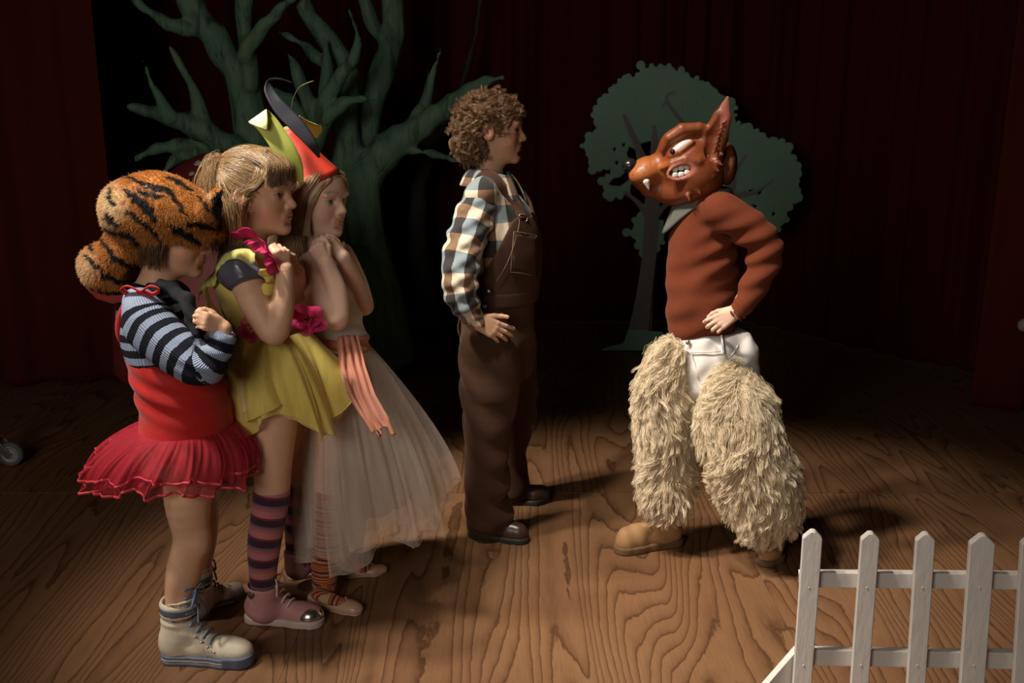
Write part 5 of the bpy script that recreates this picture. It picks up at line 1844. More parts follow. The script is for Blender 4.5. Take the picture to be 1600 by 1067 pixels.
# ================================================================== girl in tiger hood
def build_tiger():
    Y0 = 2.14
    root = empty('person', (P(285, 1000, Y0)[0], Y0, 0), 'child in plush tiger hood, striped jumper and red tutu dress', 'person')
    hd = Head(P(272, 364, Y0), (0.95, -0.06, -0.20), (0.2, 0, 1), M(P(272, 364, Y0), 132))
    b = Model(); hd.build(b); hd.neck(b, P(240, 462, Y0), M(P(240, 460, Y0), 24), M(P(240, 460, Y0), 30))
    limb(b, [(245, 480, Y0, 40), (263, 550, Y0, 42), (285, 640, Y0, 48), (290, 700, Y0, 50)], 0.03)
    limb(b, [(228, 495, 2.05, 26), (310, 572, 1.99, 22), (343, 536, 1.995, 13.5), (350, 514, 2.0, 12.5)], 0.02, 3)
    limb(b, [(255, 495, 2.24, 26), (325, 575, 2.28, 20), (340, 520, 2.10, 15)], 0.02, 3)
    W = P(350, 512, 2.0)
    hand(b, W, (-0.62, -0.55, 0.42), (0.72, -0.66, 0.12), (0.30, 0.10, 0.92), M(W, 70), curls=((35, 75, 45), (40, 78, 45), (44, 80, 45), (48, 80, 45)), spread=6, thumb=(0.8, 0.45, -0.3), tcurl=25)
    W2 = P(338, 520, 2.10)
    hand(b, W2, (-0.25, -0.1, 0.95), (0.5, 0.8, 0.1), (-0.7, 0.4, 0.3), M(W2, 64), curls=((45, 70, 40),) * 4)
    near = [(293, 715, 2.09, 36), (293, 780, 2.065, 35), (298, 835, 2.055, 27), (294, 862, 2.05, 26), (287, 895, 2.05, 27), (281, 930, 2.05, 22), (281, 985, 2.05, 17)]
    far = [(300, 715, 2.20, 36), (308, 780, 2.23, 33), (314, 832, 2.235, 25), (308, 870, 2.235, 24), (303, 905, 2.235, 20)]
    limb(b, near, 0.02, 4); limb(b, far, 0.02, 4)
    b.ell(P(314, 848, 2.045), (0.018, 0.022, 0.026), None, 0.025)
    V, Q = b.mesh(0.0050, [hd.box(), (P(300, 545, 1.88), P(368, 462, 2.2), 0.002)])
    mesh_obj('body', V, Q, SKIN, root, attrs=hd.masks(V))
    hd.eyes(root, EYE_BROWN)
    # dark hair at the temple
    rs = np.random.RandomState(4); S = []; t = np.linspace(0, 1, 10)
    HAIRD = hair_mat('dark_blond_hair', (0.07, 0.040, 0.020), (0.18, 0.11, 0.055))
    for s_ in (-1, 1):
        for _ in range(500):
            q0 = hd.L(s_ * 0.37, rs.uniform(-0.18, 0.12), rs.uniform(0.05, 0.2)); e = hd.L(s_ * rs.uniform(0.34, 0.40), rs.uniform(-0.25, 0.06), rs.uniform(-0.42, -0.15))
            S.append(q0 + np.outer(t, e - q0) + np.outer(np.sin(t * 3.1) * 0.012, hd.R[0] * s_) + rs.normal(size=3) * 0.002)
    strands('hair', np.array(S), 0.0005, 0.0003, HAIRD, root)

    # ---------------------------------------------------- tiger hood
    zz = lambda x, y: (100 + x / 2.667, 240 + y / 2.667)
    m = Model()
    def ez(px, py, Y, a, bb, c, ang=0, k=0.01, mode='add'):
        p = P(px, py, Y); t = math.radians(ang)
        m.ell(p, (M(p, a), M(p, bb), c), np.array([[math.cos(t), 0, math.sin(t)], [-math.sin(t), 0, math.cos(t)], [0, 1, 0]]), k, mode)
    ez(250, 333, Y0, 78, 60, 0.108, -12)
    ez(217, 330, Y0, 48, 50, 0.092, 0, 0.03)
    ez(300, 345, Y0, 42, 38, 0.092, -32, 0.03)
    ez(318, 372, Y0, 26, 14, 0.075, 20, 0.02)
    ez(177, 419, Y0, 47, 37, 0.078, -35, 0.02)
    ez(202, 395, Y0, 38, 38, 0.083, -30, 0.02)
    # hollow for the head
    m.ell(hd.L(0, 0.02, -0.05), np.array((0.43, 0.50, 0.42)) * hd.H, hd.R, 0.006, 'sub')
    m.ell(hd.L(0, 0.22, -0.36), np.array((0.40, 0.42, 0.36)) * hd.H, hd.R, 0.012, 'sub')
    m.ell(P(238, 440, Y0), (0.055, 0.11, 0.07), None, 0.012, 'sub')
    for s_ in (-1, 1):                                     # ears
        e0 = P(338, 312, Y0 + s_ * 0.075); ax = nrm((0.8, 0, 0.6))
        m.cone(P(326, 325, Y0 + s_ * 0.07), P(343, 308, Y0 + s_ * 0.082), 0.022, 0.018, 0.008)
        m.ell(P(350, 312, Y0 + s_ * 0.082), (0.017, 0.016, 0.020), None, 0.006, 'sub')
    m.disp(lambda X, Y, Z: 0.0035 * np.sin(38 * X + 30 * Z) * np.sin(33 * Z - 20 * Y + 1))
    V, Q = m.mesh(0.0042)
    stripes = [([(255, 100), (300, 112), (370, 142), (430, 152), (470, 200), (512, 262)], 9), ([(300, 155), (360, 170), (410, 182)], 8), ([(262, 158), (330, 210), (385, 272)], 13),
               ([(262, 236), (310, 270), (370, 322), (425, 385)], 8), ([(176, 240), (200, 280), (245, 303)], 9), ([(162, 300), (220, 325), (280, 340), (320, 390), (332, 450)], 9),
               ([(195, 148), (195, 190), (212, 208)], 7), ([(438, 298), (500, 332), (565, 375)], 10), ([(515, 288), (570, 300), (630, 312)], 9), ([(148, 338), (180, 390), (210, 430), (260, 460), (310, 475)], 8),
               ([(92, 425), (150, 480), (200, 520), (285, 545)], 9), ([(108, 375), (122, 408)], 7), ([(555, 178), (600, 220), (645, 265)], 7), ([(88, 545), (150, 572), (240, 575)], 8),
               ([(420, 95), (480, 120), (540, 165)], 6), ([(640, 240), (650, 280), (640, 330)], 7)]
    segs = []
    for pl, w in stripes:
        q = spline(np.array([zz(*p) for p in pl], float), 4)
        L = len(q)
        segs += [(q[i], q[i + 1], 1.35 * w / 2.667 * (0.35 + 0.75 * math.sin(math.pi * (i + 0.7) / L))) for i in range(L - 1)]

    def stripe_mask(V):
        C = np.array([proj(v) for v in V])
        C = C + 1.6 * np.stack([snoise(V[:, 0], V[:, 1], V[:, 2], 1, 6, 190.0), snoise(V[:, 0], V[:, 1], V[:, 2], 2, 6, 190.0)], 1)
        d = np.full(len(V), 9.0)
        for a, bb, w in segs:
            e = bb - a; t = np.clip(((C - a) @ e) / (e @ e + 1e-9), 0, 1)
            d = np.minimum(d, np.linalg.norm(C - a - t[:, None] * e, axis=1) - w)
        return np.clip(0.5 - d / 1.6, 0, 1), C

    def tiger_mat(name):
        m_, nt, bs = new_mat(name)
        co = pos_n(nt)
        c = mix_n(nt, noise_n(nt, co, 26, 3), (0.36, 0.125, 0.022), (0.56, 0.245, 0.060))
        c = mix_n(nt, attr_n(nt, 'cream'), c, (0.74, 0.56, 0.33))
        c = mix_n(nt, attr_n(nt, 'stripe'), c, (0.012, 0.010, 0.009))
        nt.links.new(c, bs.inputs['Base Color']); bs.inputs['Roughness'].default_value = 0.6; bs.inputs['Specular IOR Level'].default_value = 0.25
        return m_
    sk, C = stripe_mask(V)
    def cream(C, V):
        c = 1.3 * np.clip(1 - np.hypot((C[:, 0] - 174) / 34, (C[:, 1] - 318) / 46), 0, 1) + 0.9 * np.clip(1 - np.hypot((C[:, 0] - 135) / 26, (C[:, 1] - 415) / 40), 0, 1)
        c += 0.9 * np.clip(1.3 - np.abs((C[:, 1] - 300) - (C[:, 0] - 322) * 0.95) / 5, 0, 1) * (C[:, 0] > 308) * (C[:, 0] < 345)
        return np.clip(c, 0, 1)
    ear_in = ((C[:, 0] > 333) & (C[:, 1] < 332) & (C[:, 1] > 300) & (C[:, 0] - 333 > (308 - C[:, 1]) * 0.6)) * 1.0
    sk = np.maximum(sk, ear_in)
    hood = mesh_obj('tiger_hood', V, Q, tiger_mat('tiger_plush_base'), root, attrs={'stripe': sk, 'cream': cream(C, V)}, label='plush tiger striped hood')
    # plush pile
    tri = V[Q]; nn = np.cross(tri[:, 2] - tri[:, 0], tri[:, 3] - tri[:, 1]); ar = np.linalg.norm(nn, axis=1); nn /= ar[:, None] + 1e-12
    ctr = tri.mean(1)
    inner = np.linalg.norm(hd.loc(ctr) * (1, 0.9, 1.1), axis=1) < 0.47
    pr = ar * ~inner; pr /= pr.sum()
    pk = rs.choice(len(Q), 70000, p=pr)
    root_p = ctr[pk] + rs.normal(size=(len(pk), 3)) * 0.0012
    g = nn[pk] * 0.9 + rs.normal(size=(len(pk), 3)) * 0.38 + V3(-0.35, 0, -0.35)
    t = np.linspace(0, 1, 4)
    S = root_p[:, None, :] + g[:, None, :] * (t * 0.0048)[None, :, None] + np.array([0, 0, -0.0015])[None, None, :] * (t ** 2)[None, :, None]
    o = strands('plush_pile', S, 0.0004, 0.00025, tiger_mat('tiger_plush_pile'), hood)
    smk, C2 = stripe_mask(root_p); crm = cream(C2, root_p)
    smk = np.maximum(smk, ((C2[:, 0] > 333) & (C2[:, 1] < 332) & (C2[:, 1] > 300) & (C2[:, 0] - 333 > (308 - C2[:, 1]) * 0.6)) * 1.0)
    for nm, val in (('stripe', smk), ('cream', crm)):
        at = o.data.attributes.new(nm, 'FLOAT', 'POINT'); at.data.foreach_set('value', np.repeat(val, 4).astype(np.float32))
    o['kind'] = 'stuff'

    m = Model(); m.chain([P(138, 448, Y0 - 0.05), P(155, 462, Y0 - 0.055), P(178, 468, Y0 - 0.055), P(206, 464, Y0 - 0.05)], [0.006, 0.008, 0.009, 0.006], 0.004)
    V, Q = m.mesh(0.003); mesh_obj('hood_lining', V, Q, fabric_mat('dark_red_lining', (0.28, 0.035, 0.02)), hood)

    # ---------------------------------------------------- striped jumper
    m_, nt, bs = new_mat('striped_rib_knit')
    u = attr_n(nt, 'along'); rnd = attr_n(nt, 'round')
    wob = math_n(nt, 'MULTIPLY', noise_n(nt, pos_n(nt), 140, 2), 0.10)
    f = math_n(nt, 'FRACT', math_n(nt, 'ADD', math_n(nt, 'DIVIDE', u, 0.0345), wob))
    blu = mix_n(nt, noise_n(nt, pos_n(nt), 320, 2), (0.20, 0.25, 0.36), (0.34, 0.40, 0.52))
    nt.links.new(mix_n(nt, math_n(nt, 'GREATER_THAN', f, 0.48), blu, (0.013, 0.014, 0.021)), bs.inputs['Base Color'])
    bs.inputs['Roughness'].default_value = 0.95; bs.inputs['Specular IOR Level'].default_value = 0.1
    bump_n(nt, bs, math_n(nt, 'SINE', math_n(nt, 'MULTIPLY', rnd, 1150.0)), 0.5, 0.002)
    STRI = m_
    m = Model()
    pts, _ = limb(m, [(240, 468, Y0, 34), (240, 490, Y0, 54), (252, 530, Y0, 58), (268, 575, Y0, 58)], 0.02, 4, flat=((0, 1, 0), 1.15))
    m.plane(P(230, 566, Y0), nrm((0.35, 0, -1)))
    V, Q = m.mesh(0.0052)
    u, a, r = limb_uv(V, [P(240, 430, Y0), P(275, 620, Y0)])
    jm = mesh_obj('jumper', V, Q, STRI, root, attrs={'along': u + 0.004, 'round': a * 0.07})
    for rows, cuff in (([(222, 478, 2.06, 30), (232, 502, 2.045, 40), (256, 530, 2.02, 38), (286, 555, 2.0, 36), (312, 571, 1.99, 34)], [(313, 570, 1.99, 34), (330, 560, 1.992, 28), (341, 542, 1.996, 22), (347, 526, 2.0, 18)]),
                       ([(252, 480, 2.22, 32), (280, 520, 2.28, 36), (318, 566, 2.28, 32)], [(318, 566, 2.28, 32), (336, 545, 2.18, 24), (341, 524, 2.11, 19)])):
        m = Model(); full = rows + cuff[1:]
        pts, rad = limb(m, full, 0.012, 4)
        def fo(X, Y, Z):
            c = P(330, 548, 2.0); d = np.sqrt((X - c[0]) ** 2 + (Z - c[2]) ** 2)
            return 0.005 * np.sin(170 * Z + 80 * X) * np.clip(1.2 - d / 0.07, 0, 1) + 0.003 * np.sin(50 * X + 60 * Z)
        m.disp(fo)
        m.cone(pts[-1], pts[-1] + (pts[-1] - pts[-3]), rad[-1] * 0.82, rad[-1] * 0.82, 0.003, 'sub')
        V, Q = m.mesh(0.0042); u, a, r = limb_uv(V, pts)
        mesh_obj('sleeve', V, Q, STRI, jm, attrs={'along': u, 'round': a * 0.05})
    # black scarf at the throat
    BLK = fabric_mat('black_knit', (0.010, 0.010, 0.013), 0.9, 500, 0.25, 0.0)
    m = Model(); m.chain([P(268, 452, 2.06), P(292, 470, 2.02), P(304, 500, 1.995), P(306, 522, 1.98)], [0.016, 0.016, 0.017, 0.010], 0.01)
    m.chain([P(235, 452, 2.08), P(262, 448, 2.05), P(290, 455, 2.08)], [0.014, 0.017, 0.014], 0.01)
    m.disp(lambda X, Y, Z: 0.004 * np.sin(150 * X + 90 * Z) * np.sin(120 * Z))
    V, Q = m.mesh(0.0035); mesh_obj('scarf', V, Q, BLK, root)

    # ---------------------------------------------------- red dress
    RED = fabric_mat('red_jersey', (0.46, 0.016, 0.014), 0.6, 500, 0.12, 0.15, 0.12)
    m = Model()
    limb(m, [(258, 545, Y0, 60), (276, 590, Y0, 66), (288, 630, Y0, 67), (292, 660, Y0, 69), (292, 680, Y0, 71)], 0.02, 4, flat=((0, 1, 0), 1.08))
    def top(X, Y, Z):
        a, c = P(200, 532, Y0), P(330, 584, Y0); n = nrm((-(c - a)[2], 0, (c - a)[0]))
        return (X - a[0]) * n[0] + (Z - a[2]) * n[2] + 0 * Y
    m.op('int', top, [-99] * 3, [99] * 3, 0.004)
    m.disp(lambda X, Y, Z: 0.0035 * np.sin(130 * Z + 50 * X + 5) * np.clip((P(280, 560, Y0)[2] - Z + 0.02) * 14, 0, 1) * np.clip((Z - P(280, 655, Y0)[2]) * 14, 0, 1))
    m.plane(P(292, 672, Y0), (-0.05, 0, -1), 0.004)
    V, Q = m.mesh(0.005)
    dress = mesh_obj('dress', V, Q, RED, root)
    for px in ([(196, 545, 2.09), (186, 525, 2.075), (186, 500, 2.065), (198, 475, 2.055), (222, 458, 2.06)],):
        pts = spline(np.array([P(*q) for q in px]), 8) ; V, F = tube_mesh(pts, 0.0085, 8, True, 0.35); mesh_obj('strap', V, F, RED, dress)
    for sg in (-1, 1):                                      # bow
        c = P(220, 456, 2.035)
        V, F = tube_mesh(spline(np.array([c, c + V3(sg * 0.025, -0.006, 0.014), c + V3(sg * 0.040, 0, 0.004), c + V3(sg * 0.022, 0.004, -0.006), c]), 6), 0.006, 8, True, 0.4)
        mesh_obj('bow_loop', V, F, RED, dress)
    TUL = tulle_mat('red_tulle', (0.50, 0.026, 0.046), 0.34)
    SAT = simple_mat('red_satin_edge', (0.62, 0.060, 0.085), 0.3)
    c0 = P(291, 662, Y0)
    for i, (rr, yy, sd, amp, z) in enumerate(((128, 718, 1, 0.013, 0.0), (125, 738, 2, 0.015, -0.004), (115, 728, 3, 0.016, 0.0), (104, 734, 5, 0.014, 0.0))):
        c1 = P(269, yy, Y0); r1 = M(c1, rr)
        hem = lambda a: 0.018 * np.cos(a) - 0.010 * np.cos(a + math.pi) + 0.0 * a
        fn = skirt(c0, M(c0, 68), c1, r1, 17, amp, lambda a: 0.012 * np.sin(3 * a) , 0.62, sd, 360, 30, r0y=1.05, r1y=0.88, rough=0.45, fine=0.0032)
        V, F = sheet(fn, 640, 28, True)
        tu = mesh_obj('tulle_layer', V, F, TUL, dress)
        if i < 2:
            e = fn(np.linspace(0, 1, 641), np.full(641, 0.985))
            ribbon_along(e, 0.0065, SAT, 'satin_edge', tu)

    # ---------------------------------------------------- high lace-up trainers
    CREAM = simple_mat('cream_leather', (0.58, 0.51, 0.39), 0.5, 0.12, 24, 0.12)
    BLUE = simple_mat('grey_blue_rubber', (0.085, 0.105, 0.155), 0.6)
    BLUE2 = fabric_mat('blue_lace', (0.12, 0.17, 0.27))
    EYEL = simple_mat('eyelet_steel', (0.4, 0.38, 0.35), 0.3, 0.05, 40, 0, 1.0)
    for heel, toe, sd, sh in (((254, 1030), (398, 1034), -1, [(281, 1000, 2.05, 27), (281, 962, 2.05, 28), (281, 930, 2.05, 30.5)]),
                              ((296, 962), (381, 928), 1, [(306, 945, 2.235, 24), (305, 915, 2.235, 25), (304, 888, 2.235, 27)])):
        s = Shoe(G(*heel), G(*toe), sd)
        m = Model(); s.low(m, 0.105, 0.16, 0.32, w=0.92)
        limb(m, sh, 0.02, 3)
        p, r = J(*sh[-1])
        m.cone(p + V3(0, 0, -0.035), p + V3(0, 0, 0.06), r * 0.86, r * 0.9, 0.003, 'sub')
        m.plane(p + V3(0, 0, 0.002), nrm((-0.15, 0, 1)), 0.003)
        def ribs(X, Y, Z): return 0.0018 * np.sin(300 * Z) * (Z > sh_z) * (Z < p[2])
        sh_z = s.W(0, 0, 0.42)[2]
        m.disp(ribs)
        V, Q = m.mesh(0.0033)
        so = mesh_obj('trainer', V, Q, CREAM, root)
        m = Model(); s.slab(m, 0.0, 0.045, 0.008); V, Q = m.mesh(0.003); mesh_obj('sole', V, Q, BLUE, so)
        m = Model(); s.slab(m, 0.045, 0.075, 0.004); V, Q = m.mesh(0.003); mesh_obj('sole_stripe', V, Q, CREAM, so)
        m = Model(); s.slab(m, 0.07, 0.108, 0.008); V, Q = m.mesh(0.003); mesh_obj('sole_rim', V, Q, BLUE, so)
        m = Model(); s.slab(m, 0.008, 0.13, 0.013, y0=0.70); V, Q = m.mesh(0.003); mesh_obj('toe_bumper', V, Q, BLUE, so)
        q, r = J(*[(a + b_) / 2 for a, b_ in zip(sh[1], sh[2])]); mm = Model().cone(q - V3(0, 0, 0.006), q + V3(0, 0, 0.006), r * 1.04, r * 1.04, 0)
        mm.plane(q + V3(0, 0, 0.009), (0, 0, 1)); mm.plane(q - V3(0, 0, 0.009), (0, 0, -1))
        V, Q = mm.mesh(0.003); mesh_obj('ankle_band', V, Q, BLUE, so)
        parts = []
        for kx in range(5):
            y, z = 0.68 - 0.065 * kx, 0.235 + 0.066 * kx
            parts.append(lace_run(s, [s.W(-0.105, y - .02, z - 0.065), s.W(-0.04, y, z + 0.0), s.W(0.04, y - .02, z + 0.012), s.W(0.105, y - 0.05, z - 0.045)], 0.0028))
        for kx in range(4):
            z = 0.56 + 0.09 * kx
            parts.append(lace_run(s, [s.W(-0.09, 0.335, z), s.W(0, 0.395, z + 0.02), s.W(0.09, 0.335, z + 0.03)], 0.0026))
        top_ = s.W(0, 0.40, 0.80)
        for sg in (-1, 1):
            parts.append(lace_run(s, [top_, s.W(sg * 0.08, 0.46, 0.86), s.W(sg * 0.16, 0.44, 0.72), s.W(sg * 0.06, 0.42, 0.76), top_], 0.0024))
            parts.append(lace_run(s, [top_, s.W(sg * 0.06, 0.46, 0.66), s.W(sg * 0.11, 0.47, 0.50)], 0.0024))
        V, F = join(parts); mesh_obj('lace', V, F, BLUE2, so)
        for kx in range(4):
            for sg in (-1, 1):
                y, z = 0.62 - 0.065 * kx, 0.18 + 0.055 * kx
                V, F = uv_ball(s.W(sg * 0.128, y, z), 0.0030, 8, 6); mesh_obj('eyelet', V, F, EYEL, so)


build_tiger()


# ================================================================== girl in yellow dress
def build_yellow():
    Y0 = 2.27
    root = empty('person', (P(430, 960, Y0)[0], Y0, 0), 'child with fair ponytail in gold organza dress and striped knee socks', 'person')
    hd = Head(P(403, 301, Y0), (1, -0.22, -0.03), (0.04, 0, 1), M(P(403, 301, Y0), 134), gaze=(1, -0.1, 0.02))
    b = Model(); hd.build(b, 1.05); hd.neck(b, P(385, 392, Y0), M(P(385, 390, Y0), 23), M(P(385, 390, Y0), 27))
    limb(b, [(385, 415, Y0, 40), (395, 460, Y0, 44), (412, 510, Y0, 40), (425, 570, Y0, 48), (430, 620, Y0, 48)], 0.03)
    limb(b, [(378, 422, 2.18, 26), (402, 478, 2.14, 24.5), (428, 520, 2.12, 20), (441, 480, 2.13, 18.5), (445, 440, 2.14, 14.5), (445, 420, 2.145, 13.5)], 0.015, 4)
    limb(b, [(405, 420, 2.36, 24), (450, 520, 2.42, 20), (465, 470, 2.36, 17), (462, 425, 2.24, 14)], 0.015, 3)
    W = P(444, 424, 2.145)
    hand(b, W, (-0.06, -0.12, 0.98), (0.55, -0.80, 0.15), (-0.8, -0.5, 0.1), M(W, 68), curls=((55, 92, 50), (62, 95, 50), (66, 95, 50), (72, 95, 50)), spread=3, thumb=(0.95, 0.2, -0.4), tcurl=28)
    W2 = P(462, 424, 2.235)
    hand(b, W2, (-0.2, -0.2, 0.95), (0.6, 0.6, 0.2), (-0.7, 0.5, 0.2), M(W2, 64), curls=((50, 80, 40),) * 4)
    near = [(430, 600, 2.22, 40), (430, 660, 2.215, 34), (426, 720, 2.21, 30), (425, 765, 2.21, 27), (419, 810, 2.205, 25.5), (413, 850, 2.20, 24), (411, 890, 2.20, 20), (412, 935, 2.20, 17)]
    far = [(445, 600, 2.36, 38), (462, 680, 2.37, 30), (470, 750, 2.38, 25), (468, 800, 2.38, 23), (466, 870, 2.38, 17)]
    limb(b, near, 0.02, 4); limb(b, far, 0.02, 4)
    V, Q = b.mesh(0.0050, [hd.box(), (P(412, 440, 2.0), P(482, 362, 2.34), 0.002)])
    mesh_obj('body', V, Q, SKIN_GIRL, root, attrs=hd.masks(V))
    hd.eyes(root, EYE_BROWN)

    # ---------------------------------------------------- hair: swept back to a ponytail, fringe in front
    rs = np.random.RandomState(12); H = hd.H
    BLOND = hair_mat('fair_hair', (0.14, 0.075, 0.030), (0.56, 0.37, 0.18), 0.30, 0.6)
    m = Model()
    m.ell(hd.L(0, -0.07, 0.15), np.array((0.385, 0.44, 0.375)) * H, hd.R)
    def cutf(X, Y, Z):
        x, y, z = X - hd.C[0], Y - hd.C[1], Z - hd.C[2]
        f = (x * hd.R[1][0] + y * hd.R[1][1] + z * hd.R[1][2]) / H; w = (x * hd.R[2][0] + y * hd.R[2][1] + z * hd.R[2][2]) / H
        return (f - np.where(w > 0.22, 0.36 + 0 * w, np.where(w > 0.0, 0.06 + w * 0.8, -0.12))) * H
    m.op('int', cutf, [-99] * 3, [99] * 3, 0.008)
    V, Q = m.mesh(0.005)
    hair = mesh_obj('hair', V, Q, simple_mat('fair_hair_base', (0.24, 0.145, 0.065), 0.6), root)
    knot = P(351, 262, Y0 - 0.01); q = hd.loc(V)
    S = []; k = 16; t = np.linspace(0, 1, k)
    cc = hd.L(0, -0.07, 0.13)
    for i in rs.choice(len(V), 13000):
        if q[i][1] > 0.345 and q[i][2] > 0.15: continue
        p0 = V[i]
        e = knot + rs.normal(size=3) * 0.005
        mid = p0 + np.outer(t, e - p0)
        # push out to stay on the skull
        dl = (mid - cc) @ hd.R.T / (np.array((0.392, 0.446, 0.384)) * H); rr = np.linalg.norm(dl, axis=1)
        fac = np.where(rr < 1, 1 / np.maximum(rr, 1e-3), 1.0); fac = 1 + (fac - 1) * np.clip((1 - t) * 6, 0, 1)
        mid = cc + (mid - cc) * fac[:, None]
        mid = mid + rs.normal(size=3) * 0.0016 + np.outer(np.sin(t * 3.14) * rs.normal() * 0.002, hd.R[2])
        S.append(mid)
    # fringe
    for _ in range(3000):
        x = rs.uniform(-0.36, 0.36); a = hd.L(x * 0.75, rs.uniform(-0.08, 0.16), 0.515 - 0.45 * x * x); mid = hd.L(x, 0.362 - 0.55 * x * x, rs.uniform(0.26, 0.36)); e = hd.L(x * 1.08 + rs.normal() * 0.04, 0.385 - 0.75 * x * x, rs.uniform(0.06, 0.24))
        c = spline(np.array([a, mid, e]), 8)[:17]; S.append(c[:k] + rs.normal(size=3) * 0.0015)
    for _ in range(1800):                                   # side hair drawn from the parting past the temple to the ear
        s_ = rs.choice([-1, 1])
        c = np.array([hd.L(s_ * 0.10, rs.uniform(-0.12, 0.17), 0.508), hd.L(s_ * rs.uniform(0.29, 0.33), rs.uniform(0.10, 0.27), 0.28), hd.L(s_ * 0.378, rs.uniform(0.02, 0.19), 0.11), hd.L(s_ * 0.392, rs.uniform(-0.14, 0.06), rs.uniform(-0.01, 0.08))])
        c = spline(c, 5); S.append(c[np.linspace(0, len(c) - 1, k).astype(int)] + rs.normal(size=3) * 0.0012)
    # loose strands by the ear and nape
    for _ in range(220):
        sx = rs.choice([-1, 1]); a = hd.L(sx * 0.33, rs.uniform(-0.15, 0.13), rs.uniform(0.0, 0.12)); e = hd.L(sx * 0.36 + rs.normal() * 0.03, rs.uniform(-0.30, 0.02), rs.uniform(-0.36, -0.14))
        S.append(a + np.outer(t, e - a) + np.outer(np.sin(t * 3.1) * 0.010 * rs.uniform(0.5, 1.6), hd.R[0] * sx) + np.outer(np.sin(t * 7 + rs.uniform(0, 6)) * 0.004, hd.R[1]))
    strands('swept_hair', np.array(S), 0.00036, 0.0002, BLOND, hair)
    S = []
    for _ in range(5200):
        o = rs.normal(size=3) * (0.010, 0.013, 0.010); sp = rs.normal(); k2 = rs.normal()
        c = np.array([knot + o * 0.3, knot + V3(-0.014, 0, 0.004) + o, knot + V3(-0.022 + 0.006 * sp, 0, -0.05) + o * 1.5, knot + V3(-0.012 + 0.014 * sp, -0.008 * k2, -0.11) + o * 1.7, knot + V3(0.0 + 0.020 * sp, -0.01 * k2, -0.15 - 0.02 * abs(k2)) + o * 1.3])
        S.append(spline(c, 5))
    for _ in range(500):
        o = rs.normal(size=3) * 0.008; sp = rs.uniform(0, 1)
        c = np.array([knot + o * 0.3, knot + V3(0.004, -0.03, -0.03) + o, knot + V3(0.02 + 0.02 * sp, -0.055, -0.09) + o * 1.5, knot + V3(0.02 + 0.015 * sp, -0.05, -0.16) + o * 1.4, knot + V3(0.012, -0.045, -0.19) + o])
        S.append(spline(c, 5))
    strands('ponytail', np.array(S), 0.00036, 0.0002, BLOND, hair)
    BOB = fabric_mat('hair_band', (0.30, 0.20, 0.10)); V, F = tube_mesh([knot + 0.014 * (V3(0, 1, 0) * math.cos(a) + V3(0.5, 0, 0.85) * math.sin(a)) for a in np.linspace(0, 6.283, 20)], 0.004, 8)
    mesh_obj('hair_band', V, F, BOB, hair)
    # earring
    V, F = uv_ball(P(393, 331, Y0 - 0.075), 0.0022, 8, 6); mesh_obj('earring', V, F, simple_mat('red_stud', (0.3, 0.03, 0.04), 0.2), root)

    # ---------------------------------------------------- dress
    GOLD = fabric_mat('gold_satin', (0.62, 0.47, 0.12), 0.42, 300, 0.1, 0.3, 0.2)
    ORG = tulle_mat('gold_organza', (1.0, 0.76, 0.17), 0.60, 1)
    ORG.node_tree.nodes['Principled BSDF'].inputs['Roughness'].default_value = 0.42
    SATB = simple_mat('slate_satin', (0.085, 0.088, 0.125), 0.35, 0.2, 14)
    MAG = tulle_mat('magenta_chiffon', (0.56, 0.022, 0.130), 0.72)
    m = Model()
    limb(m, [(385, 412, Y0, 42), (386, 440, Y0, 50), (398, 480, Y0, 46), (414, 512, Y0, 44), (420, 530, Y0, 47)], 0.02, 4, flat=((0, 1, 0), 1.15))
    m.disp(lambda X, Y, Z: 0.003 * np.sin(90 * Z + 60 * X) * np.sin(40 * X + 30 * Y))
    V, Q = m.mesh(0.005)
    dress = mesh_obj('dress', V, Q, GOLD, root)
    # puffed sleeves
    for rows in ([(372, 408, 2.20, 26), (372, 424, 2.17, 32), (386, 440, 2.15, 30)], [(400, 408, 2.36, 26), (412, 424, 2.38, 30), (418, 438, 2.39, 28)]):
        m = Model(); pts, rad = limb(m, rows, 0.015, 4)
        ax = nrm(pts[-1] - pts[0])
        m.disp(lambda X, Y, Z: 0.003 * np.sin(120 * X + 40 * Z) * np.sin(60 * Z))
        m.plane(pts[-1] + ax * 0.006, nrm(ax * 0.55 + V3(0.15, 0, -0.6)), 0.006)
        V, Q = m.mesh(0.004); mesh_obj('puff_sleeve', V, Q, SATB, dress)
    # pale petal flaps lying on the shoulders
    PET = tulle_mat('pale_yellow_petal', (0.70, 0.66, 0.22), 0.8)
    for pix in ([(400, 392, 2.13), (378, 388, 2.13), (352, 396, 2.15), (338, 412, 2.18)], [(340, 420, 2.20), (322, 436, 2.22), (312, 448, 2.22)], [(322, 445, 2.2), (330, 470, 2.2), (346, 492, 2.2)]):
        ruffle([P(*q) for q in pix], 0.035, PET, 'petal', dress, 3, 2, 0.008, (0.1, -0.5, -0.6), (0, -1, 0.4))
    ruffle([P(438, 420, 2.13), P(424, 398, 2.13), P(408, 378, 2.14), P(388, 370, 2.16), P(368, 376, 2.20), P(356, 382, 2.25)], 0.034, MAG, 'neck_ruffle', dress, 5, 4, 0.011, (-0.35, -0.35, 0.55), (0.6, -0.8, 0.1))
    ruffle([P(438, 424, 2.13), P(426, 400, 2.13), P(412, 382, 2.14), P(392, 374, 2.16)], 0.030, MAG, 'neck_ruffle', dress, 8, 3, 0.011, (-0.6, -0.4, -0.3), (0.4, -0.8, 0.4))
    # bodice frill over the chest
    ruffle([P(424, 418, 2.13), P(430, 450, 2.15), P(432, 490, 2.16)], 0.030, ORG, 'chest_frill', dress, 9, 4, 0.009, (-0.8, -0.3, 0), (0.3, -0.9, 0))
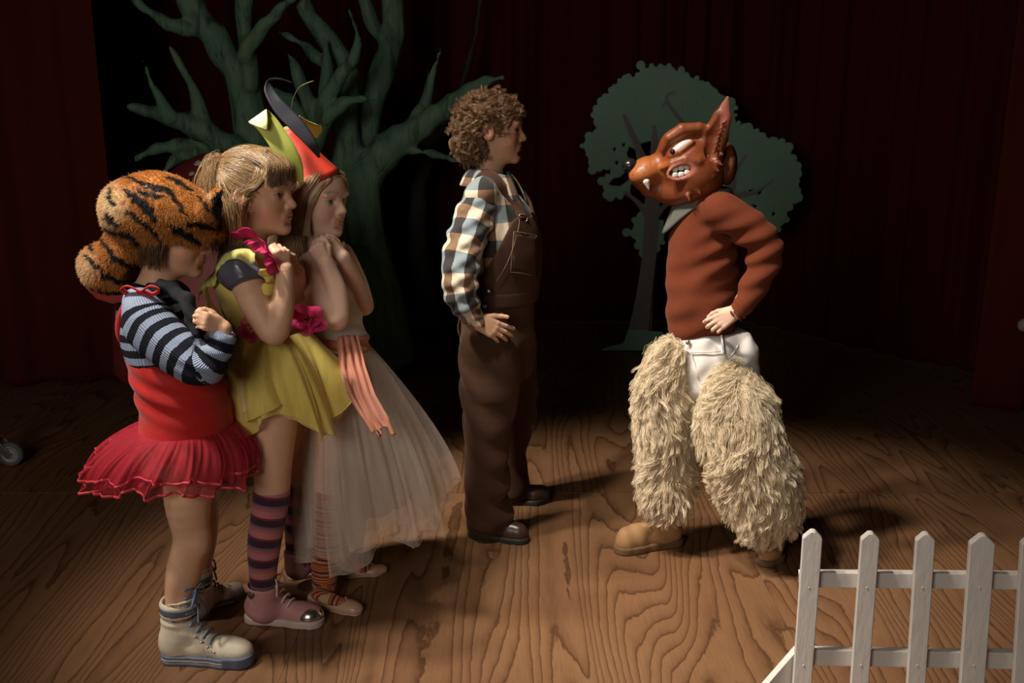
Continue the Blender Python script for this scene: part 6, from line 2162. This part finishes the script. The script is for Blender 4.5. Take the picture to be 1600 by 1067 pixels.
    # rosettes at the waist
    for (cx, cy, Y, r) in ((396, 514, 2.135, 0.030), (482, 498, 2.20, 0.038)):
        c = P(cx, cy, Y); parts = []
        for kx in range(3):
            def fn(u, v, kx=kx):
                a = u * 6.283 + kx; rr = r * (0.25 + 0.28 * kx) * (0.5 + 0.7 * v) * (1 + 0.16 * np.sin(5 * a + kx * 2))
                return c + np.stack([rr * np.cos(a) * 1.15, -0.012 - 0.010 * (2 - kx) * v + 0.008 * np.sin(4 * a + kx), rr * np.sin(a)], 1)
            V, F = sheet(fn, 40, 6, True); parts.append((V, F))
        V, F = join(parts); mesh_obj('rosette', V, F, MAG, dress)
    c0 = P(424, 516, Y0)
    hemf = lambda a: -0.020 * np.cos(2 * a + 0.7) + 0.018 * np.sin(a * 3 + 0.9) + 0.030 * np.cos(a)
    UND = tulle_mat('dress_lining', (0.80, 0.64, 0.30), 0.85)
    fn = skirt(c0, M(c0, 48), P(438, 634, Y0), M(P(438, 630, Y0), 78), 9, 0.008, hemf, 0.75, 41, r0y=1.1, r1y=0.95)
    V, F = sheet(fn, 300, 26, True); mesh_obj('skirt_lining', V, F, UND, dress)
    for sd, rr, yy, amp in ((31, 95, 650, 0.026), (33, 90, 640, 0.028)):
        c1 = P(451, yy, Y0)
        fn = skirt(c0, M(c0, 50), c1, M(c1, rr), 7, amp, hemf, 0.70, sd, r0y=1.1, r1y=0.92, rough=1.0, fine=0.0040)
        V, F = sheet(fn, 480, 34, True); sk = mesh_obj('organza_layer', V, F, ORG, dress)
        e = fn(np.linspace(0, 1, 361), np.full(361, 1.0)); V, F = tube_mesh(e, 0.0016, 5); mesh_obj('rolled_edge', V, F, GOLD, sk)

    # ---------------------------------------------------- striped knee sock and pink high-top
    PK = (0.42, 0.155, 0.165); PL = (0.045, 0.018, 0.040); RD = (0.16, 0.030, 0.040); GY = (0.16, 0.10, 0.13)
    SOCK = sock_mat('striped_knee_sock', [(0.0, PK), (0.30, RD), (0.40, PL), (0.72, GY), (0.84, (0.36, 0.11, 0.105)), (0.999, PK)], 0.0545)
    for path in (near, far):
        m = Model(); rows = [(x, y, Y, r + 1.6) for x, y, Y, r in path if y >= 750]
        pts, rad = limb(m, rows, 0.01, 5)
        m.plane(pts[0] + V3(0, 0, 0.004), (0, 0, 1), 0.002)
        V, Q = m.mesh(0.004); u, a, r = limb_uv(V, pts)
        sk = mesh_obj('knee_sock', V, Q, SOCK, root, attrs={'along': u + 0.012})
    PINK = simple_mat('pink_canvas', (0.50, 0.235, 0.225), 0.6, 0.12, 30, 0.15)
    SOLEW = simple_mat('pinkish_white_rubber', (0.54, 0.42, 0.37), 0.55)
    SILV = simple_mat('silver_toe', (0.62, 0.57, 0.54), 0.22, 0.08, 30, 0, 0.95)
    LACEP = fabric_mat('pale_lace', (0.60, 0.50, 0.47))
    HEART = simple_mat('dark_heart', (0.085, 0.060, 0.050), 0.4)
    for heel, toe, sd, sh in (((385, 968), (506, 974), -1, [(413, 950, 2.195, 24), (411, 915, 2.195, 25.5)]), ((452, 905), (520, 890), 1, [(466, 885, 2.38, 21), (466, 862, 2.38, 22)])):
        s = Shoe(G(*heel), G(*toe), sd)
        m = Model(); s.low(m, 0.09, 0.165, 0.34, w=0.95); limb(m, sh, 0.02, 1)
        p, r = J(*sh[-1]); m.cone(p - V3(0, 0, 0.03), p + V3(0, 0, 0.06), r * 0.86, r * 0.9, 0.003, 'sub'); m.plane(p + V3(0, 0, 0.006), nrm((0.1, 0, 1)), 0.003)
        V, Q = m.mesh(0.0033)
        so = mesh_obj('high_top_shoe', V, Q, PINK, root)
        m = Model(); s.slab(m, 0.0, 0.10, 0.016); V, Q = m.mesh(0.003); mesh_obj('sole', V, Q, SOLEW, so)
        m = Model(); m.ell(s.W(-sd * 0.01, 0.83, 0.10), np.array((0.163, 0.178, 0.150)) * s.L, s.R); m.plane(s.W(0, 0.74, 0), -s.f); m.plane(s.W(0, 0, 0.1), (0, 0, -1))
        V, Q = m.mesh(0.0025); mesh_obj('toe_cap', V, Q, SILV, so)
        parts = []
        for kx in range(6):
            y, z = 0.68 - 0.060 * kx, 0.235 + 0.062 * kx
            parts.append(lace_run(s, [s.W(-0.105, y - .02, z - 0.06), s.W(-0.04, y, z + 0.008), s.W(0.04, y - .02, z + 0.015), s.W(0.105, y - 0.05, z - 0.04)], 0.0028))
        top_ = s.W(0, 0.38, 0.60)
        for sg in (-1, 1): parts.append(lace_run(s, [top_, s.W(sg * 0.1, 0.46, 0.60), s.W(sg * 0.17, 0.48, 0.44), s.W(sg * 0.07, 0.44, 0.50), top_], 0.0022))
        V, F = join(parts); mesh_obj('lace', V, F, LACEP, so)
        # heart patch at the ankle, towards the camera
        tt = np.linspace(0, 2 * np.pi, 40, endpoint=False)
        hx = 16 * np.sin(tt) ** 3 / 17; hy = (13 * np.cos(tt) - 5 * np.cos(2 * tt) - 2 * np.cos(3 * tt) - np.cos(4 * tt)) / 17
        hc = P(392, 929, 2.16) if sd < 0 else s.W(0.14, 0.1, 0.4)
        if sd < 0:
            ring = []
            for a, c in zip(hx, hy):
                x = hc[0] + a * 0.0105; z = hc[2] + c * 0.011
                y = 2.195 - math.sqrt(max(M(P(412, 930, 2.195), 26.5) ** 2 - (x - P(412, 930, 2.195)[0]) ** 2, 1e-6)) - 0.0015
                ring.append((x, y, z))
            V = np.array(ring + [np.mean(ring, axis=0) - (0, 0.002, 0)]); F = [[i, (i + 1) % 40, 40] for i in range(40)]
            o = mesh_obj('heart_patch', V, F, HEART, so); md = o.modifiers.new('t', 'SOLIDIFY'); md.thickness = 0.002


build_yellow()


# ================================================================== girl in red paper hat
def build_hat_girl():
    Y0 = 2.42
    root = empty('person', (P(520, 940, Y0)[0], Y0, 0), 'fair haired child in red paper hat, white vest and long cream tulle skirt', 'person')
    hd = Head(P(492, 311, Y0), (0.92, -0.40, -0.04), (0.06, 0, 1), M(P(494, 309, Y0), 120), gaze=(1, -0.32, 0.02))
    b = Model(); hd.build(b, 1.05); hd.neck(b, P(490, 398, Y0), M(P(490, 395, Y0), 20), M(P(490, 395, Y0), 24))
    limb(b, [(505, 420, Y0, 36), (518, 470, Y0, 37), (532, 525, Y0, 34), (535, 570, Y0, 42), (530, 610, Y0, 46)], 0.03)
    limb(b, [(488, 415, 2.34, 23), (502, 465, 2.30, 23), (527, 498, 2.27, 18.5), (526, 460, 2.285, 17.5), (516, 428, 2.29, 14), (509, 412, 2.29, 12.5)], 0.015, 4)
    limb(b, [(534, 398, 2.46, 19), (556, 440, 2.46, 17), (569, 478, 2.44, 15), (556, 445, 2.40, 14), (540, 410, 2.35, 11.5), (535, 400, 2.34, 11)], 0.012, 4)
    W = P(508, 413, 2.29)
    hand(b, W, (-0.38, -0.12, 0.90), (-0.10, -0.95, 0.25), (0.55, -0.05, 0.75), M(W, 66), curls=((60, 90, 50), (66, 92, 50), (70, 92, 50), (74, 92, 50)), spread=3, thumb=(0.85, 0.4, -0.2), tcurl=25)
    W2 = P(535, 402, 2.335)
    hand(b, W2, (-0.62, -0.22, 0.72), (0.35, -0.75, 0.5), (0.2, 0.5, 0.7), M(W2, 62), curls=((50, 85, 45), (54, 85, 45), (58, 88, 45), (60, 90, 45)), spread=3, thumb=(0.8, 0.5, -0.3), tcurl=25)
    near = [(522, 620, 2.36, 38), (520, 700, 2.35, 32), (516, 770, 2.34, 26), (512, 830, 2.335, 24), (508, 880, 2.33, 20), (507, 925, 2.325, 16)]
    far = [(545, 620, 2.48, 36), (552, 720, 2.50, 28), (552, 790, 2.51, 22), (548, 850, 2.52, 18), (546, 882, 2.52, 15)]
    limb(b, near, 0.02, 4); limb(b, far, 0.02, 4)
    V, Q = b.mesh(0.0050, [hd.box(), (P(465, 432, 2.15), P(552, 362, 2.44), 0.002)])
    mesh_obj('body', V, Q, SKIN_PALE, root, attrs=hd.masks(V))
    hd.eyes(root, EYE_BLUE)

    # ---------------------------------------------------- long fair hair
    rs = np.random.RandomState(31); H = hd.H
    BL = hair_mat('long_fair_hair', (0.28, 0.17, 0.080), (0.66, 0.47, 0.26), 0.32, 0.55)
    m = Model(); m.ell(hd.L(0, -0.07, 0.14), np.array((0.375, 0.40, 0.33)) * H, hd.R)
    def cutf(X, Y, Z):
        x, y, z = X - hd.C[0], Y - hd.C[1], Z - hd.C[2]
        f = (x * hd.R[1][0] + y * hd.R[1][1] + z * hd.R[1][2]) / H; w = (x * hd.R[2][0] + y * hd.R[2][1] + z * hd.R[2][2]) / H
        return (f - np.where(w > 0.0, 0.0 + w * 0.75, -0.1)) * H
    m.op('int', cutf, [-99] * 3, [99] * 3, 0.008)
    V, Q = m.mesh(0.005); hair = mesh_obj('hair', V, Q, simple_mat('long_hair_base', (0.30, 0.19, 0.09), 0.6), root)
    S = []; 
    for _ in range(7500):
        sx = rs.choice([-1, 1], p=[0.4, 0.6]); back = rs.uniform(0, 1)
        top = hd.L(rs.normal() * 0.05, 0.12 - 0.40 * back, 0.36 - 0.06 * back)
        w0 = hd.L(sx * 0.30, 0.24 - 0.55 * back, 0.30); w1 = hd.L(sx * (0.415 - 0.15 * max(back - 0.7, 0)), 0.10 - 0.62 * back, 0.0)
        w2 = hd.L(sx * (0.40 - 0.1 * back), 0.06 - 0.60 * back, -0.32); w3 = hd.L(sx * (0.37 + rs.normal() * 0.05), 0.02 - 0.55 * back + rs.normal() * 0.04, rs.uniform(-0.80, -0.45))
        S.append(spline(np.array([top, w0, w1, w2, w3]) + rs.normal(size=3) * 0.003 + rs.normal(size=(5, 3)) * (0.0015, 0.0015, 0.0005), 5))
    for _ in range(260):                                    # wisps over the forehead
        sx = rs.choice([-1, 1]); S.append(spline(np.array([hd.L(0.02, 0.20, 0.34), hd.L(sx * 0.16, 0.33, 0.29), hd.L(sx * rs.uniform(0.26, 0.33), 0.27, 0.14), hd.L(sx * rs.uniform(0.34, 0.40), 0.17, -0.12), hd.L(sx * rs.uniform(0.34, 0.44), 0.14, -0.42)]) + rs.normal(size=3) * 0.002, 5))
    strands('long_hair', np.array(S), 0.00036, 0.0002, BL, hair)

    # ---------------------------------------------------- paper hat
    def paper(name, col): 
        return simple_mat(name, col, 0.55, 0.04, 40, 0.05)
    PR = paper('red_paper', (0.56, 0.045, 0.022)); PG = paper('lime_paper', (0.50, 0.55, 0.10)); PB = paper('blue_black_paper', (0.012, 0.013, 0.024)); PY = paper('pale_lime_paper', (0.78, 0.78, 0.38))
    apex = P(449, 203, Y0 - 0.01); base_c = P(489, 286, Y0 - 0.005)
    ax = nrm(apex - base_c); hgt = np.linalg.norm(apex - base_c)
    e1 = nrm(np.cross(ax, V3(0, 1, 0))); e1 = e1 if e1[0] > 0 else -e1; e2 = np.cross(ax, e1)
    R0, R1 = M(base_c, 46), M(apex, 8)
    def cone(u, v):
        a = u * 6.283; r = R1 + (R0 - R1) * v
        return apex + np.outer(-v * hgt, ax) + np.outer(r * np.cos(a), e1) + np.outer(r * 0.98 * np.sin(a), e2) + np.outer(0.012 * v * np.cos(a) * 0, ax)
    V, F = sheet(cone, 56, 12, True)
    hat = mesh_obj('paper_hat', V, F, PR, root); md = hat.modifiers.new('t', 'SOLIDIFY'); md.thickness = 0.0012
    hat['label'] = 'red paper cone hat'

    def strip(rows, mat, name):
        """paper strip: rows of (px, py, Y, half-width px, direction of width in degrees in the picture, depth lean of the width)"""
        A = spline(np.array(rows, float), 8); n = len(A); L_, R_ = [], []
        for x, y, Y, w, an, ln in A:
            p = P(x, y, Y); t = math.radians(an); d = nrm((math.cos(t), ln, math.sin(t))) * M(p, w)
            L_.append(p - d); R_.append(p + d)
        nv = 7
        V = np.vstack([np.array(L_) + (np.array(R_) - np.array(L_)) * s for s in np.linspace(0, 1, nv)])
        idx = np.arange(nv * n).reshape(nv, n)
        F = np.stack([idx[:-1, :-1], idx[:-1, 1:], idx[1:, 1:], idx[1:, :-1]], -1).reshape(-1, 4)
        o = mesh_obj(name, V, F, mat, hat); md = o.modifiers.new('t', 'SOLIDIFY'); md.thickness = 0.0012
        return o
    strip([(472, 286, 2.30, 3, 25, 0.1), (460, 262, 2.285, 14, 25, 0.25), (446, 236, 2.28, 17, 28, 0.3), (428, 208, 2.285, 17, 30, 0.3), (412, 188, 2.29, 17, 32, 0.2), (402, 180, 2.285, 17, 34, 0.1)], PG, 'lime_strip')
    strip([(402, 180, 2.284, 17, 34, 0.1), (404, 184, 2.270, 16, 34, 0.0), (411, 194, 2.262, 9, 32, 0.0), (416, 202, 2.262, 1.5, 30, 0)], PY, 'folded_tip')
    strip([(499, 246, 2.325, 2, 15, 0.1), (488, 226, 2.31, 8, 22, 0.2), (466, 198, 2.31, 12, 30, 0.3), (446, 177, 2.315, 12.5, 30, 0.35), (430, 158, 2.32, 10, 30, 0.4), (420, 140, 2.33, 8, 20, 0.8), (419, 128, 2.34, 4, 0, 1.5), (426, 123, 2.35, 3, -60, 2.0), (440, 124, 2.35, 2.5, -70, 1.5), (457, 129, 2.35, 1, -70, 1.0)], PB, 'black_strip')
    strip([(487, 216, 2.52, 10, 10, 0.4), (492, 205, 2.50, 11, 0, 0.5), (488, 192, 2.47, 14, -20, 0.6), (476, 188, 2.45, 11, -50, 0.8), (466, 186, 2.45, 4, -70, 1.0)], PG, 'lime_strip')
    strip([(464, 200, 2.46, 3, 90, 2.0), (457, 180, 2.46, 3, 90, 3.0), (457, 158, 2.46, 3, 90, 3.0), (466, 138, 2.46, 2.5, 60, 3.0), (478, 130, 2.46, 2, 60, 2.0), (490, 126, 2.46, 1, 60, 2.0)], paper('olive_paper', (0.11, 0.12, 0.035)), 'curled_strip')
    strip([(452, 212, 2.40, 6, 20, 0.2), (449, 203, 2.40, 6, 20, 0.2), (446, 198, 2.40, 2, 20, 0.2)], PY, 'pale_tip')

    # ---------------------------------------------------- vest, sash, skirt
    VEST = fabric_mat('white_vest', (0.80, 0.76, 0.72), 0.85, 500, 0.15, 0.15, 0.06)
    m = Model()
    limb(m, [(508, 418, Y0, 37), (516, 450, Y0, 40.5), (526, 490, Y0, 38.5), (533, 524, Y0, 37), (535, 540, Y0, 39)], 0.02, 4, flat=((0, 1, 0), 1.1))
    def neckline(X, Y, Z):
        c = P(500, 400, Y0); return (Z - P(510, 412, Y0)[2]) - 0.10 * np.abs(Y - Y0) * 0 + 0 * X
    m.op('int', neckline, [-99] * 3, [99] * 3, 0.004)
    m.disp(lambda X, Y, Z: 0.0025 * np.sin(110 * Z + 40 * X))
    V, Q = m.mesh(0.0048); vest = mesh_obj('vest', V, Q, VEST, root)
    for pix in ([(514, 418, 2.33), (500, 396, 2.33), (490, 384, 2.36)], [(534, 420, 2.38), (540, 396, 2.42), (536, 378, 2.45)]):
        V, F = tube_mesh(spline(np.array([P(*q) for q in pix]), 6), 0.004, 6, True, 0.5); mesh_obj('strap', V, F, VEST, vest)
    SASH = fabric_mat('peach_satin', (0.62, 0.255, 0.160), 0.5, 300, 0.1, 0.25, 0.12)
    m = Model(); limb(m, [(534, 522, Y0, 38), (536, 536, Y0, 40), (537, 550, Y0, 41)], 0.01, 3, flat=((0, 1, 0), 1.12))
    m.disp(lambda X, Y, Z: 0.0035 * np.sin(210 * Z + 50 * X + 20 * Y))
    m.plane(P(535, 520, Y0), (0, 0, 1), 0.006); m.plane(P(537, 554, Y0), (0, 0, -1), 0.006)
    V, Q = m.mesh(0.0045); sash = mesh_obj('sash', V, Q, SASH, root)
    for rows, ph, nf in (([(546, 524, 2.30, 13), (554, 570, 2.25, 15), (570, 615, 2.205, 16), (590, 650, 2.18, 19), (602, 672, 2.17, 16)], 0.0, 3.0), ([(536, 526, 2.295, 11), (542, 575, 2.245, 12), (556, 615, 2.20, 11), (574, 652, 2.175, 10), (588, 678, 2.165, 8)], 1.5, 2.4)):
        A = np.array(rows, float); tt = np.linspace(0, 1, len(A))
        def tail(u, v, A=A, ph=ph, nf=nf):
            x, y, Y, w = [np.interp(v, tt, A[:, c]) for c in range(4)]
            fold = 0.008 * np.sin(2 * nf * math.pi * u * 0.9 + ph + 1.5 * v) * (1 - 0.3 * v) + 0.003 * np.sin(5.2 * nf * u + 4 * v)
            out = np.array([P(a, c, d) for a, c, d in zip(x + (u - 0.5) * 2 * w + 2 * np.sin(6 * v + ph), y + (u - 0.5) * 10 * v + 5 * v ** 6 * np.sin(9 * u + ph), Y + fold)])
            return out
        V, F = sheet(tail, 30, 36)
        o = mesh_obj('sash_tail', V, F, SASH, sash); md = o.modifiers.new('t', 'SOLIDIFY'); md.thickness = 0.0025
    LIN = fabric_mat('peach_lining', (0.74, 0.46, 0.33), 0.9, 400, 0.1, 0.2, 0.1)
    NET = tulle_mat('cream_tulle', (0.86, 0.72, 0.60), 0.27)
    c0 = P(537, 545, Y0)
    fn = skirt(c0, M(c0, 41), P(553, 780, Y0 + 0.02), M(P(553, 780, Y0), 88), 9, 0.010, None, 0.85, 51, r0y=1.05, r1y=0.80)
    V, F = sheet(fn, 240, 30, True); sk = mesh_obj('skirt_lining', V, F, LIN, root)
    hemf = lambda a: 0.055 * np.cos(a) + 0.022 * np.sin(5 * a + 1) + 0.01 * np.sin(9 * a)
    for i, (rr, cx, yy, amp, nr, sd) in enumerate(((116, 577, 838, 0.022, 12, 61), (106, 570, 832, 0.026, 10, 62), (112, 575, 815, 0.024, 14, 63), (98, 566, 822, 0.020, 8, 64), (118, 584, 800, 0.022, 11, 65))):
        c1 = P(cx, yy, Y0 + 0.01); fn = skirt(c0, M(c0, 42), c1, M(c1, rr), nr, amp, hemf, 0.82, sd, r0y=1.05, r1y=0.78, rough=0.5, fine=0.0035)
        V, F = sheet(fn, 560, 44, True); tl = mesh_obj('tulle_layer', V, F, NET, sk)
        if i < 3:
            V, F = tube_mesh(fn(np.linspace(0, 1, 421), np.full(421, 1.0)), 0.0007, 4); mesh_obj('hem_edge', V, F, NET, tl)

    # ---------------------------------------------------- socks and ballet slippers
    A1, A2, A3, A4, A5 = (0.36, 0.050, 0.022), (0.50, 0.16, 0.028), (0.055, 0.028, 0.055), (0.42, 0.30, 0.14), (0.20, 0.022, 0.030)
    SK = sock_mat('thin_striped_sock', [(0, A1), (0.12, A3), (0.20, A2), (0.33, A5), (0.42, A4), (0.48, A1), (0.60, A2), (0.68, A3), (0.80, A5), (0.90, A4)], 0.036)
    SLIP = simple_mat('pink_leather_slipper', (0.50, 0.315, 0.220), 0.35, 0.1, 20, 0.08)
    for path, heel, toe, sd in ((near, (482, 946), (568, 958), -1), (far, (536, 902), (606, 893), 1)):
        s = Shoe(G(*heel), G(*toe), sd)
        m = Model(); rows = [(x, y, Y, r + 1.4) for x, y, Y, r in path if y >= 765]
        pts, rad = limb(m, rows, 0.01, 5)
        m.chain([s.W(0, 0.18, 0.22), s.W(0, 0.45, 0.16), s.W(0, 0.72, 0.09)], [0.12 * s.L, 0.12 * s.L, 0.09 * s.L], 0.02)
        m.disp(lambda X, Y, Z: 0.0014 * np.sin(260 * Z + 60 * X))
        V, Q = m.mesh(0.0038); u, a, r = limb_uv(V, pts + [s.W(0, 0.40, 0.12), s.W(0, 0.9, 0.05)])
        mesh_obj('sock', V, Q, SK, root, attrs={'along': u})
        m = Model(); s.low(m, 0.025, 0.155, 0.20, w=0.98)
        o, rr, ff, L = s.o, s.r, s.f, s.L
        def opening(X, Y, Z):
            x = (X - o[0]) * rr[0] + (Y - o[1]) * rr[1]; y = (X - o[0]) * ff[0] + (Y - o[1]) * ff[1]
            return np.hypot(x / 0.098, (y - 0.36 * L) / 0.30) * 0.098 - 0.098 * L + 0 * Z - np.clip((Z - 0.14 * L), -1, 0) * -0.9
        m.ell(s.W(0, 0.37, 0.25), np.array((0.125, 0.31, 0.17)) * L, s.R, 0.008, 'sub')
        V, Q = m.mesh(0.003); so = mesh_obj('ballet_slipper', V, Q, SLIP, root)
        m = Model(); s.slab(m, 0.0, 0.03, -0.012); V, Q = m.mesh(0.003); mesh_obj('sole', V, Q, SLIP, so)
        edge = [s.W(0.112 * math.sin(a), 0.37 - 0.29 * math.cos(a), 0.165 + 0.02 * math.cos(a)) for a in np.linspace(0, 6.283, 40)]
        V, F = tube_mesh(edge, 0.0022, 6); mesh_obj('drawstring_edge', V, F, SLIP, so)
        parts = [lace_run(s, [s.W(0, 0.66, 0.16), s.W(sg * 0.05, 0.68, 0.21), s.W(sg * 0.10, 0.64, 0.20), s.W(sg * 0.04, 0.64, 0.17), s.W(0, 0.66, 0.16)], 0.0013) for sg in (-1, 1)]
        V, F = join(parts); mesh_obj('bow', V, F, SLIP, so)
    # thin bracelet on the far arm
    c = P(556, 440, 2.40)


build_hat_girl()
